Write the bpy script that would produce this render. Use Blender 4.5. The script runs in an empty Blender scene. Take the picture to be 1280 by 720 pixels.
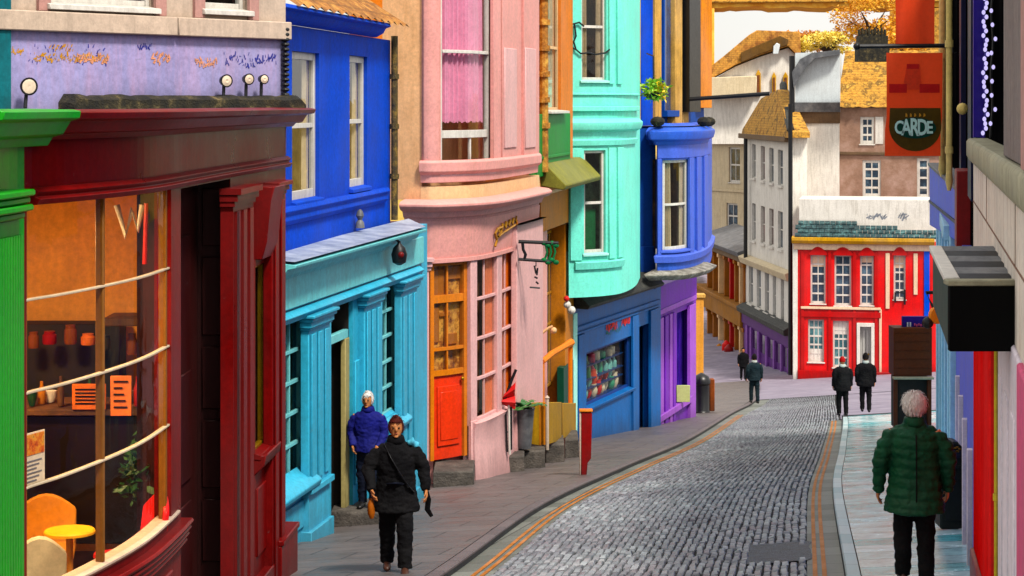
import bpy, math, random
from mathutils import Vector, Matrix, noise
RN = random.Random(11)
F, CU, CV = 2500.0, 640.0, 130.0            # focal length in photo pixels, vanishing point of the level view
scene = bpy.context.scene
COL = scene.collection
PI = math.pi
def X_(u, Y): return (u - CU) / F * Y
def Z_(v, Y): return -(v - CV) / F * Y
def ground(x, y):                            # pavement level of the street running downhill away from the camera
    xx = min(max(x, -8.0), 26.0)
    yy = min(max(y, -60.0), 126.75)
    z = -2.2 - 0.1265 * yy + 0.064 * xx
    if yy > 98: z += 0.0022 * (yy - 98) ** 2
    return z
def hit_ground(u, v):
    Y = 30.0
    for _ in range(60):
        f = Z_(v, Y) - ground(X_(u, Y), Y)
        f2 = Z_(v, Y + .01) - ground(X_(u, Y + .01), Y + .01)
        d = (f2 - f) / .01
        if abs(d) < 1e-6: break
        Y = min(max(Y - f / d, 3), 240)
    return X_(u, Y), Y

# ------------------------------------------------------------------ materials
def lin(h):
    h = h.lstrip('#'); o = []
    for i in (0, 2, 4):
        c = int(h[i:i + 2], 16) / 255
        o.append(c / 12.92 if c <= .04045 else ((c + .055) / 1.055) ** 2.4)
    return o
def nt(name):
    m = bpy.data.materials.new(name); m.use_nodes = True
    t = m.node_tree; t.nodes.clear()
    return m, t, t.nodes, t.links
def mul(c, k): return [min(1, x * k) for x in c]
def sat(c, k=1.22):
    l = .3 * c[0] + .59 * c[1] + .11 * c[2]
    return [min(1, max(0.002, l + (x - l) * k)) for x in c]
def paint(name, hexc, rough=.45, var=.18, grime=.3, bump=.12, spec=.15, gcol=None, scale=1.0, coat=0.0, metal=0.0, corner=True):
    """aged painted surface: mottled colour, vertical dirt streaks, fine brush and plaster bump"""
    m, t, N, L = nt(name)
    c = sat(lin(hexc)) if isinstance(hexc, str) else hexc
    out = N.new('ShaderNodeOutputMaterial'); b = N.new('ShaderNodeBsdfPrincipled')
    L.new(b.outputs[0], out.inputs[0])
    g = N.new('ShaderNodeNewGeometry')
    n1 = N.new('ShaderNodeTexNoise'); n1.inputs['Scale'].default_value = 1.7 * scale; n1.inputs['Detail'].default_value = 6; n1.inputs['Roughness'].default_value = .65
    L.new(g.outputs['Position'], n1.inputs['Vector'])
    mp = N.new('ShaderNodeMapping'); mp.inputs['Scale'].default_value = (5 * scale, 5 * scale, .55 * scale)
    L.new(g.outputs['Position'], mp.inputs['Vector'])
    n2 = N.new('ShaderNodeTexNoise'); n2.inputs['Scale'].default_value = 1.6; n2.inputs['Detail'].default_value = 5; n2.inputs['Roughness'].default_value = .7
    L.new(mp.outputs[0], n2.inputs['Vector'])
    r1 = N.new('ShaderNodeValToRGB'); r1.color_ramp.elements[0].position = .3; r1.color_ramp.elements[1].position = .7
    r1.color_ramp.elements[0].color = (*mul(c, 1 - var * 1.5), 1); r1.color_ramp.elements[1].color = (*mul(c, 1 + var * .5), 1)
    L.new(n1.outputs['Fac'], r1.inputs[0])
    r2 = N.new('ShaderNodeValToRGB'); grime = min(.8, grime * 1.45); r2.color_ramp.elements[0].position = .45; r2.color_ramp.elements[1].position = .74
    r2.color_ramp.elements[0].color = (0, 0, 0, 1); r2.color_ramp.elements[1].color = (grime, grime, grime, 1)
    L.new(n2.outputs['Fac'], r2.inputs[0])
    mx = N.new('ShaderNodeMixRGB'); L.new(r2.outputs[0], mx.inputs[0]); L.new(r1.outputs[0], mx.inputs[1])
    gc = lin(gcol) if gcol else [x * .42 + .012 for x in c]
    mx.inputs[2].default_value = (*gc, 1)
    # splash-back dirt on the lowest half metre above the sloping pavement, and grime and shade painted into corners
    sx = N.new('ShaderNodeSeparateXYZ'); L.new(g.outputs['Position'], sx.inputs[0])
    hy = N.new('ShaderNodeMath'); hy.operation = 'MULTIPLY_ADD'; hy.inputs[1].default_value = .1265; L.new(sx.outputs[1], hy.inputs[0]); L.new(sx.outputs[2], hy.inputs[2])
    hx = N.new('ShaderNodeMath'); hx.operation = 'MULTIPLY_ADD'; hx.inputs[1].default_value = -.064; L.new(sx.outputs[0], hx.inputs[0]); L.new(hy.outputs[0], hx.inputs[2])
    hn = N.new('ShaderNodeMath'); hn.operation = 'MULTIPLY_ADD'; hn.inputs[1].default_value = -.7; L.new(n2.outputs['Fac'], hn.inputs[0]); L.new(hx.outputs[0], hn.inputs[2])
    hr = N.new('ShaderNodeMapRange'); hr.inputs['From Min'].default_value = -2.5; hr.inputs['From Max'].default_value = -2.05; hr.inputs['To Min'].default_value = min(.6, grime * 1.8); hr.inputs['To Max'].default_value = 0; L.new(hn.outputs[0], hr.inputs['Value'])
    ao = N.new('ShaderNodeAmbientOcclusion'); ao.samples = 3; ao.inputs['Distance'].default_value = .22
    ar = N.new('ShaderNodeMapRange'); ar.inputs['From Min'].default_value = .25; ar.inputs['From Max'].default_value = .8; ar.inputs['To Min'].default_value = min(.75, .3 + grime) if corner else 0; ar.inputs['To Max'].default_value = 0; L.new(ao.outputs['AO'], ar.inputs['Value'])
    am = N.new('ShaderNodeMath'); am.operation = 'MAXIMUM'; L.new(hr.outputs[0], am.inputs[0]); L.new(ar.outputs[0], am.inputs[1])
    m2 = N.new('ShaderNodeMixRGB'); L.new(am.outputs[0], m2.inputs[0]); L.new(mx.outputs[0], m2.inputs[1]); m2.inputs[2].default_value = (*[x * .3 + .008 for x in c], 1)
    n5 = N.new('ShaderNodeTexNoise'); n5.inputs['Scale'].default_value = 16 * scale; n5.inputs['Detail'].default_value = 8; n5.inputs['Roughness'].default_value = .75; L.new(g.outputs['Position'], n5.inputs['Vector'])
    r5 = N.new('ShaderNodeValToRGB'); r5.color_ramp.elements[0].position = .32; r5.color_ramp.elements[1].position = .62; k5 = 1 - min(.38, .12 + var * .9); r5.color_ramp.elements[0].color = (k5, k5, k5, 1); r5.color_ramp.elements[1].color = (1.04, 1.04, 1.04, 1); L.new(n5.outputs['Fac'], r5.inputs[0])
    m5 = N.new('ShaderNodeMixRGB'); m5.blend_type = 'MULTIPLY'; m5.inputs[0].default_value = 1; L.new(m2.outputs[0], m5.inputs[1]); L.new(r5.outputs[0], m5.inputs[2])
    n6 = N.new('ShaderNodeTexNoise'); n6.inputs['Scale'].default_value = .45 * scale; n6.inputs['Detail'].default_value = 4; L.new(g.outputs['Position'], n6.inputs['Vector'])
    r6 = N.new('ShaderNodeMapRange'); r6.inputs['From Min'].default_value = .45; r6.inputs['From Max'].default_value = .72; r6.inputs['To Max'].default_value = min(.3, var * 1.4); L.new(n6.outputs['Fac'], r6.inputs['Value'])
    lum = .3 * c[0] + .59 * c[1] + .11 * c[2]; m6 = N.new('ShaderNodeMixRGB'); L.new(r6.outputs[0], m6.inputs[0]); L.new(m5.outputs[0], m6.inputs[1]); m6.inputs[2].default_value = (*[min(1, (x * .6 + lum * .4) * 1.15 + .02) for x in c], 1)
    n7 = N.new('ShaderNodeTexNoise'); n7.inputs['Scale'].default_value = 7 * scale; n7.inputs['Detail'].default_value = 5; n7.inputs['Roughness'].default_value = .6; L.new(g.outputs['Position'], n7.inputs['Vector'])
    r7 = N.new('ShaderNodeMapRange'); r7.inputs['From Min'].default_value = .7; r7.inputs['From Max'].default_value = .73; r7.inputs['To Max'].default_value = .55 if grime > .25 else 0; L.new(n7.outputs['Fac'], r7.inputs['Value'])
    m7 = N.new('ShaderNodeMixRGB'); L.new(r7.outputs[0], m7.inputs[0]); L.new(m6.outputs[0], m7.inputs[1]); m7.inputs[2].default_value = (*[x * .35 + .1 for x in c], 1)
    L.new(m7.outputs[0], b.inputs['Base Color'])
    n3 = N.new('ShaderNodeTexNoise'); n3.inputs['Scale'].default_value = 38 * scale; n3.inputs['Detail'].default_value = 4
    L.new(g.outputs['Position'], n3.inputs['Vector'])
    ad = N.new('ShaderNodeMath'); ad.operation = 'MULTIPLY_ADD'; ad.inputs[1].default_value = .35
    L.new(n3.outputs['Fac'], ad.inputs[0]); L.new(n1.outputs['Fac'], ad.inputs[2])
    bp = N.new('ShaderNodeBump'); bp.inputs['Strength'].default_value = bump; bp.inputs['Distance'].default_value = .03
    L.new(ad.outputs[0], bp.inputs['Height']); L.new(bp.outputs[0], b.inputs['Normal'])
    rr = N.new('ShaderNodeMapRange'); rr.inputs['To Min'].default_value = max(.05, rough - .12); rr.inputs['To Max'].default_value = min(1, rough + .15)
    L.new(n1.outputs['Fac'], rr.inputs['Value']); L.new(rr.outputs[0], b.inputs['Roughness'])
    b.inputs['Specular IOR Level'].default_value = spec; b.inputs['Metallic'].default_value = metal
    b.inputs['Coat Weight'].default_value = coat; b.inputs['Coat Roughness'].default_value = .12
    return m
def rough_stone(name, stops, scale=2.0, bump=.5, rough=.85, dist=.04, courses=0):
    """stone, slate or foliage-like mottling from several colour stops"""
    m, t, N, L = nt(name)
    out = N.new('ShaderNodeOutputMaterial'); b = N.new('ShaderNodeBsdfPrincipled'); L.new(b.outputs[0], out.inputs[0])
    g = N.new('ShaderNodeNewGeometry')
    n1 = N.new('ShaderNodeTexNoise'); n1.inputs['Scale'].default_value = scale; n1.inputs['Detail'].default_value = 8; n1.inputs['Roughness'].default_value = .72
    L.new(g.outputs['Position'], n1.inputs['Vector'])
    r = N.new('ShaderNodeValToRGB'); e = r.color_ramp.elements
    k = len(stops)
    while len(e) < k: e.new(.5)
    for i, h in enumerate(stops):
        e[i].position = .3 + .4 * i / (k - 1); e[i].color = (*lin(h), 1)
    L.new(n1.outputs['Fac'], r.inputs[0]); L.new(r.outputs[0], b.inputs['Base Color'])
    if courses:                                          # slate or tile courses: a dark lower edge to every row, rows broken into tiles
        sp = N.new('ShaderNodeSeparateXYZ'); L.new(g.outputs['Position'], sp.inputs[0]); cb = N.new('ShaderNodeCombineXYZ'); ad = N.new('ShaderNodeMath'); L.new(sp.outputs[0], ad.inputs[0]); L.new(sp.outputs[1], ad.inputs[1]); L.new(ad.outputs[0], cb.inputs[0]); L.new(sp.outputs[2], cb.inputs[1])
        bk = N.new('ShaderNodeTexBrick'); bk.inputs['Scale'].default_value = courses; bk.inputs['Brick Width'].default_value = 1.1; bk.inputs['Row Height'].default_value = .6; bk.inputs['Mortar Size'].default_value = .07; bk.inputs['Mortar Smooth'].default_value = .4
        bk.inputs['Color1'].default_value = (1.1, 1.08, 1.05, 1); bk.inputs['Color2'].default_value = (.68, .66, .64, 1); bk.inputs['Mortar'].default_value = (.3, .28, .26, 1); L.new(cb.outputs[0], bk.inputs['Vector'])
        mm = N.new('ShaderNodeMixRGB'); mm.blend_type = 'MULTIPLY'; mm.inputs[0].default_value = .55; L.new(r.outputs[0], mm.inputs[1]); L.new(bk.outputs['Color'], mm.inputs[2]); L.new(mm.outputs[0], b.inputs['Base Color'])
    n3 = N.new('ShaderNodeTexNoise'); n3.inputs['Scale'].default_value = scale * 9; n3.inputs['Detail'].default_value = 6
    L.new(g.outputs['Position'], n3.inputs['Vector'])
    bp = N.new('ShaderNodeBump'); bp.inputs['Strength'].default_value = bump; bp.inputs['Distance'].default_value = dist
    L.new(n3.outputs['Fac'], bp.inputs['Height']); L.new(bp.outputs[0], b.inputs['Normal'])
    b.inputs['Roughness'].default_value = rough
    return m
def plain(name, hexc, rough=.5, metal=0, spec=.5, coat=0, var=.1):
    return paint(name, hexc, rough, var, .08, .03, spec, coat=coat, metal=metal, scale=6)
def glass(name, tint='#ffffff', refl=1.0):
    m, t, N, L = nt(name)
    out = N.new('ShaderNodeOutputMaterial')
    tr = N.new('ShaderNodeBsdfTransparent'); tr.inputs[0].default_value = (*lin(tint), 1)
    gl = N.new('ShaderNodeBsdfGlossy'); gl.inputs['Roughness'].default_value = .02
    g = N.new('ShaderNodeNewGeometry')
    dt = N.new('ShaderNodeVectorMath'); dt.operation = 'DOT_PRODUCT'; L.new(g.outputs['True Normal'], dt.inputs[0]); L.new(g.outputs['Incoming'], dt.inputs[1])
    ab = N.new('ShaderNodeMath'); ab.operation = 'ABSOLUTE'; L.new(dt.outputs['Value'], ab.inputs[0])
    om = N.new('ShaderNodeMath'); om.operation = 'SUBTRACT'; om.inputs[0].default_value = 1; om.use_clamp = True; L.new(ab.outputs[0], om.inputs[1])
    pw = N.new('ShaderNodeMath'); pw.operation = 'POWER'; pw.inputs[1].default_value = 4.6; L.new(om.outputs[0], pw.inputs[0])
    fr = N.new('ShaderNodeMath'); fr.operation = 'MULTIPLY_ADD'; fr.inputs[1].default_value = .94; fr.inputs[2].default_value = .06; L.new(pw.outputs[0], fr.inputs[0])
    n = N.new('ShaderNodeTexNoise'); n.inputs['Scale'].default_value = 1.6; L.new(g.outputs['Position'], n.inputs['Vector'])
    bp = N.new('ShaderNodeBump'); bp.inputs['Strength'].default_value = .16; bp.inputs['Distance'].default_value = .05
    L.new(n.outputs['Fac'], bp.inputs['Height']); L.new(bp.outputs[0], gl.inputs['Normal'])
    mt = N.new('ShaderNodeMath'); mt.operation = 'MULTIPLY'; mt.inputs[1].default_value = refl; L.new(fr.outputs[0], mt.inputs[0])
    mx = N.new('ShaderNodeMixShader'); L.new(mt.outputs[0], mx.inputs[0]); L.new(tr.outputs[0], mx.inputs[1]); L.new(gl.outputs[0], mx.inputs[2])
    L.new(mx.outputs[0], out.inputs[0]); return m
def dark_pane(name, stops, rough=.06):
    """old window glass over a dark room, for windows too far away to look into"""
    m = rough_stone(name, stops, 1.3, .02, rough, .01)
    m.node_tree.nodes['Principled BSDF'].inputs['Specular IOR Level'].default_value = .9
    return m
def emit(name, hexc, s):
    m, t, N, L = nt(name); out = N.new('ShaderNodeOutputMaterial'); e = N.new('ShaderNodeEmission')
    e.inputs[0].default_value = (*lin(hexc), 1); e.inputs[1].default_value = s; L.new(e.outputs[0], out.inputs[0]); return m
def slabs(name, c1, c2, mort, bw, rh, rot, rough, msize=.012, wet=.0, offs=.5):
    m, t, N, L = nt(name)
    out = N.new('ShaderNodeOutputMaterial'); b = N.new('ShaderNodeBsdfPrincipled'); L.new(b.outputs[0], out.inputs[0])
    g = N.new('ShaderNodeNewGeometry'); mp = N.new('ShaderNodeMapping'); mp.inputs['Rotation'].default_value = (0, 0, rot)
    L.new(g.outputs['Position'], mp.inputs['Vector'])
    br = N.new('ShaderNodeTexBrick'); br.offset = offs; L.new(mp.outputs[0], br.inputs['Vector'])
    br.inputs['Scale'].default_value = 1; br.inputs['Brick Width'].default_value = bw; br.inputs['Row Height'].default_value = rh
    br.inputs['Mortar Size'].default_value = msize; br.inputs['Mortar Smooth'].default_value = .3; br.inputs['Bias'].default_value = 0
    br.inputs['Color1'].default_value = (*lin(c1), 1); br.inputs['Color2'].default_value = (*lin(c2), 1); br.inputs['Mortar'].default_value = (*lin(mort), 1)
    n1 = N.new('ShaderNodeTexNoise'); n1.inputs['Scale'].default_value = 2.3; n1.inputs['Detail'].default_value = 8; n1.inputs['Roughness'].default_value = .7
    L.new(g.outputs['Position'], n1.inputs['Vector'])
    r = N.new('ShaderNodeValToRGB'); r.color_ramp.elements[0].position = .3; r.color_ramp.elements[1].position = .7
    r.color_ramp.elements[0].color = (.55, .55, .55, 1); r.color_ramp.elements[1].color = (1.25, 1.25, 1.25, 1)
    L.new(n1.outputs['Fac'], r.inputs[0])
    mx = N.new('ShaderNodeMixRGB'); mx.blend_type = 'MULTIPLY'; mx.inputs[0].default_value = .42
    L.new(br.outputs['Color'], mx.inputs[1]); L.new(r.outputs[0], mx.inputs[2])
    vo = N.new('ShaderNodeTexVoronoi'); vo.inputs['Scale'].default_value = 2.6; L.new(g.outputs['Position'], vo.inputs['Vector'])
    vr = N.new('ShaderNodeMapRange'); vr.inputs['From Min'].default_value = .05; vr.inputs['From Max'].default_value = .075; vr.inputs['To Min'].default_value = .68; vr.inputs['To Max'].default_value = 1; L.new(vo.outputs['Distance'], vr.inputs['Value'])
    mv = N.new('ShaderNodeMixRGB'); mv.blend_type = 'MULTIPLY'; mv.inputs[0].default_value = 1; L.new(mx.outputs[0], mv.inputs[1]); L.new(vr.outputs[0], mv.inputs[2]); L.new(mv.outputs[0], b.inputs['Base Color'])
    n2 = N.new('ShaderNodeTexNoise'); n2.inputs['Scale'].default_value = 30; n2.inputs['Detail'].default_value = 5
    L.new(g.outputs['Position'], n2.inputs['Vector'])
    sb = N.new('ShaderNodeMath'); sb.operation = 'MULTIPLY_ADD'; sb.inputs[1].default_value = -1.0; L.new(br.outputs['Fac'], sb.inputs[0])
    s2 = N.new('ShaderNodeMath'); s2.operation = 'MULTIPLY'; s2.inputs[1].default_value = .4; L.new(n2.outputs['Fac'], s2.inputs[0]); L.new(s2.outputs[0], sb.inputs[2])
    bp = N.new('ShaderNodeBump'); bp.inputs['Strength'].default_value = .35; bp.inputs['Distance'].default_value = .02
    L.new(sb.outputs[0], bp.inputs['Height']); L.new(bp.outputs[0], b.inputs['Normal'])
    rr = N.new('ShaderNodeMapRange'); rr.inputs['From Min'].default_value = .35; rr.inputs['From Max'].default_value = .65
    rr.inputs['To Min'].default_value = max(.08, rough - wet); rr.inputs['To Max'].default_value = rough
    L.new(n1.outputs['Fac'], rr.inputs['Value']); L.new(rr.outputs[0], b.inputs['Roughness'])
    return m

# ------------------------------------------------------------------ mesh builder
ORG = {}
class MB:
    def __init__(s): s.v = []; s.f = []
    def vert(s, p): s.v.append((p[0], p[1], p[2])); return len(s.v) - 1
    def face(s, *i): s.f.append(tuple(i))
    def quad(s, a, b, c, d): s.face(*[s.vert(p) for p in (a, b, c, d)])
    def box(s, c, d, rz=0):
        cx, cy, cz = c; hx, hy, hz = d[0] / 2, d[1] / 2, d[2] / 2; ca, sa = math.cos(rz), math.sin(rz)
        k = [s.vert((cx + x * ca - y * sa, cy + x * sa + y * ca, cz + z)) for z in (-hz, hz) for x, y in ((-hx, -hy), (hx, -hy), (hx, hy), (-hx, hy))]
        for q in ((3, 2, 1, 0), (4, 5, 6, 7), (0, 1, 5, 4), (1, 2, 6, 5), (2, 3, 7, 6), (3, 0, 4, 7)): s.face(*[k[i] for i in q])
    def loft(s, rings, cap=True, closed=True):
        ids = [[s.vert(p) for p in r] for r in rings]; n = len(rings[0])
        for a, b in zip(ids, ids[1:]):
            for i in range(n if closed else n - 1):
                j = (i + 1) % n; s.face(a[i], a[j], b[j], b[i])
        if cap: s.face(*reversed(ids[0])); s.face(*ids[-1])
    def tube(s, pts, rad, seg=10, cap=True, hint=(1, 0, 0)):
        pts = [Vector(p) for p in pts]; rings = []
        if not isinstance(rad, (list, tuple)): rad = [rad] * len(pts)
        for i, p in enumerate(pts):
            t = (pts[min(i + 1, len(pts) - 1)] - pts[max(i - 1, 0)]).normalized()
            h = Vector(hint)
            if abs(t.dot(h)) > .95: h = Vector((0, 1, 0)) if abs(t.y) < .9 else Vector((0, 0, 1))
            a = (h - t * h.dot(t)).normalized(); b = t.cross(a)
            r = rad[i]; ra, rb = (r if isinstance(r, (tuple, list)) else (r, r))
            rings.append([p + a * (ra * math.cos(k * 2 * PI / seg)) + b * (rb * math.sin(k * 2 * PI / seg)) for k in range(seg)])
        s.loft(rings, cap)
    def lathe(s, c, prof, seg=16, axis=None):
        c = Vector(c); ax = Vector(axis or (0, 0, 1)).normalized()
        h = Vector((1, 0, 0)) if abs(ax.x) < .9 else Vector((0, 1, 0)); a = (h - ax * h.dot(ax)).normalized(); b = ax.cross(a)
        s.loft([[c + ax * z + a * (max(r, .0005) * math.cos(k * 2 * PI / seg)) + b * (max(r, .0005) * math.sin(k * 2 * PI / seg)) for k in range(seg)] for r, z in prof])
    def ball(s, c, r, seg=12, rings=8, sc=(1, 1, 1), rot=None):
        c = Vector(c); rr = []
        for i in range(rings + 1):
            th = PI * i / rings; rr_ = max(math.sin(th), .02)
            ring = []
            for k in range(seg):
                q = Vector((r * sc[0] * rr_ * math.cos(2 * PI * k / seg), r * sc[1] * rr_ * math.sin(2 * PI * k / seg), -r * sc[2] * math.cos(th)))
                if rot: q = rot @ q
                ring.append(c + q)
            rr.append(ring)
        s.loft(rr)
    def build(s, name, mat, parent=None, bevel=0, smooth=True, angle=35, org=None):
        if not s.v: return None
        if parent is None:
            xs = [p[0] for p in s.v]; ys = [p[1] for p in s.v]; zs = [p[2] for p in s.v]
            o = org or ((min(xs) + max(xs)) / 2, (min(ys) + max(ys)) / 2, min(zs))
        else: o = ORG[parent]
        me = bpy.data.meshes.new(name); me.from_pydata([(p[0] - o[0], p[1] - o[1], p[2] - o[2]) for p in s.v], [], s.f)
        for mm in (mat if isinstance(mat, (list, tuple)) else [mat]): me.materials.append(mm)
        return link_mesh(name, me, parent, o, bevel, smooth, angle)
def link_mesh(name, me, parent, o, bevel=0, smooth=True, angle=35):
    ob = bpy.data.objects.new(name, me); COL.objects.link(ob)
    if smooth:
        me.polygons.foreach_set('use_smooth', [True] * len(me.polygons)); me.set_sharp_from_angle(angle=math.radians(angle))
    me.update()
    if parent is None: ob.location = o
    else: ob.parent = parent
    ORG[ob] = tuple(o)
    if bevel:
        bm = ob.modifiers.new('bevel', 'BEVEL'); bm.width = bevel; bm.segments = 1; bm.limit_method = 'ANGLE'; bm.angle_limit = math.radians(40); bm.harden_normals = False
    return ob
def tag(o, label, cat, group=None, kind=None):
    if label: o['label'] = label
    if cat: o['category'] = cat
    if group: o['group'] = group
    if kind: o['kind'] = kind
    return o
def thing(name, loc, label, cat, group=None):
    o = bpy.data.objects.new(name, None); COL.objects.link(o); o.location = loc; o.empty_display_size = .2
    ORG[o] = tuple(loc); return tag(o, label, cat, group)

# ------------------------------------------------------------------ facades: vertical walls over a line in plan
class Fac:
    def __init__(s, pts):
        s.p = [Vector(q) for q in pts]; s.L = [0.0]; nn = []
        for a, b in zip(s.p, s.p[1:]):
            d = b - a; s.L.append(s.L[-1] + d.length); d.normalize(); nn.append(Vector((d.y, -d.x)))
        s.n = nn; s.m = []
        for i in range(len(s.p)):
            if i == 0: s.m.append(nn[0])
            elif i == len(s.p) - 1: s.m.append(nn[-1])
            else:
                h = (nn[i - 1] + nn[i]).normalized(); s.m.append(h / max(.35, h.dot(nn[i])))
    @classmethod
    def uy(cls, ctrl, sub=0):
        q = [Vector((X_(u, Y), Y)) for u, Y in ctrl]
        return cls(smooth_line(q, sub) if sub else q)
    def seg(s, sv):
        i = 0
        while i < len(s.p) - 2 and sv > s.L[i + 1]: i += 1
        return i, (sv - s.L[i]) / (s.L[i + 1] - s.L[i])
    def pt(s, sv, n=0):
        i, t = s.seg(sv); a = s.p[i] + s.m[i] * n; b = s.p[i + 1] + s.m[i + 1] * n
        return a + (b - a) * t
    def nrm(s, sv): return s.n[s.seg(sv)[0]]
    def tan(s, sv):
        n = s.nrm(sv); return Vector((-n.y, n.x))
    def su(s, u, n=0):
        r = (u - CU) / F; k = len(s.p) - 1; best = None
        for i in range(k):
            a = s.p[i] + s.m[i] * n; b = s.p[i + 1] + s.m[i + 1] * n; d = b - a
            den = d.x - r * d.y
            if abs(den) < 1e-9: continue
            t = -(a.x - r * a.y) / den
            if (t >= -1e-6 or i == 0) and (t <= 1 + 1e-6 or i == k - 1):
                q = s.L[i] + t * (s.L[i + 1] - s.L[i])
                y = a.y + t * d.y
                if y > 0 and (best is None or y < best[1]): best = (q, y)
        return best[0] if best else 0.0
    def z(s, u, v, n=0): return Z_(v, s.pt(s.su(u, n), n).y)
    def P(s, sv, z, n=0):
        q = s.pt(sv, n); return Vector((q.x, q.y, z))
    def stations(s, s0, s1): return [s0] + [l for l in s.L if s0 + 1e-4 < l < s1 - 1e-4] + [s1]
    def sweep(s, mb, s0, s1, prof):          # prof: closed polygon of (n, z)
        mb.loft([[s.P(q, z, n) for n, z in prof] for q in s.stations(s0, s1)])
    def strip(s, mb, s0, s1, z0, z1, n0, n1):
        if s1 < s0: s0, s1 = s1, s0
        if z1 < z0: z0, z1 = z1, z0
        s.sweep(mb, s0, s1, [(n0, z0), (n1, z0), (n1, z1), (n0, z1)])
    def bar(s, mb, u0, u1, vt, vb, n0, n1, ref=None):
        r = u0 if ref is None else ref
        s.strip(mb, s.su(u0, n1), s.su(u1, n1), s.z(r, vb, n1), s.z(r, vt, n1), n0, n1)
    def rect(s, h, n=0):                     # photo rectangle (u0,u1,vt,vb[,ref]) -> s0,s1,z0,z1 on the wall
        r = h[4] if len(h) > 4 else h[0]
        a, b = s.su(h[0], n), s.su(h[1], n)
        return (min(a, b), max(a, b), s.z(r, h[3], n), s.z(r, h[2], n))
    def wall(s, mb, s0, s1, z0, z1, holes=(), n=0, depth=.16, back=0):
        ss = sorted(set([s0, s1] + s.stations(s0, s1)[1:-1] + [min(max(h[k], s0), s1) for h in holes for k in (0, 1)]))
        zs = sorted(set([z0, z1] + [min(max(h[k], z0), z1) for h in holes for k in (2, 3)]))
        for a, b in zip(ss, ss[1:]):
            if b - a < 1e-5: continue
            for c, d in zip(zs, zs[1:]):
                if d - c < 1e-5: continue
                ms, mz = (a + b) / 2, (c + d) / 2
                if any(h[0] < ms < h[1] and h[2] < mz < h[3] for h in holes): continue
                mb.quad(s.P(a, c, n), s.P(b, c, n), s.P(b, d, n), s.P(a, d, n))
        for h in holes:
            a, b, c, d = max(h[0], s0), min(h[1], s1), max(h[2], z0), min(h[3], z1)
            i = n - depth
            for p, q in zip(s.stations(a, b), s.stations(a, b)[1:]):
                mb.quad(s.P(p, c, n), s.P(q, c, n), s.P(q, c, i), s.P(p, c, i)) if h[2] > z0 else None
                mb.quad(s.P(p, d, i), s.P(q, d, i), s.P(q, d, n), s.P(p, d, n)) if h[3] < z1 else None
            mb.quad(s.P(a, c, n), s.P(a, c, i), s.P(a, d, i), s.P(a, d, n))
            mb.quad(s.P(b, c, i), s.P(b, c, n), s.P(b, d, n), s.P(b, d, i))
        if back:
            a, b = s.P(s0, 0, n), s.P(s1, 0, n); na, nb = s.nrm(s0), s.nrm(s1)
            a2 = a - Vector((na.x, na.y, 0)) * back; b2 = b - Vector((nb.x, nb.y, 0)) * back
            up = lambda p, z: Vector((p.x, p.y, z))
            mb.quad(up(a2, z0), up(a, z0), up(a, z1), up(a2, z1)); mb.quad(up(b, z0), up(b2, z0), up(b2, z1), up(b, z1))
            mb.quad(up(b2, z0), up(a2, z0), up(a2, z1), up(b2, z1))
            st = s.stations(s0, s1); ids = [mb.vert(s.P(q, z1, n)) for q in st] + [mb.vert(up(b2, z1)), mb.vert(up(a2, z1))]
            mb.face(*ids)
def smooth_line(q, sub):
    o = []
    for i in range(len(q) - 1):
        p0 = q[i - 1] if i else q[0] * 2 - q[1]; p1, p2 = q[i], q[i + 1]; p3 = q[i + 2] if i + 2 < len(q) else q[-1] * 2 - q[-2]
        for k in range(sub):
            t = k / sub
            o.append(.5 * (2 * p1 + (p2 - p0) * t + (2 * p0 - 5 * p1 + 4 * p2 - p3) * t * t + (3 * p1 - p0 - 3 * p2 + p3) * t ** 3))
    return o + [q[-1]]
def low(fac, s0, s1, d=.4): return min(ground(*fac.pt(q, .3)) for q in (s0, (s0 + s1) / 2, s1)) - d

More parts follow.
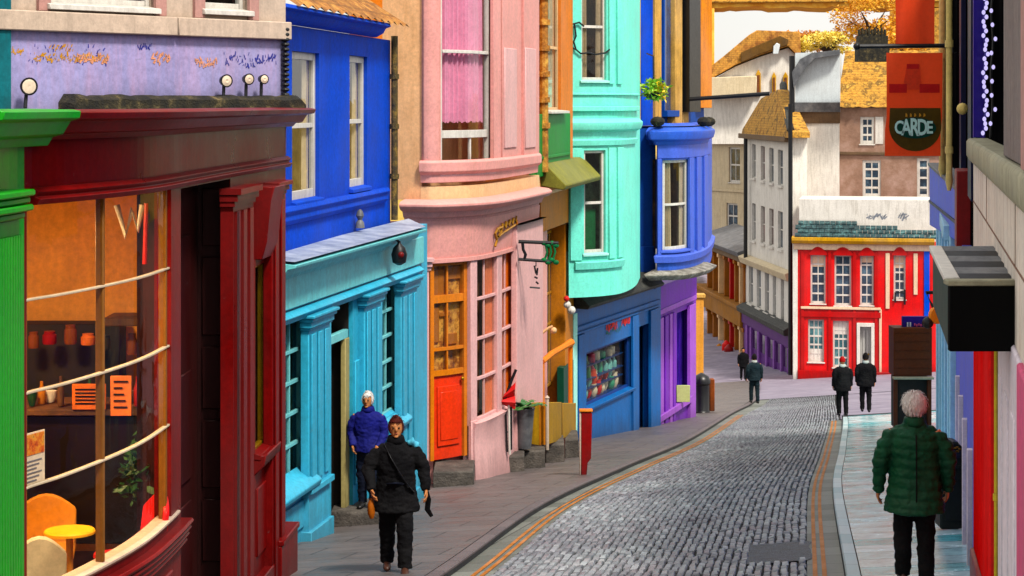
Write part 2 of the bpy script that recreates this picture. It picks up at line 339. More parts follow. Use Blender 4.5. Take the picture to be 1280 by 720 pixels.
# ------------------------------------------------------------------ building parts
class B:
    """one building: an Empty at its base and part meshes under it"""
    def __init__(b, name, label, cat, fac, s=0.0, group=None):
        p = fac.pt(s); b.root = thing(name, (p.x, p.y, ground(p.x, p.y)), label, cat, group); b.fac = fac
    def wall(b, mat, u0, u1, vt, vb, holes=(), fac=None, name='wall', n=0, depth=.16, back=0, ztop=None, ref=None, s0=None, s1=None):
        f = fac or b.fac; mb = MB()
        a = f.su(u0, n) if s0 is None else s0; c = f.su(u1, n) if s1 is None else s1
        z1 = ztop if ztop is not None else f.z(u0 if ref is None else ref, vt, n)
        z0 = low(f, a, c) if vb is None else f.z(u0 if ref is None else ref, vb, n)
        f.wall(mb, a, c, z0, z1, [f.rect(h, n) for h in holes], n, depth, back)
        return mb.build(name, mat, b.root)
    def bar(b, name, mat, u0, u1, vt, vb, n0, n1, ref=None, fac=None, bevel=.012, parent=None):
        mb = MB(); (fac or b.fac).bar(mb, u0, u1, vt, vb, n0, n1, ref); return mb.build(name, mat, parent or b.root, bevel)
    def moulding(b, name, mat, u0, u1, steps, ref=None, fac=None, bevel=.006, parent=None, back=-.02, n=0):
        """steps: [(v, projection), ...] from top to bottom: a swept moulding profile"""
        f = fac or b.fac; r = u0 if ref is None else ref; mb = MB()
        prof = [(back, f.z(r, steps[0][0], n))] + [(p, f.z(r, v, n)) for v, p in steps] + [(back, f.z(r, steps[-1][0], n))]
        nm = max(p for v, p in steps)
        f.sweep(mb, f.su(u0, nm), f.su(u1, nm), list(reversed(prof))); return mb.build(name, mat, parent or b.root, bevel)
    def pilaster(b, mat, u0, u1, vt, vb, n=.1, ref=None, fac=None, cap=.16, base=.3, flutes=3, name='pilaster', z0=None):
        f = fac or b.fac; r = u0 if ref is None else ref; mb = MB()
        s0, s1 = f.su(u0, n), f.su(u1, n); zt = f.z(r, vt, n); zb = z0 if z0 is not None else (low(f, s0, s1) if vb is None else f.z(r, vb, n))
        w = s1 - s0
        f.strip(mb, s0 + .02, s1 - .02, zb, zt - cap, -.02, n)
        k = max(flutes, 0)
        for i in range(k):                                   # raised fillets between the flutes
            a = s0 + .02 + (w - .04) * (i + .25) / k; f.strip(mb, a, a + (w - .04) * .5 / k, zb + base, zt - cap - .06, n, n + .022)
        for j, (d, h) in enumerate(((.02, .3), (.05, .6), (.085, 1.0))):
            f.strip(mb, s0 - d * .4, s1 + d * .4, zt - cap + (h - .35) * cap, zt - cap + h * cap, -.02, n + d)
        if base: f.strip(mb, s0 - .02, s1 + .02, zb, zb + base * .8, -.02, n + .05); f.strip(mb, s0 - .01, s1 + .01, zb + base * .8, zb + base, -.02, n + .03)
        return mb.build(name, mat, b.root, .008)
    def window(b, h, frame, pane, cols=1, rows=2, fw=.055, bw=.022, n=-.11, sill=None, inside=None, blind=None, fac=None, deep=.7, zs=None, name='window', sillp=.07, blind_n=-.12, wavy=0, label=None, drapes=None):
        f = fac or b.fac; s0, s1, z0, z1 = f.rect(h); mb = MB()
        f.strip(mb, s0, s0 + fw, z0, z1, n - .03, n + .035); f.strip(mb, s1 - fw, s1, z0, z1, n - .03, n + .035)
        f.strip(mb, s0 + fw, s1 - fw, z1 - fw, z1, n - .03, n + .03); f.strip(mb, s0 + fw, s1 - fw, z0, z0 + fw * 1.2, n - .03, n + .03)
        for i in range(1, cols):
            c = s0 + fw + (s1 - s0 - 2 * fw) * i / cols; f.strip(mb, c - bw / 2, c + bw / 2, z0 + fw, z1 - fw, n - .018, n + .02)
        zl = zs if zs is not None else [z0 + (z1 - z0) * i / rows for i in range(1, rows)]
        for q, zz in enumerate(zl):
            w_ = bw * (1.5 if rows == 2 and cols == 1 else 1)
            f.strip(mb, s0 + fw, s1 - fw, zz - w_, zz + w_, n - .015, n + .025)
        w = mb.build(name, frame, b.root, .004)
        if label: w['label'] = label
        mp = MB(); st = f.stations(s0 + fw * .5, s1 - fw * .5)
        for p, q in zip(st, st[1:]): mp.quad(f.P(p, z0 + .01, n), f.P(q, z0 + .01, n), f.P(q, z1 - .01, n), f.P(p, z1 - .01, n))
        mp.build('pane', pane, w)
        if sill is not None:
            ms = MB(); f.sweep(ms, s0 - .05, s1 + .05, [(n + .03, z0 - .06), (sillp, z0 - .07), (sillp, z0 - .015), (n + .03, z0 + .012)]); ms.build('sill', sill, w, .006)
        if inside is not None:
            mi = MB(); st = f.stations(s0, s1); d = n - deep
            for p, q in zip(st, st[1:]):
                mi.quad(f.P(p, z0, d), f.P(q, z0, d), f.P(q, z1, d), f.P(p, z1, d))
                mi.quad(f.P(p, z0, n), f.P(q, z0, n), f.P(q, z0, d), f.P(p, z0, d)); mi.quad(f.P(p, z1, d), f.P(q, z1, d), f.P(q, z1, n), f.P(p, z1, n))
            mi.quad(f.P(s0, z0, n), f.P(s0, z0, d), f.P(s0, z1, d), f.P(s0, z1, n)); mi.quad(f.P(s1, z0, d), f.P(s1, z0, n), f.P(s1, z1, n), f.P(s1, z1, d))
            mi.build('interior', inside, w, smooth=False)
        if blind is not None:
            mat, zt, zb, a, c = blind                        # cloth hanging behind the glass, fractions of the opening
            mc = MB(); k = 90 if wavy else 2; top = []; bot = []
            for i in range(k + 1):
                sv = s0 + (s1 - s0) * (a + (c - a) * i / k); wv = wavy * (math.sin(i * .8) + .5 * math.sin(i * 1.9 + 1) + .35 * noise.noise((i * .35, s0, 0)))
                top.append(f.P(sv, z0 + (z1 - z0) * zt, n + blind_n + wv * .8)); bot.append(f.P(sv, z0 + (z1 - z0) * zb, n + blind_n + wv * 1.2))
            mc.loft([bot, top], cap=False, closed=False); mc.build('curtain' if wavy else 'blind', mat, w)
        if drapes is not None:                               # a pair of gathered curtains at the jambs
            for a, c in ((.06, .3), (.72, .95)):
                mc = MB(); top = []; bot = []
                for i in range(31):
                    sv = s0 + (s1 - s0) * (a + (c - a) * i / 30); wv = .022 * math.sin(i * 1.25) + .012 * math.sin(i * .55 + s0)
                    top.append(f.P(sv, z1 - .02, n - .06 + wv)); bot.append(f.P(sv + (.03 if a < .5 else -.03) * (s1 - s0), z0 + .03, n - .06 + wv * 1.3))
                mc.loft([bot, top], cap=False, closed=False); mc.build('curtain', drapes, w)
        return w
    def door(b, h, mat, n=-.2, panels=((.08, .45), (.52, .95)), glassrows=None, pane=None, knob=None, fac=None, name='door', inside=None):
        f = fac or b.fac; s0, s1, z0, z1 = f.rect(h); mb = MB(); H = z1 - z0; W = s1 - s0
        f.strip(mb, s0, s1, z0, z1, n - .05, n)
        for a, c in panels:
            for k in range(2):
                p = s0 + W * (.1 + .42 * k); q = p + W * .38
                f.strip(mb, p, q, z0 + H * a, z0 + H * c, n, n + .022)
        d = mb.build(name, mat, b.root, .008)
        if knob: mk = MB(); mk.ball(f.P(s1 - W * .12, z0 + H * .45, n + .05), .035); mk.build('handle', knob, d)
        return d
def text_mesh(mb, txt, org, right, up, size, depth=.0, bold=0.0):
    cu = bpy.data.curves.new('t', 'FONT'); cu.body = txt; cu.size = 1; cu.align_x = 'CENTER'; cu.align_y = 'CENTER'; cu.resolution_u = 3; cu.offset = bold; cu.extrude = depth / (size[1] if isinstance(size, tuple) else size)
    o = bpy.data.objects.new('t', cu); COL.objects.link(o); dg = bpy.context.evaluated_depsgraph_get(); dg.update()
    me = bpy.data.meshes.new_from_object(o.evaluated_get(dg)); r, u_ = Vector(right).normalized(), Vector(up).normalized(); nn = r.cross(u_)
    k = len(mb.v); sx, sy = (size if isinstance(size, tuple) else (size, size))
    for v in me.vertices: mb.vert(Vector(org) + r * v.co.x * sx + u_ * v.co.y * sy + nn * v.co.z * sy)
    for p in me.polygons: mb.face(*[k + i for i in p.vertices])
    bpy.data.objects.remove(o); bpy.data.curves.remove(cu); bpy.data.meshes.remove(me)
def flecks(mb, fac, u0, u1, v0, v1, n, k, size=(.02, .05), seed=1, slant=.35, ref=None):
    """worn-away sign writing: short brush strokes that are no longer legible"""
    r = random.Random(seed); sa, sb = fac.su(u0, n), fac.su(u1, n); rf = u0 if ref is None else ref
    za, zb = fac.z(rf, v1, n), fac.z(rf, v0, n)
    for i in range(k):
        s = sa + (sb - sa) * (i + r.random() * .8) / k; z = za + (zb - za) * r.random(); L = r.uniform(*size); w = L * r.uniform(.2, .45); a = r.gauss(PI / 2 - slant, .55)
        d = (math.cos(a) * L / 2, math.sin(a) * L / 2); e = (-math.sin(a) * w / 2, math.cos(a) * w / 2)
        mb.quad(*[fac.P(s + x, z + y, n) for x, y in ((-d[0] - e[0], -d[1] - e[1]), (d[0] - e[0] * .6, d[1] - e[1] * .6), (d[0] + e[0] * .7, d[1] + e[1] * .7), (-d[0] + e[0], -d[1] + e[1]))])
def leaves(mb, c, rad, k, size, seed=0, flat=1.0):
    r = random.Random(seed); c = Vector(c)
    for i in range(k):
        while True:
            p = Vector((r.uniform(-1, 1), r.uniform(-1, 1), r.uniform(-1, 1)))
            if .25 < p.length < 1: break
        p = c + Vector((p.x * rad[0], p.y * rad[1], p.z * rad[2])); a = Vector((r.gauss(0, 1), r.gauss(0, 1), r.gauss(0, .6) * flat)).normalized(); b = a.cross(Vector((r.gauss(0, 1), r.gauss(0, 1), r.gauss(0, 1)))).normalized()
        L = size * r.uniform(.6, 1.4); w = L * .45
        mb.quad(p, p + a * L * .5 + b * w * .5, p + a * L, p + a * L * .5 - b * w * .5)
# ------------------------------------------------------------------ camera, sky, sun
cd = bpy.data.cameras.new('camera'); cam = bpy.data.objects.new('camera', cd); COL.objects.link(cam)
cam.rotation_euler = (PI / 2, 0, 0); cd.sensor_width = 36; cd.lens = F / 1280 * 36; cd.shift_y = -(360 - CV) / 1280
cd.clip_start = .1; cd.clip_end = 3000; scene.camera = cam
SUN_EL, SUN_AZ = math.radians(54), math.radians(146)    # azimuth measured clockwise from +Y: behind the camera, to the right
w = bpy.data.worlds.new('World'); scene.world = w; w.use_nodes = True
wn, wl = w.node_tree.nodes, w.node_tree.links
sky = wn.new('ShaderNodeTexSky'); sky.sky_type = 'NISHITA'; sky.sun_disc = False; sky.sun_elevation = SUN_EL; sky.sun_rotation = SUN_AZ
sky.dust_density = 1.5; sky.air_density = 1.0; sky.ozone_density = .6
# broken bright cloud over the blue
tc = wn.new('ShaderNodeTexCoord'); cn = wn.new('ShaderNodeTexNoise'); cn.inputs['Scale'].default_value = 2.2; cn.inputs['Detail'].default_value = 6; wl.new(tc.outputs['Generated'], cn.inputs['Vector'])
cr = wn.new('ShaderNodeValToRGB'); cr.color_ramp.elements[0].position = .35; cr.color_ramp.elements[1].position = .6; cr.color_ramp.elements[0].color = (.62, .62, .62, 1); cr.color_ramp.elements[1].color = (.96, .96, .96, 1); wl.new(cn.outputs['Fac'], cr.inputs[0])
cm_ = wn.new('ShaderNodeMixRGB'); wl.new(cr.outputs[0], cm_.inputs[0]); wl.new(sky.outputs[0], cm_.inputs[1]); cm_.inputs[2].default_value = (10.6, 10.3, 9.9, 1)
wl.new(cm_.outputs[0], wn['Background'].inputs[0]); wn['Background'].inputs[1].default_value = .112
sl = bpy.data.lights.new('sun', 'SUN'); sl.energy = 4.4; sl.angle = math.radians(9); sl.color = (1, .93, .82)
so = bpy.data.objects.new('sun', sl); COL.objects.link(so)
sd = Vector((math.sin(SUN_AZ) * math.cos(SUN_EL), math.cos(SUN_AZ) * math.cos(SUN_EL), math.sin(SUN_EL)))
so.rotation_euler = sd.to_track_quat('Z', 'Y').to_euler(); so.location = (10, -10, 30)
scene.view_settings.view_transform = 'Standard'; scene.view_settings.look = 'None'; scene.view_settings.exposure = 0
scene.cycles.max_bounces = 8; scene.cycles.transparent_max_bounces = 12; scene.cycles.use_denoising = True
scene.cycles.caustics_reflective = False; scene.cycles.caustics_refractive = False; scene.cycles.sample_clamp_indirect = 6

# ------------------------------------------------------------------ shared materials
M = {}
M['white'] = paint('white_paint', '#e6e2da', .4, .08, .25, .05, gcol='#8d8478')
M['glass'] = glass('window_glass', '#f4f8f6', .8)
M['shopglass'] = glass('shop_glass', '#f8eedc', .25)
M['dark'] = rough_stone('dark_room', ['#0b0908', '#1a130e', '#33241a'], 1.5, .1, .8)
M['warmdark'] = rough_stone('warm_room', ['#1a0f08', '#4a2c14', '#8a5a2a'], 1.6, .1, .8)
M['black'] = plain('black_paint', '#0d0d10', .35)
M['iron'] = plain('black_iron', '#15161a', .45, metal=.3)
M['farpane'] = dark_pane('far_glass', ['#0c1420', '#22384c', '#5f7f92'])
M['farpane2'] = dark_pane('far_glass_green', ['#123038', '#2f6a70', '#8fc4c4'])
M['redpane'] = dark_pane('far_glass_red', ['#1b1012', '#4a1a1c', '#8a2c28'])
M['slate'] = rough_stone('slate', ['#1b1c1d', '#30322f', '#4a4a42'], 4, .5, .7, courses=4)
M['leadroof'] = rough_stone('lead', ['#3a3c40', '#5a5c60', '#7c7c7c'], 2, .2, .5)
M['mossstone'] = rough_stone('mossy_stone', ['#090908', '#15140d', '#332d1a', '#7a6a40'], 6, .7, .9)

# ------------------------------------------------------------------ road, pavements, kerbs
def vcurve(pts, step=.5):
    q = smooth_line([Vector(p) for p in pts], 24); return q
KL = vcurve([(-7.0, -30), (-4.4, -6), (-2.85, 5), (-1.85, 12.7), (-.66, 21.26), (.50, 29.98), (2.22, 38.4), (4.2, 47.5), (7.0, 63.5), (8.7, 72.5), (10.6, 85), (12.2, 97), (13.2, 106)])
KR = vcurve([(-4.4, -30), (-.6, -6), (1.05, 5), (2.15, 12.2), (3.06, 18.3), (4.78, 29.8), (6.43, 39.3), (8.98, 54.3), (11.8, 72.5), (13.9, 85), (15.9, 97), (17.4, 106)])
def xat(curve, y):
    for a, b in zip(curve, curve[1:]):
        if a.y <= y <= b.y: return a.x + (b.x - a.x) * (y - a.y) / max(1e-6, b.y - a.y)
    return curve[0].x if y < curve[0].y else curve[-1].x
KERB = .075
def sheet(name, mat, rows, label=None, kind='structure', lift=0.0, parent=None):
    mb = MB(); n = len(rows[0])
    ids = [[mb.vert((x, y, ground(x, y) + lift + dz)) for x, y, dz in r] for r in rows]
    for a, b in zip(ids, ids[1:]):
        for i in range(n - 1): mb.face(a[i], a[i + 1], b[i + 1], b[i])
    o = mb.build(name, mat, parent, angle=60)
    if kind: o['kind'] = kind
    if label: o['label'] = label
    return o
M['earth'] = rough_stone('ground_stone', ['#4a4644', '#5e5856', '#777070'], .8, .2, .9)
M['paveL'] = slabs('flagstones_brown', '#5c5554', '#68605f', '#2c2827', 1.15, .74, math.radians(11), .62, .012, .25)
M['paveR'] = slabs('flagstones_wet', '#5ec2cc', '#cfe8ec', '#3f666c', 9.0, .66, math.radians(7), .3, .016, .22)
M['kerb'] = slabs('kerb_stone', '#565450', '#6a6762', '#222121', 1.0, 1.0, math.radians(-80), .7, .01, .1)
M['kerbdark'] = rough_stone('kerb_face', ['#0f1012', '#1d1e20', '#2c2c2e'], 4, .3, .8)  # the kerb face's shadow is put into this dark colour
M['gutter'] = slabs('gutter_stone', '#5c6058', '#7c8078', '#3a3c38', .8, .9, math.radians(-80), .65, .012, .15)
M['joint'] = rough_stone('joint_grit', ['#0b0b0d', '#17171a', '#26262a'], 9, .6, .85)
M['asphalt'] = rough_stone('lower_street', ['#6d6472', '#82798a', '#9c93a0'], .9, .25, .75)
M['line'] = paint('yellow_line', '#f49a0c', .55, .3, .5, .2, gcol='#7b5a30', scale=4)
# the wide ground, a touch below everything that lies on it
ys = [-60, -30, -10] + [x * 4 for x in range(0, 34)] + [140, 170, 220, 320, 500, 900, 1600]
sheet('ground', M['earth'], [[(x, y, 0) for x in (-900, -200, -60, -20, -8, -4, 0, 4, 8, 14, 20, 26, 40, 90, 240, 900)] for y in ys], lift=-.22)
yr = [-30 + i * 1.0 for i in range(0, 137)]
END_R = 54.4
sheet('road', M['joint'], [[(xat(KL, y) - .1, y, 0)] + [(xat(KL, y) + (xat(KR, y) - xat(KL, y)) * t, y, 0) for t in (0, .25, .5, .75, 1)] + [(xat(KR, y) + .1, y, 0)] for y in yr if y <= 79], lift=-KERB - .03)
# lower street and the little square beyond the end of the setts
sheet('lower_road', M['asphalt'], [[(x0 + (x1 - x0) * t, y, 0) for t in (0, .2, .4, .6, .8, 1)] for y, x0, x1 in [(77.6, 7, 24), (82, 8.5, 27), (90, 9, 28), (98, 9.5, 29), (104, 10, 30), (110, 10, 30), (118, 9, 30), (127, 8, 30), (150, 8, 30), (180, 8, 30)]], lift=-KERB + .006)
sheet('side_road', M['asphalt'], [[(xat(KR, y) - .05 + (9) * t, y, 0) for t in (0, .2, .5, 1)] for y in [54.7, 58, 62, 66, 70, 74, 77.6]], lift=-KERB - .008)
sheet('pavement', M['paveL'], [[(xat(KL, y) - .16 - t, y, 0) for t in (14, 9, 5, 3, 2, 1, .5, 0)] for y in yr if y <= 64], lift=0)
sheet('pavement', M['paveL'], [[(xat(KL, y) - .16 - t * (1 if y < 80 else 1 + (y - 80) * .03), y, 0) for t in (5, 3, 2, 1, .5, 0)] for y in [64, 67, 70, 75, 80, 86, 92, 98, 104, 106]], lift=.001)
sheet('pavement', M['paveR'], [[(xat(KR, y) + .14 + t, y, 0) for t in (0, .4, .8, 1.4, 2, 3, 6, 10)] for y in yr if y <= END_R] + [[(xat(KR, END_R) + .14 + t, END_R, 0) for t in (0, .4, .8, 1.4, 2, 3, 6, 10)]], lift=0)
M['kerbL'] = slabs('kerb_brown', '#5e5456', '#6a5f60', '#2c2627', 1.0, 1.0, math.radians(-80), .65, .01, .1); M['kerbR'] = slabs('kerb_pale', '#8fb4b8', '#c4d4d4', '#4a6064', 1.0, 1.0, math.radians(-80), .5, .01, .15)
def kerb_run(name, curve, side, y0, y1, wd=.13):
    mb = MB(); r = []
    for p in curve:
        if y0 <= p.y <= y1:
            z = ground(p.x, p.y); a = p.x; b = p.x + side * wd
            r.append([(a, p.y, z - .3), (a, p.y, z - .012), (a + side * .012, p.y, z + .003), (b, p.y, z + .003), (b, p.y, z - .3)])
    mb.loft(r); o = mb.build(name, M['kerbL'] if side < 0 else M['kerbR'], None, angle=20); o['kind'] = 'structure'
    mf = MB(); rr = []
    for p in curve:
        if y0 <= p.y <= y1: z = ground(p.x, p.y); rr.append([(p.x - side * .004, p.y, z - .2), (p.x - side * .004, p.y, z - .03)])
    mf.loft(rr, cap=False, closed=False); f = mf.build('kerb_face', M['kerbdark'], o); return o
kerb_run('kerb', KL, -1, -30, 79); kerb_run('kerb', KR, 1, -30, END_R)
mb = MB(); a = xat(KR, END_R); mb.loft([[(a + t, END_R, ground(a + t, END_R) - .25), (a + t, END_R, ground(a + t, END_R) + .004), (a + t, END_R + .16, ground(a + t, END_R) + .004), (a + t, END_R + .16, ground(a + t, END_R) - .25)] for t in (0, 1, 2, 4, 7)]); o = mb.build('kerb', M['kerbdark']); o['kind'] = 'structure'
def ribbon(name, mat, curve, o0, o1, y0, y1, lift):
    rows = []; y = y0
    while y <= y1:
        x = xat(curve, y); rows.append([(x + o0, y, 0), (x + (o0 + o1) / 2, y, 0), (x + o1, y, 0)]); y += .8
    return sheet(name, mat, rows, lift=lift)
ribbon('gutter', M['gutter'], KL, .0, .47, -20, 78, -KERB - .012); ribbon('gutter', M['gutter'], KR, -.36, .0, -20, 54.5, -KERB - .012)
for c, q in ((KL, ((.24, .292), (.345, .397))), (KR, ((-.215, -.17), (-.305, -.26)))):
    for a, b_ in q: ribbon('road_line', M['line'], c, a, b_, -18, 63 if c is KL else 54, -KERB - .004)
# granite setts: every stone a bevelled block of the road surface
def setts():
    m, t, N, L = nt('granite_setts'); out = N.new('ShaderNodeOutputMaterial'); b = N.new('ShaderNodeBsdfPrincipled'); L.new(b.outputs[0], out.inputs[0])
    g = N.new('ShaderNodeNewGeometry'); r = N.new('ShaderNodeValToRGB'); e = r.color_ramp.elements
    cols = ['#70757a', '#81868a', '#989da0', '#8a8e93', '#8e888c', '#a9aeb0', '#7a7f85']
    while len(e) < len(cols): e.new(.5)
    for i, h in enumerate(cols): e[i].position = i / (len(cols) - 1); e[i].color = (*lin(h), 1)
    L.new(g.outputs['Random Per Island'], r.inputs[0])
    n = N.new('ShaderNodeTexNoise'); n.inputs['Scale'].default_value = .5; n.inputs['Detail'].default_value = 7; L.new(g.outputs['Position'], n.inputs['Vector'])
    r2 = N.new('ShaderNodeValToRGB'); r2.color_ramp.elements[0].position = .35; r2.color_ramp.elements[1].position = .65
    r2.color_ramp.elements[0].color = (.66, .62, .68, 1); r2.color_ramp.elements[1].color = (1.02, 1.05, 1.06, 1); L.new(n.outputs['Fac'], r2.inputs[0])
    mx = N.new('ShaderNodeMixRGB'); mx.blend_type = 'MULTIPLY'; mx.inputs[0].default_value = 1; L.new(r.outputs[0], mx.inputs[1]); L.new(r2.outputs[0], mx.inputs[2])
    L.new(mx.outputs[0], b.inputs['Base Color'])
    n2 = N.new('ShaderNodeTexNoise'); n2.inputs['Scale'].default_value = 45; n2.inputs['Detail'].default_value = 5; L.new(g.outputs['Position'], n2.inputs['Vector'])
    bp = N.new('ShaderNodeBump'); bp.inputs['Strength'].default_value = .22; bp.inputs['Distance'].default_value = .012; L.new(n2.outputs['Fac'], bp.inputs['Height']); L.new(bp.outputs[0], b.inputs['Normal'])
    b.inputs['Roughness'].default_value = .5
    mb = MB(); r_ = random.Random(5); W0 = .125
    y = 6.0
    ncol = 38
    for c in range(ncol):
        y = 6.0 + r_.random() * .3
        while y < 78.5:
            L_ = r_.uniform(.25, .33) * (1 + max(0, y - 35) * .012); yc = y + L_ / 2
            a = xat(KL, yc) + .47; bb = xat(KR, yc) - (.365 if yc < 54.4 else .1); w_ = (bb - a) / ncol
            x0 = a + c * w_; x1 = x0 + w_
            # the iron cover and its worn surround replace the setts here
            ou = ((x0 + x1) / 2 - xat(KL, yc) - (COVER[0] + COVER[1]) / 2) / ((COVER[1] - COVER[0]) / 2); ov = (yc - (COVER[2] + COVER[3]) / 2) / ((COVER[3] - COVER[2]) / 2)
            ok = ou ** 4 + ov ** 4 + .9 * noise.noise((ou * 2.2, ov * 2.2, 4)) > 1
            jx = r_.gauss(0, .007); x0 += jx; x1 += jx
            if ok:
                j = .009 + max(0, yc - 30) * .0003; h = KERB * 0 - KERB - .03 + .035 + r_.gauss(0, .004); tl = r_.gauss(0, .003); tx = r_.gauss(0, .003); gx = x0 - xat(KL, yc)
                k = []
                for (px, py, in_) in ((x0 + j, y + j, 0), (x1 - j, y + j, 0), (x1 - j, y + L_ - j, 0), (x0 + j, y + L_ - j, 0)):
                    sx = xat(KL, py) - xat(KL, yc); k.append((px + sx, py))
                base = [mb.vert((px, py, ground(px, py) - KERB - .05)) for px, py in k]
                cx = sum(q[0] for q in k) / 4; cy = sum(q[1] for q in k) / 4; bv = .34 * r_.uniform(.7, 1.2)
                mid = [mb.vert((px, py, ground(px, py) + h - .014)) for px, py in k]
                top = [mb.vert((px + (cx - px) * bv, py + (cy - py) * bv * .5, ground(px, py) + h + (tl if i in (0, 1) else -tl) + (tx if i in (0, 3) else -tx))) for i, (px, py) in enumerate(k)]
                for i in range(4):
                    n_ = (i + 1) % 4; mb.face(base[i], base[n_], mid[n_], mid[i]); mb.face(mid[i], mid[n_], top[n_], top[i])
                mb.face(*top)
            y += L_
    o = mb.build('setts', m, None, angle=50, org=(1, 30, -6)); o['kind'] = 'structure'; return o
cx0, cy0 = hit_ground(934, 690); cx1, cy1 = hit_ground(1008, 676)
COVER = (cx0 - xat(KL, cy0) - .02, cx1 - xat(KL, cy1) + .02, cy0 - .35, cy1 + .75)
setts()
# tarred patch in the setts
mb = MB(); rr = random.Random(3); k = []
for i in range(28):
    a = 2 * PI * i / 28; px = (COVER[0] + COVER[1]) / 2 + (COVER[1] - COVER[0]) * .54 * max(-1, min(1, 1.35 * math.cos(a))) + rr.gauss(0, .02); py = (COVER[2] + COVER[3]) / 2 + (COVER[3] - COVER[2]) * .54 * max(-1, min(1, 1.35 * math.sin(a))) + rr.gauss(0, .03)
    px += xat(KL, py); k.append((px, py))
mb.face(*[mb.vert((x, y, ground(x, y) - KERB - .006)) for x, y in k])
M['tar'] = rough_stone('tar', ['#0e161e', '#1c2c38', '#34485a', '#22323e'], 9, .8, .45)
o = mb.build('tar_patch', M['tar']); o['kind'] = 'structure'
# ================================================================== LEFT SIDE
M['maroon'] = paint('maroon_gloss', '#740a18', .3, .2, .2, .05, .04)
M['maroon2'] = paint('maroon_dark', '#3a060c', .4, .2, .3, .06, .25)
M['green'] = paint('green_gloss', '#0c9c14', .36, .12, .15, .05, coat=.08)
M['purpleband'] = paint('lilac_paint', lin('#a8a2d8'), .65, .16, .5, .2, gcol='#c8a4cc')
M['buff'] = paint('buff_stone', '#d2bfae', .7, .1, .3, .2)
M['pinkstone'] = paint('pink_stone', '#c79c94', .7, .12, .3, .2)
M['orangewall'] = paint('orange_plaster', [.92, .42, .05], .7, .15, .2, .05)
M['brass'] = paint('brass', '#b08a3a', .35, .1, .1, .03, metal=.6)
M['barwhite'] = paint('bar_white', '#cfc0a8', .4, .1, .2, .03)
M['woodbar'] = paint('wood_bar', '#8a5c28', .45, .15, .2, .05)
FB = Fac.uy([(-60, 12.3), (-20, 12.8), (30, 13.6), (80, 14.1), (133, 14.75), (180, 15.5), (213, 16.35), (235, 17.1), (290, 19.1), (322, 20.4), (357, 22.0)], 5)
FU = Fac([(-7.3, 15.95), (-4.8, 19.1), (-2.50, 22.0)])
bs = FB.su
b = B('shop_building', 'shop with glossy maroon bow fronted window and lilac painted band above', 'building', FB, bs(133))
zf_top, zf_bot = FB.z(200, 139), FB.z(30, 257)              # fascia between cornice and window head
SEAM = bs(38)
winh = FB.rect((30, 214, 257, 715, 30)); z_sill = Z_(648, FB.pt(bs(213)).y)
hw = (bs(33), bs(214), z_sill, zf_bot); hd = (bs(226), bs(288), low(FB, bs(226), bs(288)), zf_bot - .02)
hs = (bs(319), bs(333), FB.z(326, 560), FB.z(326, 330))
mb = MB(); FB.wall(mb, SEAM - .12, bs(357), low(FB, bs(100), bs(357)), zf_top, [hw, (hd[0], hd[1], hd[2] - 1, hd[3]), hs], 0, .14)
mb.build('wall', M['maroon'], b.root)
# end return of the shop and its flat lead roof back to the upper wall
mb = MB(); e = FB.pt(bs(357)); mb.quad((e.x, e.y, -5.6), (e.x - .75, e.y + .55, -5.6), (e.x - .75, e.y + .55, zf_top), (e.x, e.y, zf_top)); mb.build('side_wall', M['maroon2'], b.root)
mb = MB(); ids = [mb.vert(FB.P(q, zf_top - .01, .1)) for q in FB.stations(0, bs(357))] + [mb.vert((p.x - .25, p.y + .2, zf_top - .01)) for p in (FU.p[2], FU.p[1], FU.p[0])]
mb.face(*ids); mb.build('shop_roof', M['leadroof'], b.root)
# bow window: fine bars, warm wooden uprights, curved glass
mb = MB(); n = -.03
for v in (377, None, None): pass
for z in (FB.z(30, 377), FB.z(30, 494), FB.z(30, 613)): FB.strip(mb, hw[0], hw[1], z - .009, z + .009, n - .02, n + .02)
wbar = mb.build('window', M['barwhite'], b.root, .004)
for q, w_ in ((bs(133), .017), (bs(211), .022), (bs(33) + .03, .02)): mb = MB(); FB.strip(mb, q - w_, q + w_, hw[2], hw[3], n - .05, n + .012); mb.build('mullion', M['woodbar'], wbar, .004)
mb = MB(); st = FB.stations(hw[0], hw[1])
for p, q in zip(st, st[1:]): mb.quad(FB.P(p, hw[2], n), FB.P(q, hw[2], n), FB.P(q, hw[3], n), FB.P(p, hw[3], n))
mb.build('pane', M['shopglass'], wbar)
zs_ = z_sill; mb = MB()
FB.sweep(mb, SEAM - .1, bs(222), [(-.12, zs_ - .04), (.0, zs_ - .04), (.025, zs_ - .012), (.025, zs_ + .008), (-.12, zs_ + .014)]); mb.build('sill', M['buff'], wbar, .006)
mb = MB()
for k in range(4): FB.sweep(mb, SEAM - .1, bs(228), [(-.05, zs_ - .1 - .055 * k - .045), (.085 - .018 * k, zs_ - .1 - .055 * k - .045), (.1 - .018 * k, zs_ - .1 - .055 * k - .02), (.085 - .018 * k, zs_ - .1 - .055 * k + .002), (-.05, zs_ - .1 - .055 * k + .002)])
mb.build('sill_moulding', M['maroon'], b.root, .006)
mb = MB()
for a_, c_ in ((bs(60), bs(100)), (bs(108), bs(150)), (bs(156), bs(214))): FB.strip(mb, a_, c_, zs_ - 1.0, zs_ - .42, -.02, .022)
mb.build('stall_panel', M['maroon'], b.root, .012)
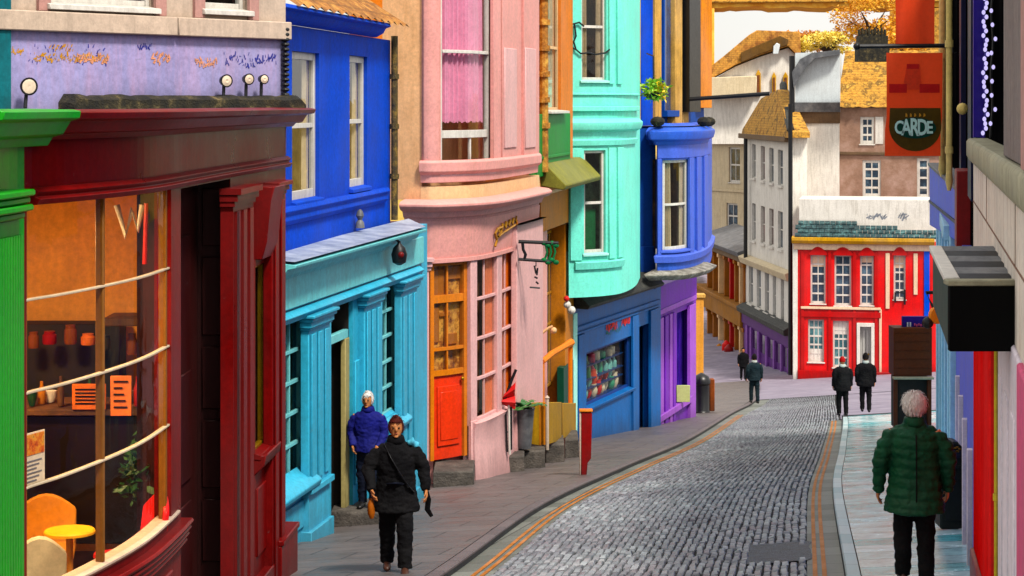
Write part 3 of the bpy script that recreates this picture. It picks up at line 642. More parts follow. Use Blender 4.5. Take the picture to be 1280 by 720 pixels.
# cornice and mouldings
def cor(name, mat, s0, s1):
    mb = MB(); z = zf_top
    FB.sweep(mb, s0, s1, [(-.05, z - .19), (.06, z - .19), (.1, z - .15), (.17, z - .14), (.22, z - .06), (.3, z - .045), (.32, z + .0), (.27, z + .012), (-.05, z + .02)]); return mb.build(name, mat, b.root, .004)
cor('cornice', M['maroon'], bs(96, .3), bs(357) + .12)
mb = MB(); FB.sweep(mb, SEAM, bs(357) + .03, [(-.03, zf_bot - .0), (.05, zf_bot), (.07, zf_bot + .04), (.035, zf_bot + .055), (.06, zf_bot + .09), (.02, zf_bot + .12), (-.03, zf_bot + .12)]); mb.build('fascia_moulding', M['maroon'], b.root, .004)
# recessed doorway: panelled reveal that faces up the street, inner wall and door
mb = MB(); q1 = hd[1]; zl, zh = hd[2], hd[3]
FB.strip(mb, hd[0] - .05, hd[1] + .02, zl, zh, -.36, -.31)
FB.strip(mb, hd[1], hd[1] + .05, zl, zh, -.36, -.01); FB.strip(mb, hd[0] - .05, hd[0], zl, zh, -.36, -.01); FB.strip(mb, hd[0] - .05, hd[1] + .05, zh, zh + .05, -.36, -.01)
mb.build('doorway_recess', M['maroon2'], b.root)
mb = MB()
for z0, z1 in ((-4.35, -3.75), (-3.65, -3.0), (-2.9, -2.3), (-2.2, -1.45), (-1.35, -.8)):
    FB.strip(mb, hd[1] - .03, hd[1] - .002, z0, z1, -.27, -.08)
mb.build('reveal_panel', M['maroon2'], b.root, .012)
mb = MB(); FB.strip(mb, hd[0] + .5, hd[1] - .45, zl, zh - .5, -.31, -.28)
for a in (0, 1):
    for z0, z1 in ((zl + .7, zl + 1.5), (zl + 1.7, zl + 2.7)): FB.strip(mb, hd[0] + .62 + a * .62, hd[0] + 1.1 + a * .62, z0, z1, -.28, -.26)
dr = mb.build('door', M['maroon2'], b.root, .01)
mk = MB(); mk.ball(FB.P(hd[0] + .7, zl + 1.55, -.25), .035); mk.build('handle', M['brass'], dr)
# pilasters, bracket, narrow window with its sill
b.pilaster(M['maroon'], 291, 317, 236, None, .1, fac=FB, cap=.16, base=.35, flutes=3)
b.pilaster(M['maroon'], 340, 356, 228, None, .08, fac=FB, cap=.14, base=.0, flutes=2)
mb = MB(); FB.sweep(mb, bs(319), bs(334), [(-.02, FB.z(326, 322)), (.07, FB.z(326, 322)), (.12, FB.z(326, 300)), (.16, FB.z(326, 250)), (.2, FB.z(326, 232)), (-.02, FB.z(326, 232))]); mb.build('bracket', M['maroon'], b.root, .008)
sw = b.window((319, 333, 330, 560, 326), M['brass'], M['glass'], 1, 1, fw=.03, n=-.06, sill=M['maroon'], inside=M['warmdark'], fac=FB, deep=.3)
mb = MB(); FB.sweep(mb, bs(318), bs(338), [(-.02, FB.z(326, 590)), (.1, FB.z(326, 575)), (.12, FB.z(326, 562)), (-.02, FB.z(326, 562))]); FB.strip(mb, bs(320), bs(335), FB.z(326, 690), FB.z(326, 605), -.02, .02); mb.build('lower_panel', M['maroon'], b.root, .01)
mb = MB(); zb_ = ground(-2.5, 21.5); FB.strip(mb, bs(337), bs(357) + .03, zb_ - .4, zb_ + .42, -.02, .13); FB.strip(mb, bs(337), bs(357) + .05, zb_ + .42, zb_ + .48, -.02, .15); FB.strip(mb, bs(289), bs(337), zb_ - .5, zb_ + .28, -.02, .09); mb.build('plinth', M['maroon'], b.root, .01)
# upper storey: lilac band, buff sill course, window surrounds
us = FU.su; zt = 4.5
z_s0, z_s1 = FU.z(357, 50), FU.z(357, 28)
wins = [FU.rect((62, 192, -240, 3, 62)), FU.rect((255, 309, -240, 10, 255))]
mb = MB(); FU.wall(mb, us(-70), us(357), z_s1, zt, wins, 0, .18); mb.build('upper_wall', M['buff'], b.root)
mb = MB(); FU.wall(mb, us(-70), us(357) , zf_top - .5, z_s0 + .02, [], .01, .1); mb.build('painted_band', M['purpleband'], b.root)
mb = MB()
for a_, c_ in ((-70, 215.5), (216.5, 358)): FU.strip(mb, us(a_), us(c_), z_s0, z_s1, -.1, .09)
mb.build('sill_course', M['buff'], b.root, .01)
for h in wins:
    for q in (h[0] - .16, h[1]): mb = MB(); FU.strip(mb, q, q + .16, z_s1, h[3], -.05, .03); mb.build('window_surround', M['pinkstone'], b.root, .01)
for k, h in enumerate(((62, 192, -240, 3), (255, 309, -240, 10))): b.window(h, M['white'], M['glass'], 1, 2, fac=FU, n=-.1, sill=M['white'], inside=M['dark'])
mb = MB(); p1, p2 = FU.p[2], FU.p[2] + Vector((-2.6, 2.2)); mb.quad((p1.x, p1.y, -1.2), (p2.x, p2.y, -1.2), (p2.x, p2.y, zt), (p1.x, p1.y, zt)); p0 = FU.p[0]; p3 = p0 + Vector((-2.6, 2.2))
mb.quad((p0.x, p0.y, zt), (p1.x, p1.y, zt), (p2.x, p2.y, zt), (p3.x, p3.y, zt)); mb.build('gable_wall', M['buff'], b.root)
# weathered stone ledge on top of the shop cornice
mb = MB(); rings = []; r = random.Random(4)
for i in range(50):
    s = us(72) + (us(362) - us(72)) * i / 49; t = FU.pt(s); nn = FU.nrm(s); hgt = FU.z(357, 118) - zf_top - .02 + noise.noise((i * .35, 0, 0)) * .03
    if i in (0, 49): hgt *= .5
    rings.append([FU.P(s, zf_top - .05, .0), FU.P(s, zf_top - .05, .26 + .03 * noise.noise((i * .5, 3, 0))), FU.P(s, zf_top + hgt * .7, .25 + .03 * noise.noise((i * .6, 7, 0))), FU.P(s, zf_top + hgt, .17), FU.P(s, zf_top + hgt, .0)])
mb.loft(rings); mb.build('stone_ledge', M['mossstone'], b.root)
M['gold'] = paint('gold_lettering', '#e0a62c', .4, .2, .2, .05); M['blush'] = paint('blush_lettering', '#eaa98a', .5, .1, .2, .05); M['indigo'] = paint('indigo_lettering', '#3b3f9a', .5, .2, .2, .05)
mb = MB(); flecks(mb, FU, 12, 30, 60, 68, .014, 14, (.02, .045), 1); mb.build('lettering', M['gold'], b.root, smooth=False)
mb = MB(); flecks(mb, FU, 42, 135, 66, 76, .014, 70, (.02, .055), 2); mb.build('lettering', M['gold'], b.root, smooth=False)
mb = MB(); flecks(mb, FU, 62, 92, 56, 62, .014, 18, (.02, .04), 3); mb.build('lettering', M['gold'], b.root, smooth=False)

mb = MB(); flecks(mb, FU, 95, 136, 67, 77, .016, 40, (.02, .055), 4); mb.build('lettering', M['blush'], b.root, smooth=False)
mb = MB(); flecks(mb, FU, 191, 212, 66, 79, .016, 30, (.025, .06), 5, ref=191); mb.build('lettering', M['blush'], b.root, smooth=False)
mb = MB(); flecks(mb, FU, 244, 272, 73, 83, .016, 30, (.025, .06), 6, ref=244); mb.build('lettering', M['blush'], b.root, smooth=False)

mb = MB(); flecks(mb, FU, 36, 134, 55, 79, .012, 46, (.015, .04), 7); mb.build('lettering', M['indigo'], b.root, smooth=False)
mb = MB(); flecks(mb, FU, 280, 346, 66, 82, .014, 50, (.02, .06), 8, ref=280); mb.build('lettering', M['indigo'], b.root, smooth=False)
mb = MB(); flecks(mb, FU, 172, 190, 55, 60, .014, 10, (.03, .06), 9); mb.build('lettering', M['indigo'], b.root, smooth=False)

# downpipe with chain-like texture at the right end of the band
mb = MB(); q = FU.P(us(352), 0, .06)
for k in range(16): mb.ball((q.x, q.y, zf_top + .05 + k * .055), .045, 8, 6, (1, 1, .62))
mb.build('downpipe', M['iron'], b.root)
# round floodlights on the ledge
M['lens'] = paint('lamp_lens', '#f0dfc8', .25, .08, .2, .03, coat=.5)
spec = [(36, 108, 11, 'largest round floodlight, alone above the green cornice'), (283, 101, 8, 'round floodlight on the ledge, left one of three by the blue wall'), (311, 99, 7, 'round floodlight on the ledge, middle one of three by the blue wall'), (330, 99, 6, 'smallest round floodlight on the ledge, nearest the blue wall')]
for u, v, rpx, lab in spec:
    s = us(u, .2); c = FU.P(s, FU.z(u, v, .2), .2); rad = rpx / F * c.y; nn = FU.nrm(s); ax = Vector((nn.x, nn.y - .5, -.05)).normalized()
    t = thing('floodlight', (c.x, c.y, zf_top), lab, 'floodlight', 'floodlights on the shop ledge')
    mb = MB(); mb.lathe(c - ax * .09, [(.02, 0), (rad * .75, .02), (rad, .08), (rad * 1.04, .1), (rad * .9, .1)], 20, ax); mb.build('housing', M['iron'], t)
    mb = MB(); mb.lathe(c, [(.001, .012), (rad * .3, .02), (rad * .92, .008), (rad * .9, -.01)], 20, ax); mb.build('lens', M['lens'], t)
    mb = MB(); mb.tube([c - ax * .06 - Vector((0, 0, rad * .6)), (c.x - ax.x * .06, c.y, zf_top + .02)], .018); mb.build('bracket', M['iron'], t)

# ---------------------------------------------------------------- green neighbour, near edge of the view
g_ = B('shop_building', 'bright green painted shopfront at the near end, with fluted pilaster', 'building', FB, bs(10))
mb = MB(); FB.wall(mb, bs(-60), SEAM - .12, -5.2, zf_top, [], .01, .1); mb.build('wall', M['green'], g_.root)
mb = MB(); z = zf_top; FB.sweep(mb, bs(-60), bs(96, .3) - .01, [(-.05, z - .23), (.08, z - .23), (.12, z - .17), (.2, z - .15), (.26, z - .06), (.33, z - .04), (.34, z + .01), (.28, z + .02), (-.05, z + .025)]); mb.build('cornice', M['green'], g_.root, .005)
mb = MB(); z0, z1 = FB.z(20, 276, .14), FB.z(20, 238, .14); e = bs(41, .18)
for k in range(4): FB.strip(mb, bs(-60), e - (.0, .012, .004, .03)[k], z1 - (z1 - z0) * (k + 1) / 4 + .006, z1 - (z1 - z0) * k / 4, .012, (.2, .17, .19, .14)[k])
mb.build('capital', M['green'], g_.root, .01)
mb = MB(); z0 = -5.2; z1 = FB.z(20, 276, .12); e = bs(30, .12); FB.strip(mb, bs(-60), e, z0, z1, .012, .09)
s = e
for k in range(9): FB.sweep(mb, s - .05, s - .012, [(.09, z0), (.118, z0), (.118, z1 - .1), (.09, z1 - .1)]); s -= .055
mb.build('pilaster', M['green'], g_.root, .006)
M['teal'] = paint('teal_render', '#1d6f78', .6, .2, .4, .2)
gu = Fac([(-8.6, 14.31), (-7.3, 15.95), (-4.84, 19.05)]); mb = MB(); gu.strip(mb, gu.su(-60), gu.su(9), zf_top - .4, 4.5, .02, .06); mb.build('upper_wall', M['teal'], g_.root)

# ---------------------------------------------------------------- café interior behind the bow window
FLOOR = -4.18; CEIL = -.55
room = thing('cafe_interior', (-4.0, 16.5, FLOOR), 'warm orange walled cafe room behind the curved shop window', 'room')
mb = MB(); bw_ = 18.7
mb.quad((-6.2, bw_, FLOOR), (-3.16, bw_, FLOOR), (-3.16, bw_, CEIL), (-6.2, bw_, CEIL)); mb.quad((-3.16, bw_, FLOOR), (-3.16, 17.0, FLOOR), (-3.16, 17.0, CEIL), (-3.16, bw_, CEIL)); mb.quad((-6.2, 13, FLOOR), (-6.2, bw_, FLOOR), (-6.2, bw_, CEIL), (-6.2, 13, CEIL)); mb.build('wall', M['orangewall'], room)
M['floorwood'] = paint('floor_boards', '#5a3218', .4, .2, .3, .05)
mb = MB(); mb.face(*[mb.vert(p) for p in ((-6.2, 12.4, FLOOR), (-3.6, 12.4, FLOOR), (-2.95, 16.4, FLOOR), (-3.16, 16.9, FLOOR), (-3.16, bw_, FLOOR), (-6.2, bw_, FLOOR))]); mb.build('floor', M['floorwood'], room)
M['ceil'] = paint('cream_ceiling', '#d8a868', .7, .1, .1, .02)
mb = MB(); mb.face(*[mb.vert(p) for p in ((-6.2, 12.4, CEIL), (-3.6, 12.4, CEIL), (-2.98, 16.4, CEIL), (-3.16, 16.9, CEIL), (-3.16, bw_, CEIL), (-6.2, bw_, CEIL))]); mb.build('ceiling', M['ceil'], room)
t = thing('ceiling_lamp', (-4.3, 15.4, CEIL), 'lit ceiling lamp inside the orange cafe', 'lamp')
mb = MB(); mb.lathe((-4.3, 15.4, CEIL), [(.3, 0), (.3, -.05), (.26, -.06), (.26, -.01)], 20); mb.build('rim', M['white'], t)
mb = MB(); mb.lathe((-4.3, 15.4, CEIL - .03), [(.001, -.05), (.2, -.04), (.255, 0)], 20); mb.build('bulb', emit('warm_bulb', '#ffd8a0', 330), t)
M['counter'] = paint('counter_wood', '#1c0f08', .35, .3, .2, .05); M['paper'] = paint('paper', '#eae6e4', .7, .05, .1, .02, corner=False); M['orangecard'] = paint('orange_card', '#d8782c', .6, .25, .1, .03, corner=False)
t = thing('serving_counter', (-4.3, 17.9, FLOOR), 'dark cafe counter with shelves against the orange wall', 'counter')
def ubox(mb, u0, u1, v0, v1, Y, d):
    x0, x1 = X_(u0, Y), X_(u1, Y); z0, z1 = Z_(v1, Y), Z_(v0, Y); mb.box(((x0 + x1) / 2, Y + d / 2, (z0 + z1) / 2), (abs(x1 - x0), d, abs(z1 - z0)))
mb = MB(); ubox(mb, -20, 205, 520, 680, 17.3, .6); mb.build('base_unit', M['counter'], t, .01)
mb = MB(); ubox(mb, -20, 150, 405, 500, 18.25, .3); mb.build('back_shelf', M['dark'], t, .01)
mb = MB(); ubox(mb, -20, 205, 512, 520, 17.22, .75); ubox(mb, 128, 205, 398, 408, 17.6, .5); ubox(mb, 150, 205, 498, 506, 17.6, .4); mb.build('worktop', M['warmdark'], t, .008)
M['tan'] = paint('tan_leather', '#c08040', .5, .12, .1, .05); M['glassware'] = plain('green_bottle', '#20482c', .2); M['redpot'] = plain('red_crockery', '#a02818', .3)
r = random.Random(2)
mats = [M['dark'], M['orangecard'], M['warmdark'], paint('kraft_box', '#7a4318', .7), paint('red_tin', '#8a1d10', .4)]
names = [('orange menu card propped on the dark counter', 90, 132, 480, 512, 17.2, 1), ('orange menu sheet hung by the window upright', 138, 164, 470, 520, 16.4, 1)]
for lab, u0, u1, v0, v1, Y, mi in names:
    mb = MB(); ubox(mb, u0, u1, v0, v1, Y, .02); o = mb.build('menu_card', mats[mi], None, .003); tag(o, lab, 'menu')
    mb = MB()
    for k in range(5): ubox(mb, u0 + 4, u1 - 4 - (k * 7) % 9, v0 + 6 + k * (v1 - v0 - 10) / 5, v0 + 8 + k * (v1 - v0 - 10) / 5, Y - .006, .004)
    mb.build('print', M['counter'], o)
for k, (u, v, w_, h_, c_) in enumerate([(42, 425, 14, 20, 3), (62, 422, 18, 16, 4), (88, 418, 16, 24, 3), (110, 424, 18, 14, 1), (132, 428, 13, 18, 0), (165, 430, 12, 26, 3), (186, 436, 14, 16, 4), (178, 480, 16, 18, 3), (195, 478, 8, 24, 0)]):
    mb = MB(); Y = 17.9; x = X_(u, Y); zb = Z_(v + h_ / 2, Y); hh = h_ / F * Y; ww = w_ / F * Y; mb.lathe((x, Y, zb), [(ww * .45, 0), (ww * .5, hh * .1), (ww * .5, hh * .7), (ww * .38, hh * .82), (ww * .4, hh), (.01, hh)], 12)
    tag(mb.build('storage_jar', mats[c_]), 'small shelf jar or tin on the dark cafe shelving', 'jar', 'jars and tins on the cafe shelves')
for k in range(12):
    u = (40, 52, 63, 76, 101, 112, 124, 152, 163, 172, 184, 196)[k]; Y = 17.35 + (k % 3) * .12; x = X_(u, Y); zb = Z_(512, 17.22) + .01; hh = (.12, .2, .1, .26, .14, .22)[k % 6]; rr_ = (.04, .035, .055, .03)[k % 4]
    mb = MB(); mb.lathe((x, Y, zb), [(rr_ * .8, 0), (rr_, .01), (rr_, hh * .6), (rr_ * .45, hh * .78), (rr_ * .4, hh), (.005, hh)] if k % 2 else [(rr_ * .6, 0), (rr_, hh * .5), (rr_ * 1.1, hh), (rr_ * .9, hh), (.005, hh * .3)], 12)
    tag(mb.build('bottle' if k % 2 else 'cup', (M['glassware'], M['tan'], M['paper'], M['warmdark'], M['redpot'])[k % 5]), ('bottle' if k % 2 else 'cup') + ' standing on the dark cafe worktop', 'bottle' if k % 2 else 'cup', ('bottles' if k % 2 else 'cups') + ' on the cafe worktop')
# pale lit letter and red stroke in the upper pane
M['lit'] = plain('white_letter', '#f4ead8', .3); M['redtube'] = plain('red_tube', '#d82a24', .3)
t = thing('window_sign', (X_(165, 17), 17, Z_(320, 17)), 'large white W lettering with red stroke hung in the cafe window', 'sign')
def px3(u, v, Y): return Vector((X_(u, Y), Y, Z_(v, Y)))
mb = MB(); Y = 16.6
for pts in ([(146, 256), (157, 296), (165, 262), (172, 288), (178, 256)],): mb.tube([px3(u, v, Y) for u, v in pts], .026, 8)
mb.build('letter', M['lit'], t)
mb = MB(); mb.tube([px3(183, 254, Y), (px3(181, 330, Y))], .02, 8); mb.build('red_stroke', M['redtube'], t)
# poster on the inside of the glass
s0 = bs(33) + .05; mb = MB(); FB.strip(mb, s0, s0 + .3, FB.z(45, 611), FB.z(45, 543), -.075, -.07); po = mb.build('poster', M['paper']); tag(po, 'event poster with red and orange picture stuck inside the window', 'poster')
mb = MB(); FB.strip(mb, s0 + .01, s0 + .29, FB.z(45, 571), FB.z(45, 545), -.07, -.066); mb.build('picture', rough_stone('poster_art', ['#7a1c28', '#d8641c', '#f0b040', '#3a2a5a'], 14, .0, .5), po)
mb = MB()
for k in range(6): FB.strip(mb, s0 + .03, s0 + .26 - (k % 3) * .03, FB.z(45, 580 + k * 5), FB.z(45, 578 + k * 5), -.07, -.067)
mb.build('print', plain('grey_print', '#8a90a8', .7), po)
# table and chairs
M['yellow'] = paint('yellow_top', '#f0b414', .35, .06, .05, .02); M['beige'] = paint('beige_leather', '#d8c8a8', .5, .1, .1, .05); M['redv'] = paint('red_vinyl', '#d81a12', .4, .12, .1, .05)
c = px3(87, 662, 15.75)
t = thing('cafe_table', (c.x, c.y, FLOOR), 'small round yellow topped cafe table', 'table')
mb = MB(); mb.lathe((c.x, c.y, c.z), [(.001, .0), (.19, .0), (.2, -.012), (.2, -.03), (.15, -.034), (.001, -.034)], 28); mb.build('table_top', M['yellow'], t)
mb = MB(); mb.lathe((c.x, c.y, FLOOR), [(.16, 0), (.16, .02), (.03, .05), (.028, c.z - FLOOR - .034)], 16); mb.build('pedestal', M['tan'], t)
def cafe_chair(lab, x, y, rz, mat, seat=.46, bh=.5, back_r=.2, w=.42):
    t = thing('cafe_chair', (x, y, FLOOR), lab, 'chair'); ca, sa = math.cos(rz), math.sin(rz)
    T = lambda p: (x + p[0] * ca - p[1] * sa, y + p[0] * sa + p[1] * ca, FLOOR + p[2])
    mb = MB(); mb.box(T((0, 0, seat)), (w, w, .07), rz); mb.build('seat', mat, t, .02)
    mb = MB(); rings = []
    for i in range(9):
        a = -w / 2 + w * i / 8; hh = bh * (.72 + .28 * math.sin(PI * i / 8)); cv = -.06 * math.sin(PI * i / 8)
        rings.append([T((a, w / 2 - .03 - cv, seat)), T((a, w / 2 + .03 - cv, seat)), T((a, w / 2 + .07 - cv, seat + hh)), T((a, w / 2 + .02 - cv, seat + hh))])
    mb.loft(rings); mb.build('backrest', mat, t, .015)
    for sx in (-1, 1):
        for sy in (-1, 1): mb = MB(); mb.tube([T((sx * w * .42, sy * w * .42, 0)), T((sx * w * .38, sy * w * .38, seat - .03))], .016, 8); mb.build('leg', M['counter'], t)
cafe_chair('pale beige cafe chair beside the round table', X_(46, 15.2) - .02, 15.2, math.radians(-160), M['beige'], .44, .52)
cafe_chair('tan upholstered chair behind the round table', X_(55, 16.6), 16.6, math.radians(10), M['tan'], .46, .42, w=.5)
cafe_chair('bright red chair inside the window corner', X_(160, 16.3), 16.25, math.radians(-55), M['redv'], .5, .5)
c = px3(176, 640, 16.4); t = thing('potted_plant', (X_(190, 17.2), 17.2, FLOOR), 'dark leafy plant in the shadow of the cafe window corner', 'plant')
M['leafdark'] = rough_stone('dark_leaf', ['#0e2410', '#1d4a1c', '#3d7a30'], 6, .2, .5)
mb = MB(); leaves(mb, (X_(176, 16.9), 16.9, Z_(590, 16.9)), (.14, .18, .36), 240, .11, 8); mb.build('foliage', M['leafdark'], t, smooth=False)
mb = MB(); mb.lathe((X_(176, 16.9), 16.9, FLOOR), [(.11, 0), (.14, .3), (.15, .32), (.12, .32), (.03, .3), (.025, .6)], 14); mb.build('pot', M['tan'], t)

# ---------------------------------------------------------------- blue house with turquoise shopfront
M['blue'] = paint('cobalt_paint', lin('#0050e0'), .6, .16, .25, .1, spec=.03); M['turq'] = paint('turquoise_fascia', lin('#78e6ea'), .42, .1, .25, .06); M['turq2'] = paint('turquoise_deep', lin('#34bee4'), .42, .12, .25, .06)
M['goldtile'] = rough_stone('gold_roof_tiles', ['#5a3a1a', '#a86c28', '#d8a048'], 5, .7, .8, courses=3)
M['drape'] = paint('cream_drapes', '#d8c4a8', .8, .15, .1, .05, corner=False)
FC = Fac.uy([(345, 24.6), (536, 33.0)]); FCU = Fac.uy([(345, 25.2), (489, 32.2)])
b = B('shop_house', 'cobalt blue house over a turquoise shopfront with white sash windows', 'building', FC)
w1, w2 = (365, 399, 64, 251, 372), (437, 459, 69, 235, 440)
b.wall(M['blue'], 345, 488, 30, 348, [w1, w2], fac=FCU, ref=355, depth=.22, back=5, name='upper_wall')
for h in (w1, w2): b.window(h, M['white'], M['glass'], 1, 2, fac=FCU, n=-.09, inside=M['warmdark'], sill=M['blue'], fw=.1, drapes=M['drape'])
b.moulding('cornice', M['blue'], 345, 489, [(9, .26), (14, .28), (17, .2), (24, .16), (30, .05)], ref=358, fac=FCU)
b.moulding('sill_band', M['blue'], 345, 488, [(258, .07), (264, .1), (268, .06), (276, .07), (282, .02)], ref=358, fac=FCU)
mb = MB(); s0, s1 = FCU.su(345), FCU.su(489); z = FCU.z(358, 10, .2)
rows = []
for k in range(9): rows.append([FCU.P(s0 + (s1 - s0) * i / 30, z + k * .32 + .05 * (i % 2) + .03, .3 - k * .5) for i in range(31)])
mb.loft(rows, cap=False, closed=False); mb.build('roof', M['goldtile'], b.root, smooth=False)
# shopfront
d1 = (414, 440, 395, None); zdoor = FC.z(414, 412)
wA = (345, 384, 400, 610, 360); wB = (478, 500, 338, 560, 478)
zb1 = FC.z(360, 606)
hA = FC.rect((346, 384, 398, 612, 360)); hA = (FC.su(340), hA[1], zb1, FC.z(360, 402)); hB = (FC.su(478), FC.su(500), zb1 + .05, FC.z(360, 402)); hD = (FC.su(414), FC.su(441), -8, FC.z(360, 402))
mb = MB(); FC.wall(mb, FC.su(340), FC.su(534), low(FC, FC.su(345), FC.su(534)) - .3, FC.z(360, 326), [hA, hB, hD], 0, .2, back=3); mb.build('shopfront_wall', M['turq2'], b.root)
b.bar('fascia', M['turq'], 340, 530, 345, 388, -.02, .05, ref=360, fac=FC)
mb = MB(); z = FC.z(360, 325); FC.sweep(mb, FC.su(340), FC.su(533, .3), [(-.05, z - .22), (.06, z - .22), (.08, z - .17), (.15, z - .15), (.2, z - .07), (.3, z - .05), (.31, z - .01), (.2, z + .0), (-.05, z + .04)]); mb.build('cornice', M['turq'], b.root, .006)
mb = MB(); q = [FC.P(FC.su(340), z + .03, .29), FC.P(FC.su(533, .3) , z + .03, .29), FC.P(FC.su(533), z + .075, -.3), FC.P(FC.su(340), z + .075, -.3)]; mb.quad(*q); mb.build('lead_flashing', rough_stone('pale_lead', ['#6a7690', '#98a4ba', '#c0c8d4'], 3, .2, .5), b.root)
mb = MB(); zz = FC.z(360, 398); FC.sweep(mb, FC.su(340), FC.su(521), [(-.02, zz - .05), (.08, zz - .05), (.1, zz), (.13, zz + .03), (.1, zz + .06), (.05, zz + .09), (-.02, zz + .09)]); mb.build('architrave', M['turq2'], b.root, .006)
for u0, u1 in ((385, 413), (454, 477), (501, 521)): b.pilaster(M['turq2'], u0, u1, 405, None, .09, ref=u0, fac=FC, cap=.22, base=.42, flutes=3, z0=None) if False else None
def cpil(u0, u1):
    f = FC; n = .09; s0, s1 = f.su(u0, n), f.su(u1, n); mb = MB(); zt = FC.z(360, 400); zb = low(f, s0, s1); zg = zb + .4; w_ = s1 - s0
    f.strip(mb, s0 + .03, s1 - .03, zb, zt - .2, -.02, n)
    for k in range(3): a = s0 + .05 + (w_ - .1) * (k + .2) / 3; f.strip(mb, a, a + (w_ - .1) * .2, zg + .85, zt - .26, n, n + .025)
    for d, z0, z1 in ((.03, .2, .17), (.05, .17, .09), (.08, .09, .04), (.11, .04, 0)): f.strip(mb, s0 + .03 - d, s1 - .03 + d, zt - z0, zt - z1, -.02, n + d)
    f.strip(mb, s0 - .01, s1 + .01, zb, zg + .22, -.02, n + .05); f.strip(mb, s0, s1, zg + .7, zg + .78, -.02, n + .06)
    return mb.build('pilaster', M['turq2'], b.root, .008)
for u in ((385, 413), (455, 477), (501, 522)): cpil(*u)
def shopwin(h, cols, rows, inside):
    s0, s1, z0, z1 = h; mb = MB(); n = -.1
    for q in (s0, s1 - .06): FC.strip(mb, q, q + .06, z0, z1, n - .03, n + .03)
    for i in range(1, cols): c = s0 + (s1 - s0) * i / cols; FC.strip(mb, c - .014, c + .014, z0, z1, n - .02, n + .02)
    for i in range(rows + 1): z_ = z0 + .03 + (z1 - z0 - .06) * i / rows; FC.strip(mb, s0 + .06, s1 - .06, z_ - .022, z_ + .022, n - .018, n + .03)
    w_ = mb.build('window', M['turqlight'], b.root, .004); mb = MB(); mb.quad(FC.P(s0, z0, n), FC.P(s1, z0, n), FC.P(s1, z1, n), FC.P(s0, z1, n)); mb.build('pane', M['glass'], w_)
    mb = MB(); d = n - .7; P = FC.P; mb.quad(P(s0, z0, d), P(s1, z0, d), P(s1, z1, d), P(s0, z1, d)); mb.quad(P(s0, z0, n), P(s1, z0, n), P(s1, z0, d), P(s0, z0, d)); mb.quad(P(s1, z0, d), P(s1, z0, n), P(s1, z1, n), P(s1, z1, d)); mb.quad(P(s0, z1, d), P(s1, z1, d), P(s1, z1, n), P(s0, z1, n)); mb.build('interior', inside, w_)
    return w_
M['turqlight'] = paint('turquoise_bars', '#8fd8dc', .4, .06, .2, .04)
M['greenroom'] = rough_stone('green_room', ['#0a1210', '#1c3a30', '#4a6a50', '#7a3a2a'], 2.2, .1, .8)
shopwin(hA, 3, 5, M['greenroom']); shopwin(hB, 2, 5, M['greenroom'])
# sloping stall boards under the windows
for a, c_ in ((340, 386), (476, 502)):
    mb = MB(); s0, s1 = FC.su(a), FC.su(c_); FC.sweep(mb, s0, s1, [(-.1, zb1 - .1), (.16, zb1 - .16), (.18, zb1 - .1), (.16, zb1 - .06), (-.1, zb1 + .1)]); mb.build('stall_riser', M['turq2'], b.root, .01)
    mb = MB(); FC.strip(mb, s0 + .15, s1 - .1, low(FC, s0, s1) + .6, zb1 - .3, -.01, .03); mb.build('stall_panel', M['turq2'], b.root, .012)
# recessed entrance with transom and pale door frame
mb = MB(); s0, s1 = hD[0], hD[1]; zl = low(FC, s0, s1); P = FC.P; d = -1.0; zh = hD[3]
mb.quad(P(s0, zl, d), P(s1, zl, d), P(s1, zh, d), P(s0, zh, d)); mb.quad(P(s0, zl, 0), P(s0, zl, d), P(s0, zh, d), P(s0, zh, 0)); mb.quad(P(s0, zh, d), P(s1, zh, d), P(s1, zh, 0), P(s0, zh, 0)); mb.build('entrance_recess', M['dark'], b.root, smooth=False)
mb = MB(); FC.strip(mb, s1 - .005, s1 + .04, zl, zh, d, -.06); mb.build('reveal', M['dark'], b.root)
mb = MB(); FC.strip(mb, s1 + .05, s1 + .4, low(FC, s0, s1) + .9, zh - .9, -.02, .03); mb.build('entrance_panel', M['turq2'], b.root, .012)
mb = MB(); zt_ = zh - .5; FC.strip(mb, s0 + .02, s1 - .02, zt_ - .06, zt_ + .06, -.14, -.06); mb.build('transom', M['turqlight'], b.root, .006)
M['olive'] = paint('olive_paint', '#b4a878', .5, .1, .2, .05); mb = MB(); FC.strip(mb, FC.su(431, -.06), FC.su(440, -.06), zl, zt_ - .06, -.12, -.05); mb.build('door_frame', M['olive'], b.root, .008)
# lantern on the fascia corner
c = FC.P(FC.su(499, .25), FC.z(499, 318, .25), .25); t = thing('wall_lantern', (c.x, c.y, c.z), 'black round lantern fixed to the turquoise fascia corner', 'lantern')
mb = MB(); mb.lathe(c, [(.03, -.16), (.1, -.12), (.12, 0), (.09, .1), (.03, .16), (.02, .2)], 14); mb.build('body', M['iron'], t)
mb = MB(); mb.tube([c + Vector((0, 0, .18)), c + Vector((-.08, 0, .26)), FC.P(FC.su(499), c.z + .22, 0)], .02, 8); mb.build('arm', M['iron'], t)
mb = MB(); mb.ball(c + Vector((.03, -.09, .0)), .05, 10, 6); mb.build('lens', paint('dim_red_lens', '#7a1c14', .3), t)
# finial stub on the flashing
c = FCU.P(FCU.su(450, .1), 0, .1); zz = FC.z(360, 325) + .13; mb = MB(); mb.lathe((c.x, c.y, zz), [(.07, 0), (.06, .08), (.03, .12), (.06, .18), (.04, .25), (.005, .28)], 12); mb.build('vent_cowl', M['leadroof'], b.root)
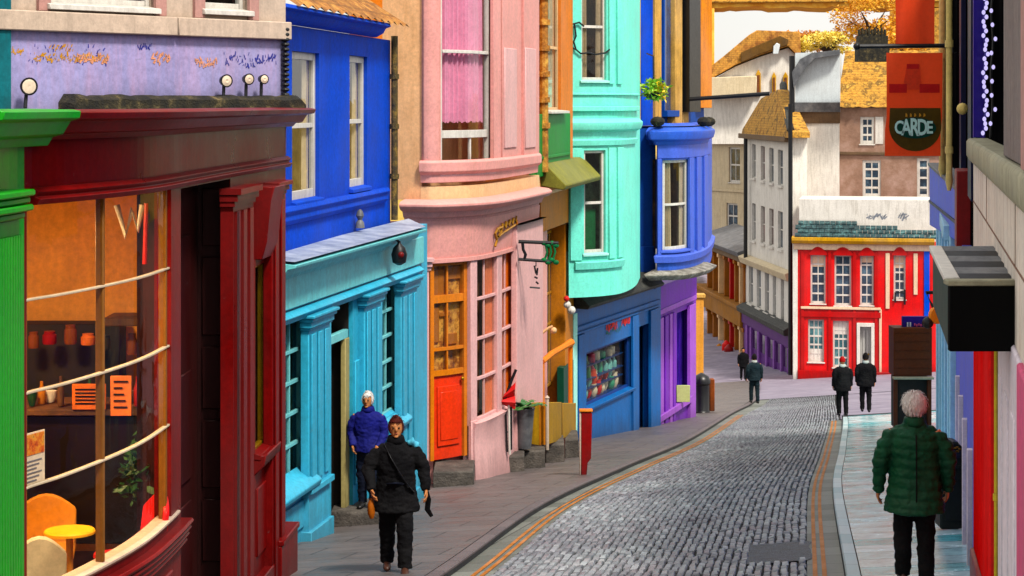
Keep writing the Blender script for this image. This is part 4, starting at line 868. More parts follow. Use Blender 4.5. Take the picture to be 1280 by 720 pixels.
# downpipe between blue and peach walls
mb = MB(); c = FCU.P(FCU.su(487), 0, .08); mb.tube([(c.x, c.y, FC.z(360, 325) + .1), (c.x, c.y, FCU.z(487, 45))], .055, 10)
for z in (-1.2, -.4, .4): mb.tube([(c.x, c.y, z), (c.x, c.y, z + .08)], .075, 10)
mb.build('downpipe', rough_stone('rusty_pipe', ['#14120c', '#5a4818', '#b08a2a'], 6, .4, .6), b.root)
# ---------------------------------------------------------------- pink bow fronted house
M['pink'] = paint('pink_paint', lin('#f4a8a0'), .5, .1, .18, .1, gcol='#d89a7a'); M['peach'] = paint('peach_paint', lin('#f6bc84'), .55, .12, .3, .12, gcol='#b87a3a')
M['cream'] = paint('cream_paint', '#eec79c', .5, .1, .2, .08); M['palepink'] = paint('pale_pink_paint', lin('#f4bcba'), .45, .08, .2, .06)
M['door'] = paint('orange_red_door', '#f2561c', .35, .12, .15, .05, coat=.3); M['salmon'] = paint('salmon_blind', '#ff9c84', .6, .1, .1, .05, corner=False); M['salmon2'] = paint('orange_blind', '#ff8a38', .6, .1, .1, .05, corner=False); M['orangef'] = paint('orange_frame', '#e08a42', .45, .12, .2, .05)
M['curtain'] = paint('pink_curtain', '#f4a8c4', .8, .1, .0, .02, corner=False)
FD = Fac.uy([(478, 36.0), (524, 35.8), (546, 35.8), (592, 36.5), (620, 37.6), (645, 39.2), (672, 41.4), (684, 43.0)], 6)
ds = FD.su
b = B('shop_house', 'pink bow fronted house with curtained window over an orange red door', 'building', FD, ds(560))
W1 = (551, 616, -90, 213, 560)
zled = FD.z(592, 212)
b.wall(M['peach'], 478, 527, -150, 250, [], ref=527, name='side_wall', back=4)
b.wall(M['pink'], 527, 674, -150, 214, [W1], ref=592, depth=.2, name='upper_wall')
# big sash window with panelled lower lights and pink curtain
f = FD; s0, s1, z0, z1 = f.rect(W1); zA, zB = FD.z(560, 168), FD.z(560, 64)
mb = MB(); n = -.12
for q in (s0, s1 - .08): f.strip(mb, q, q + .08, z0, z1, n - .03, n + .06)
for za, w_ in ((zA, .07), (z0 + .07, .05), (z1 - .05, .05)): f.strip(mb, s0 + .08, s1 - .08, za - w_, za + w_, n - .03, n + .05)
f.strip(mb, s0 + .08, s1 - .08, zB - .03, zB + .03, n - .02, n + .07); mid = (s0 + s1) / 2; f.strip(mb, mid - .025, mid + .025, z0, zA, n - .02, n + .03)
wn_ = mb.build('window', M['white'], b.root, .006)
mb = MB(); st = f.stations(s0 + .05, s1 - .05)
for p, q in zip(st, st[1:]): mb.quad(f.P(p, z0, n), f.P(q, z0, n), f.P(q, z1, n), f.P(p, z1, n))
mb.build('pane', M['glass'], wn_)
mb = MB(); k = 110; top, bot = [], []
for i in range(k + 1):
    sv = s0 + .1 + (s1 - s0 - .2) * i / k; wv = .03 * (math.sin(i * .62) + .6 * math.sin(i * 1.37 + 1)) + .03 * noise.noise((i * .2, 0, 0)); top.append(f.P(sv, z1, n - .07 + wv * .7)); bot.append(f.P(sv, zA + .22 + .02 * math.sin(i), n - .07 + wv * 1.2))
mb.loft([bot, top], cap=False, closed=False); mb.build('curtain', M['curtain'], wn_)
mb = MB(); f.strip(mb, s0 - .02, s1 + .02, z0 - .05, z1, n - .8, n - .75); mb.build('interior', M['warmdark'], wn_)
mb = MB(); f.sweep(mb, s0 - .05, s1 + .05, [(-.1, z0 - .11), (.05, z0 - .11), (.06, z0 - .02), (-.1, z0 + .02)]); mb.build('sill', M['palepink'], wn_, .008)
# pilaster strips with mouldings on the upper bow
mb = MB()
for u0, u1 in ((527, 549), (617, 626), (628, 648), (655, 672)): f.strip(mb, ds(u0, .05), ds(u1, .05), zled, 4.2, -.02, .05)
mb.build('upper_pilaster', M['pink'], b.root, .01)
mb = MB()
for u0, u1 in ((631, 646), (657, 670)): f.strip(mb, ds(u0, .07), ds(u1, .07), f.z(u0, 185), f.z(u0, 60), .0, .075)
mb.build('upper_panel', M['palepink'], b.root, .012)
mb = MB(); z = f.z(592, 206); f.sweep(mb, ds(524, .1), ds(676, .1), [(-.04, z - .3), (.04, z - .3), (.05, z - .16), (.12, z - .1), (.12, z + .06), (.08, z + .1), (-.04, z + .1)]); mb.build('string_course', M['pink'], b.root, .008)
mb = MB(); z1_, z0_ = zled - .28, FD.z(592, 250); f.sweep(mb, ds(526), ds(674), [(-.3, z0_ - .1), (.03, z0_ - .1), (.0, z1_), (-.3, z1_)]); mb.build('cream_band', M['cream'], b.root)
mb = MB(); z = FD.z(592, 254, .3); f.sweep(mb, ds(499, .3), ds(689, .3), [(-.05, z - .34), (.03, z - .34), (.05, z - .26), (.1, z - .24), (.14, z - .14), (.26, z - .1), (.32, z - .04), (.32, z), (.25, z + .05), (-.05, z + .09)]); mb.build('cornice', M['pink'], b.root, .006)
# ground floor
zf0, zf1 = FD.z(592, 322), z - .3
b.wall(M['pink'], 478, 684, 276, None, [], name='backing', n=-.32)
mb = MB(); f.sweep(mb, ds(524), ds(672), [(-.06, zf0), (.0, zf0), (.05, zf1), (-.06, zf1)]); f.strip(mb, ds(527), ds(670), zf0 - .05, zf0 + .03, -.06, .04); mb.build('fascia', M['pink'], b.root, .006)
b.pilaster(M['palepink'], 524, 538, 322, None, .08, ref=530, cap=.22, base=.0, flutes=0)
hD_ = FD.rect((539, 588, 330, 577, 546)); STEP = hD_[2]
# half-glazed door with coloured lights
mb = MB(); n = -.12; s0, s1 = hD_[0], hD_[1]; z0, z1 = hD_[2], zf0; H = z1 - z0
zr = lambda v: FD.z(546, v)
for q in (s0, s1 - .1): f.strip(mb, q, q + .1, z0, z1, n - .06, n + .05)
for v, w_ in ((375, .07), (468, .05), (330, .05), (438, .03)): f.strip(mb, s0 + .1, s1 - .1, zr(v) - w_, zr(v) + w_, n - .05, n + .04)
for fr in (.45,): c = s0 + (s1 - s0) * fr; f.strip(mb, c - .02, c + .02, zr(468), z1, n - .04, n + .03)
fr_ = mb.build('door_frame', M['orangef'], b.root, .006)
mb = MB(); f.strip(mb, s0 + .1, s1 - .1, z0, zr(470), n - .06, n); f.strip(mb, s0 + .2, s1 - .2, zr(560), zr(485), n, n + .03); f.strip(mb, s0 + .26, s1 - .26, zr(553), zr(492), n + .03, n + .045); dd = mb.build('door', M['door'], b.root, .008)
mk = MB(); mk.ball(f.P(s1 - .16, zr(478), n + .06), .035); mk.build('handle', M['brass'], dd)
mb = MB(); st = f.stations(s0 + .05, s1 - .05)
for p, q in zip(st, st[1:]): mb.quad(f.P(p, zr(470), n), f.P(q, zr(470), n), f.P(q, z1, n), f.P(p, z1, n))
mb.build('pane', M['glass'], fr_)
M['amberroom'] = rough_stone('amber_room', ['#1a0c04', '#a05818', '#f0a840', '#2a1608'], 4.0, .1, .7)
mb = MB(); f.strip(mb, s0, s1, zr(470), z1, n - .09, n - .07); mb.build('interior', M['amberroom'], fr_)
r = random.Random(9); mb = MB()
for a, c_, va, vb in ((.12, .42, 338, 372), (.5, .9, 335, 352), (.12, .3, 385, 430), (.45, .8, 420, 434), (.3, .6, 392, 398)): f.strip(mb, s0 + (s1 - s0) * a, s0 + (s1 - s0) * c_, zr(vb), zr(va), n - .068, n - .03)
mb.build('display', M['orangef'], fr_, .01)
# curved shop window wrapping the bow, salmon reflections painted on sheets behind pale bars
zs1 = zf0 - .04; zs0 = FD.z(597, 524); s0, s1 = ds(596), ds(646); n = -.06
mb = MB()
for u0, u1 in ((588, 596), (621, 627), (643, 648)): f.strip(mb, ds(u0), ds(u1), zs0 - .1, zs1, n - .04, n + .07)
for u in (608, 634): f.strip(mb, ds(u) - .02, ds(u) + .02, zs0, zs1, n - .02, n + .02)
for k in range(5): z_ = zs0 + (zs1 - zs0) * k / 4; f.strip(mb, s0, s1, z_ - .028, z_ + .028, n - .02, n + .04)
wn_ = mb.build('window', M['palepink'], b.root, .006)
mb = MB(); st = f.stations(s0, s1)
for p, q in zip(st, st[1:]): mb.quad(f.P(p, zs0, n), f.P(q, zs0, n), f.P(q, zs1, n), f.P(p, zs1, n))
mb.build('pane', M['shopglass'], wn_)
mb = MB(); f.strip(mb, ds(609, n), ds(622, n), zs0, zs1, n - .05, n - .035); f.strip(mb, ds(626, n), ds(634, n), zs0, zs1, n - .05, n - .035); mb.build('blind', M['salmon'], wn_)  # salmon glass reflection, painted as sheets behind the pane
mb = MB(); f.strip(mb, ds(634.5, n), ds(646, n), zs0, zs1, n - .05, n - .035); mb.build('blind', M['salmon2'], wn_)  # orange part of the painted reflection
mb = MB(); f.strip(mb, ds(595), ds(648), zs0, zs1, n - .24, n - .2); mb.build('interior', M['warmdark'], wn_)
# flared plaster plinth under the window, then the pale pillar
mb = MB(); rings = []
st = [ds(590) + (ds(650) - ds(590)) * i / 16 for i in range(17)]
for i, q in enumerate(st):
    zb = low(FD, q, q + .01, .3); fl = .06 * math.sin(i * 1.1) + .1
    rings.append([f.P(q, zb, -.2), f.P(q, zb, .1 + .03 * math.sin(i * .9)), f.P(q, zb + .9, .05), f.P(q, zs0 - .16, .06 + .02 * math.sin(i * 1.3)), f.P(q, zs0 - .05, .1), f.P(q, zs0 - .01, -.1), f.P(q, zs0 - .03, -.2)])
mb.loft(rings); mb.build('stall_riser', M['palepink'], b.root, angle=50)
b.pilaster(M['palepink'], 646, 679, 280, None, .1, ref=650, cap=.0, base=.25, flutes=0)
mb = MB(); f.strip(mb, ds(588), ds(596), low(f, ds(588), ds(596)), zs0, -.05, .03); mb.build('mullion_base', M['palepink'], b.root, .01)
# gilded scroll lettering and hanging bracket sign
M['oldgold'] = paint('old_gilding', '#c8923a', .4, .2, .4, .1, gcol='#3a2410', metal=.3)
mb = MB(); c = lambda u, v: f.P(ds(u, .07), FD.z(u, v, .07), .07)
mb.tube([c(u, v) for u, v in ((619, 308), (621, 300), (619, 292), (622, 286), (628, 284), (626, 290), (623, 296), (629, 291), (635, 287), (644, 281))], .025, 6)
for k in range(5): mb.tube([c(623 + k * 4.4, 290 - k * 2.4), c(625 + k * 4.4, 283 - k * 2.6), c(627 + k * 4.4, 287 - k * 2.4), c(628 + k * 4.4, 279 - k * 2.2)], .018, 6)
mb.build('script_lettering', M['oldgold'], b.root)
mb = MB(); mb.tube([c(646, 275), c(646, 345)], .022, 8); mb.build('downpipe', M['orangef'], b.root)
bx_ = f.P(ds(649, .1), FD.z(649, 303, .1), .1); t = thing('hanging_bracket', (bx_.x, bx_.y, bx_.z), 'wrought iron hanging bracket with green scrolls beside the pale pink pillar', 'sign bracket')
Y = bx_.y - .25; q3 = lambda u, v: Vector((X_(u, Y), Y, Z_(v, Y)))
mb = MB(); mb.tube([q3(648, 302), q3(698, 304)], .035, 8); mb.tube([q3(648, 324), q3(690, 327)], .03, 8); mb.tube([q3(653, 302), q3(654, 312), q3(657, 318), q3(655, 326)], .03, 8); mb.build('bars', M['iron'], t)
M['verdi'] = paint('green_scrollwork', '#1c7a4a', .5, .3, .3, .2); mb = MB()
for v in (304, 325): 
    for k in range(4): mb.ball(q3(680 + k * 5, v + (k % 2) * 3), .06, 8, 6, (1, .6, .8))
for k in range(3): mb.tube([q3(682 + k * 5, 305), q3(684 + k * 5, 315), q3(681 + k * 5, 325)], .022, 6)
mb.build('scrolls', M['verdi'], t)
mb = MB()
for a, bb in (((668, 332), (670, 342)), ((672, 335), (671, 344)), ((668, 346), (672, 348)), ((662, 359), (675, 360)), ((670, 352), (673, 355))): mb.tube([q3(*a), q3(*bb)], .018, 6)
mb.tube([q3(670, 327), q3(670, 333)], .01, 6); mb.build('drop', M['iron'], t)

# ---------------------------------------------------------------- narrow ochre and green house
M['ochre'] = paint('ochre_paint', '#c8821c', .5, .15, .3, .1); M['ochred'] = paint('brown_ochre', '#9a5410', .5, .2, .3, .1); M['greenw'] = paint('green_wall_paint', '#148a40', .5, .15, .3, .1); M['orangew'] = paint('orange_wall', '#e88c1c', .55, .15, .3, .1)
M['olivec'] = paint('olive_canopy', '#8c8a4c', .6, .2, .4, .15); M['mustard'] = paint('mustard_board', '#b08a10', .6, .15, .3, .1)
FE = Fac.uy([(668, 43.8), (716, 49.4)]); es = FE.su
b = B('shop_house', 'narrow orange and green house with dark ochre shop below an olive canopy', 'building', FE)
wE = (679, 701, -60, 138, 686)
b.wall(M['orangew'], 668, 716, -120, 235, [wE], ref=700, depth=.2, back=4, name='upper_wall', n=.3)
FEo = Fac([FE.pt(0, .3), FE.pt(FE.L[-1], .3)])
b.window(wE, M['cream'], M['glass'], 1, 2, fac=FEo, n=-.1, sill=M['white'], inside=M['warmdark'], zs=[FEo.z(686, 58)], sillp=.2, drapes=M['drape'])
b.bar('green_panel', M['greenw'], 671, 713, 142, 216, -.1, .07, ref=700, fac=FEo); b.bar('panel_rail', M['greenw'], 671, 713, 192, 196, 0, .1, ref=700, fac=FEo)
mb = MB(); c = FEo.P(FEo.su(675), 0, .08); mb.tube([(c.x, c.y, FEo.z(675, 215)), (c.x, c.y, 4)], .1, 10)
for k in range(9): mb.tube([(c.x, c.y, 4 - k * .55), (c.x, c.y, 3.88 - k * .55)], .14, 10)
mb.build('downpipe', rough_stone('gilded_pipe', ['#3a2408', '#b87818', '#f0c050'], 5, .5, .6), b.root)
mb = MB(); s0, s1 = FEo.su(676), FEo.su(722); za, zb = FEo.z(700, 200), FEo.z(700, 226); FEo.sweep(mb, s0, s1 + .2, [(-.1, zb), (.5, zb - .1), (.55, zb), (.1, za), (-.1, za)]); mb.build('canopy', M['olivec'], b.root, .02)
b.bar('fascia', M['ochre'], 676, 716, 232, 282, -.1, .12, ref=700)
mb = MB(); z = FE.z(700, 233, .15); FE.sweep(mb, es(676), es(716), [(0, z - .1), (.2, z - .1), (.26, z), (0, z + .06)]); mb.build('cornice', M['cream'], b.root, .008)
hE = FE.rect((680, 706, 282, 560, 700)); hE = (hE[0], hE[1], -9, hE[3])
b.wall(M['ochred'], 668, 716, 233, None, [], ref=700, name='shopfront_wall', n=-.5)
mb = MB(); zl = low(FE, 0, 5)
for u0, u1, n1, m_ in ((704, 716, .05, 0),): FE.strip(mb, es(u0), es(u1), zl, FE.z(700, 282), -.5, n1)
mb.build('pilaster', M['ochre'], b.root, .012)
mb = MB(); s0, s1 = es(681, -.3), es(690, -.3); z0, z1 = FE.z(686, 480, -.3), FE.z(686, 290, -.3); n = -.3
for q in (s0, (s0 + s1) / 2, s1): FE.strip(mb, q - .03, q + .03, z0, z1, n - .03, n + .03)
for k in range(6): z = z0 + (z1 - z0) * k / 5; FE.strip(mb, s0, s1, z - .03, z + .03, n - .02, n + .025)
w_ = mb.build('window', M['oldgold'], b.root, .005); mb = MB(); mb.quad(FE.P(s0, z0, n), FE.P(s1, z0, n), FE.P(s1, z1, n), FE.P(s0, z1, n)); mb.build('pane', M['farpane'], w_)
mb = MB(); s0, s1 = es(691, -.35), es(704, -.35); FE.strip(mb, s0, s1, zl, FE.z(695, 290), -.45, -.34)
for k in range(3): FE.strip(mb, s0 + .12 + k * .3, s0 + .3 + k * .3, FE.z(695, 470), FE.z(695, 300), -.34, -.3)
dd = mb.build('door', M['ochred'], b.root, .01); mk = MB(); mk.ball(FE.P(s0 + .2, FE.z(695, 440), -.28), .04); mk.build('handle', M['brass'], dd)
b.bar('green_door_leaf', paint('dark_green_door', '#0c4a38', .4), 705, 717, 455, 560, -.1, .07, ref=710)
# timber handrail climbing to the ochre door
q3 = lambda u, v, Y: Vector((X_(u, Y), Y, Z_(v, Y)))
t = thing('handrail', tuple(q3(680, 520, 44)), 'ochre timber handrail sloping up beside the brown shop door', 'handrail')
mb = MB(); mb.tube([q3(678, 452, 43), q3(690, 442, 43.6), q3(704, 434, 44.5), q3(714, 428, 45)], [.06, .07, .07, .09], 8); mb.build('rail', M['orangef'], t)
mb = MB(); mb.tube([q3(678, 455, 43), q3(678, 540, 43)], .05, 8); mb.build('post', M['orangef'], t)
mb = MB(); mb.tube([q3(713, 430, 45), q3(713, 530, 45)], .05, 8); mb.build('post', M['orangef'], t)
# wall lamp, mustard hoarding boards round the steps
Y = 43; t = thing('wall_lamp', tuple(q3(685, 412, Y)), 'small cream lamp bracket by the ochre shop window', 'lamp'); mb = MB(); mb.tube([q3(678, 416, Y), q3(686, 410, Y), q3(691, 408, Y)], .03, 8); mb.build('arm', M['cream'], t); mb = MB(); mb.ball(q3(692, 413, Y), .07, 10, 8); mb.build('globe', M['cream'], t)
Y = 40.5
t = thing('hoarding', tuple(q3(680, 560, Y)), 'mustard yellow boards fencing the entrance steps beyond the pink house', 'hoarding')
mb = MB(); mb.face(*[mb.vert(q3(u, v, Y)) for u, v in ((650, 545), (675, 548), (675, 503), (666, 503))]); pts = [(650, 545), (675, 548), (675, 503), (666, 503)]
mb = MB()
def board(pts, Y0, Y1, d=.05):
    a = [q3(u, v, Y0 if i in (0, 3) else Y1) for i, (u, v) in enumerate(pts)]; c = [p + Vector((-.01, d, 0)) for p in a]; mb.loft([a, c])
board([(653, 553), (674, 557), (674, 503), (665, 504)], 39.3, 39.6); mb.build('side_board', M['mustard'], t, .006)
mb = MB(); board([(674, 557), (683, 556), (683, 503), (674, 503)], 39.6, 39.7); mb.build('front_board', M['ochre'], t, .006)
mb = MB(); board([(684, 556), (702, 550), (702, 503), (684, 503)], 40.0, 41.6); mb.build('back_board', M['mustard'], t, .006)
mb = MB(); board([(703, 548), (720, 544), (720, 504), (703, 504)], 41.8, 44.0); mb.build('end_board', M['mustard'], t, .006)
t = thing('post', tuple(q3(684, 556, 40.9)), 'thin pale post standing against the mustard boards', 'post'); mb = MB(); p = q3(684, 556, 39.5); mb.tube([(p.x, p.y, p.z - .1), (p.x, p.y, p.z + .9)], .035, 10); mb.lathe((p.x, p.y, p.z + .9), [(.035, 0), (.05, .03), (.005, .08)], 10); mb.build('shaft', M['buff'], t)
# stone doorsteps
M['step'] = rough_stone('worn_step', ['#2e2a26', '#4a443e', '#6a625a'], 3, .5, .8)
steps = [((540, 592), 34.2, 'long low doorstep under the orange red door', (540, 590), 583, 1.0)]
def step(lab, u0, u1, vt, Y, depth, h, skew=0.0):
    z = Z_(vt, Y); x0, x1 = X_(u0, Y), X_(u1, Y); mb = MB(); k = []
    mb.loft([[(x0, Y, z - h), (x0, Y, z - .02), (x0 + .02, Y + .02, z), (x0 + skew, Y + depth, z), (x0 + skew, Y + depth, z - h)], [(x1, Y + .1, z - h), (x1, Y + .1, z - .02), (x1 - .02, Y + .12, z), (x1 + skew, Y + depth, z), (x1 + skew, Y + depth, z - h)]])
    o = mb.build('doorstep', M['step'], None, .015); return tag(o, lab, 'step', 'stone steps along the left pavement')
step('long low doorstep under the orange red door', 541, 592, 590, 35.0, 1.2, .3)
step('first dark stone step beside the pink wall', 632, 656, 571, 38.2, 1.1, .5)
step('second stone step before the mustard boards', 655, 682, 564, 39.0, 1.2, .5)
step('third stone step in front of the mustard boards', 682, 706, 556, 40.6, 1.2, .5)
step('last low stone step nearest the red bollard', 706, 724, 550, 42.0, 1.3, .4)
# railing, red cloth and potted plant at the pink corner
t = thing('railing', tuple(q3(628, 590, 37.8)), 'black iron stair railing at the corner of the pink house', 'railing')
Y = 38.0; mb = MB(); mb.tube([q3(631, 500, Y), q3(640, 474, Y), q3(645, 462, Y)], .028, 8); mb.tube([q3(632, 512, Y), q3(634, 565, Y)], .02, 8); mb.tube([q3(639, 508, Y), q3(639, 562, Y)], .02, 8); mb.tube([q3(633, 540, Y), q3(639, 540, Y)], .014, 6); mb.build('bars', M['iron'], t)
mb = MB(); mb.tube([q3(636, 506, Y), q3(637, 568, Y)], .025, 8); mb.build('pale_post', M['white'], t)
t2 = MB(); rg = []
for i in range(9): a = i / 8; rg.append([q3(626 + 4 * a + math.sin(i * 2) * .6, 505 - 12 * a, Y - .05 + .05 * math.sin(i * 1.8)), q3(644 + math.sin(i) * .5, 512 - 34 * a * .6 - 14 * a, Y - .05 + .06 * math.cos(i * 1.6))])
t2.loft(rg, cap=False, closed=False); tag(t2.build('cloth', M['redv'], None), 'red cloth draped over the black railing by the pink house', 'cloth')
p = q3(655, 560, 39.0); gz = p.z; t = thing('potted_plant', (p.x, p.y, gz), 'green fern like plant in a grey pot beside the pink pillar', 'plant')
M['leaf'] = rough_stone('green_leaf', ['#14401c', '#2f7030', '#6aa050'], 7, .2, .5)
mb = MB(); zt_ = Z_(510, p.y); mb.lathe((p.x, p.y, gz), [(.14, 0), (.2, zt_ - gz - .05), (.22, zt_ - gz), (.17, zt_ - gz), (.15, zt_ - gz - .08), (.01, zt_ - gz - .08)], 16); mb.build('pot', M['leadroof'], t)
mb = MB(); r = random.Random(3)
for k in range(26):
    a = r.uniform(0, 2 * PI); L_ = r.uniform(.25, .5); pts = [Vector((p.x, p.y, zt_ - .05)) + Vector((math.cos(a) * L_ * q, math.sin(a) * L_ * q, .34 * q - .42 * q * q * L_ * 1.3)) for q in (0, .3, .6, .85, 1)]
    for i in range(4):
        for sgn in (-1, 1):
            d = Vector((-math.sin(a), math.cos(a), .1)) * sgn * .09; mb.quad(pts[i], pts[i] + d + (pts[i + 1] - pts[i]) * .5, pts[i + 1] + d * .25, pts[i + 1])
mb.build('foliage', M['leaf'], t, smooth=False)
# red bollard board on the pavement
bx, by = hit_ground(731, 593); gz = ground(bx, by); t = thing('bollard', (bx, by, gz), 'dark red flat topped bollard with a pale edge on the left pavement', 'bollard')
M['redpost'] = paint('dark_red_paint', '#8c0f12', .4, .15, .2, .06); hgt = (593 - 514) / F * by
mb = MB(); mb.loft([[(bx - .07, by - .08, gz + z), (bx + w_, by - .08, gz + z), (bx + w_, by + .12, gz + z), (bx - .07, by + .12, gz + z)] for z, w_ in ((0, .03), (.22, .05), (.3, .11), (hgt - .05, .13), (hgt, .11))]); mb.build('post', M['redpost'], t, .01)
mb = MB(); mb.box((bx - .085, by + .0, gz + hgt * .5), (.03, .16, hgt)); mb.build('pale_edge', M['buff'], t, .006); mb = MB(); mb.box((bx + .02, by + .02, gz + hgt + .015), (.24, .24, .03)); mb.build('cap', M['orangef'], t, .006)

# ---------------------------------------------------------------- mint bay over the blue corner shop
M['mint'] = paint('mint_paint', lin('#7cfce4'), .48, .08, .18, .08, gcol='#3eb8a0'); M['mintl'] = paint('mint_light', lin('#b0fff0'), .45, .08, .2, .06)
M['shopblue'] = paint('shop_blue_paint', '#0a68ac', .4, .14, .25, .07); M['shopnavy'] = paint('shop_navy', '#0a3f86', .4, .14, .2, .07)
FG = Fac.uy([(711, 47.9), (735, 48.1), (760, 48.5), (777, 49.1), (789, 50.2), (796, 51.5), (800, 53.5)], 5); gs = FG.su
FS = Fac.uy([(717, 49.4), (826, 56.8)]); ss = FS.su
b = B('shop_house', 'mint green bay fronted house above a deep blue corner shop', 'building', FS)
mU, mL = (727, 758, -60, 100, 728), (730, 757, 188, 317, 731)
b.wall(M['mint'], 711, 800, -120, 371, [mU, mL], fac=FG, ref=740, depth=.2, name='bay_wall')
mb = MB(); mb.face(*([mb.vert(FG.P(q, FG.z(740, 369), 0)) for q in FG.stations(0, FG.L[-1])] + [mb.vert(FG.P(FG.L[-1], FG.z(740, 369), -2)), mb.vert(FG.P(0, FG.z(740, 369), -3))])); mb.build('bay_soffit', M['mint'], b.root)
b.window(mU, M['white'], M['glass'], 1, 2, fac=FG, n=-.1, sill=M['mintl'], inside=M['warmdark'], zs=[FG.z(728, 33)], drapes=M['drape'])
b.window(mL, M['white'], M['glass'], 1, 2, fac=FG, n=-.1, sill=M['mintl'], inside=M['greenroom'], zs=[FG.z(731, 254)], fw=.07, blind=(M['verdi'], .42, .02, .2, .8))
for vt, vb, n1 in ((116, 119, .05), (133, 139, .09)): b.bar('string_course', M['mint'], 711, 800, vt, vb, -.02, n1, ref=740, fac=FG)
mb = MB(); z = FG.z(740, 155, .2); FG.sweep(mb, gs(711), gs(801, .15), [(-.05, z - .52), (.05, z - .52), (.07, z - .4), (.03, z - .36), (.05, z - .2), (.16, z - .14), (.2, z - .04), (.2, z + .03), (.1, z + .12), (-.05, z + .14)]); mb.build('cornice', M['mint'], b.root, .008)
mb = MB(); FG.sweep(mb, gs(718), gs(777), [(-.02, FG.z(731, 337)), (.06, FG.z(731, 337)), (.1, FG.z(731, 328)), (-.02, FG.z(731, 326))]); mb.build('apron_moulding', M['mint'], b.root, .008)
mb = MB()
for u0, u1 in ((712, 727), (760, 768), (771, 778)): FG.strip(mb, gs(u0), gs(u1), FG.z(740, 325), FG.z(740, 185), -.02, .05)
for u0, u1 in ((760, 766), (770, 776)): FG.strip(mb, gs(u0), gs(u1), FG.z(740, 105), 4, -.02, .05)
mb.build('pilaster', M['mint'], b.root, .01)
# shop
zf = FS.z(719, 384)
b.wall(M['shopblue'], 717, 826, 378, None, [(733, 789, 437, 511, 733), (799, 812, 430, 560, 800)], ref=719, depth=.25, back=4, name='shopfront_wall') if False else None
hW = FS.rect((733, 790, 441, 516, 735)); zW0 = FS.z(735, 509); hW = (hW[0], hW[1], zW0, FS.z(735, 440)); hdr = (ss(799), ss(813), -14, FS.z(735, 432))
mb = MB(); FS.wall(mb, 0, ss(826), low(FS, 0, FS.L[-1]), FS.z(719, 372), [hW, hdr], 0, .22, back=4); mb.build('shopfront_wall', M['shopblue'], b.root)
mb = MB(); z = zf; FS.sweep(mb, ss(717) - .15, ss(830, .45), [(-.1, z), (.42, z - .02), (.47, z + .06), (.1, z + .42), (-.1, z + .45)]); mb.build('slate_canopy', M['slate'], b.root, .015)
for v0, v1, n1 in ((386, 392, .1), (410, 415, .07), (417, 420, .04)): b.bar('fascia_moulding', M['shopblue'], 717, 826, v0, v1, -.02, n1, ref=719)
for u0, u1, n1, m_ in ((717, 722, .1, M['mintl']), (724, 732, .07, M['shopblue']), (792, 799, .06, M['shopblue']), (814, 826, .07, M['shopblue'])):
    mb = MB(); FS.strip(mb, ss(u0, n1), ss(u1, n1), low(FS, 0, FS.L[-1]), FS.z(719, 420 if u0 > 718 else 390), -.02, n1); mb.build('pilaster', m_, b.root, .012)
mb = MB(); FS.strip(mb, hdr[0], hdr[1], -14, hdr[3], -.4, -.3)
FS.strip(mb, hdr[0] + .25, hdr[1] - .25, low(FS, hdr[0], hdr[1]) + 1.5, hdr[3] - .5, -.3, -.27); dd = mb.build('door', M['shopnavy'], b.root, .01); mk = MB(); mk.ball(FS.P(hdr[0] + .2, hdr[2] + 2.5, -.26), .04); mk.build('handle', M['brass'], dd)
mb = MB(); n = -.14
for q in (hW[0], hW[1] - .09): FS.strip(mb, q, q + .09, hW[2], hW[3], n - .03, n + .05)
for z in (hW[2], hW[3] - .08): FS.strip(mb, hW[0] + .09, hW[1] - .09, z, z + .08, n - .03, n + .05)
w_ = mb.build('window', M['shopnavy'], b.root, .006)
mb = MB(); mb.quad(FS.P(hW[0], hW[2], n), FS.P(hW[1], hW[2], n), FS.P(hW[1], hW[3], n), FS.P(hW[0], hW[3], n)); mb.build('pane', M['shopglass'], w_)
mb = MB(); P = FS.P; d = n - .7; s0, s1, z0, z1 = hW; mb.quad(P(s0, z0, d), P(s1, z0, d), P(s1, z1, d), P(s0, z1, d)); mb.quad(P(s0, z0, n), P(s1, z0, n), P(s1, z0, d), P(s0, z0, d)); mb.quad(P(s1, z0, d), P(s1, z0, n), P(s1, z1, n), P(s1, z1, d)); mb.build('interior', M['dark'], w_)
mb = MB(); FS.sweep(mb, s0 - .1, s1 + .1, [(-.1, z0 - .1), (.07, z0 - .1), (.09, z0 - .02), (-.1, z0 + .02)]); mb.build('sill', M['shopblue'], w_, .01)
M['redletter'] = paint('red_lettering', '#d8401c', .5, .1, .1, .03); mb = MB(); flecks(mb, FS, 758, 772, 406, 412, .02, 18, (.1, .2), 3, .2, ref=760); mb.build('lettering', M['redletter'], b.root, smooth=False)
mb = MB(); flecks(mb, FS, 777, 788, 405, 411, .02, 14, (.1, .22), 4, .2, ref=760); mb.build('lettering', M['redletter'], b.root, smooth=False)

mb = MB(); flecks(mb, FS, 758, 778, 414, 418, .02, 16, (.06, .12), 5, .3, ref=760); mb.build('lettering', M['verdi'], b.root, smooth=False)

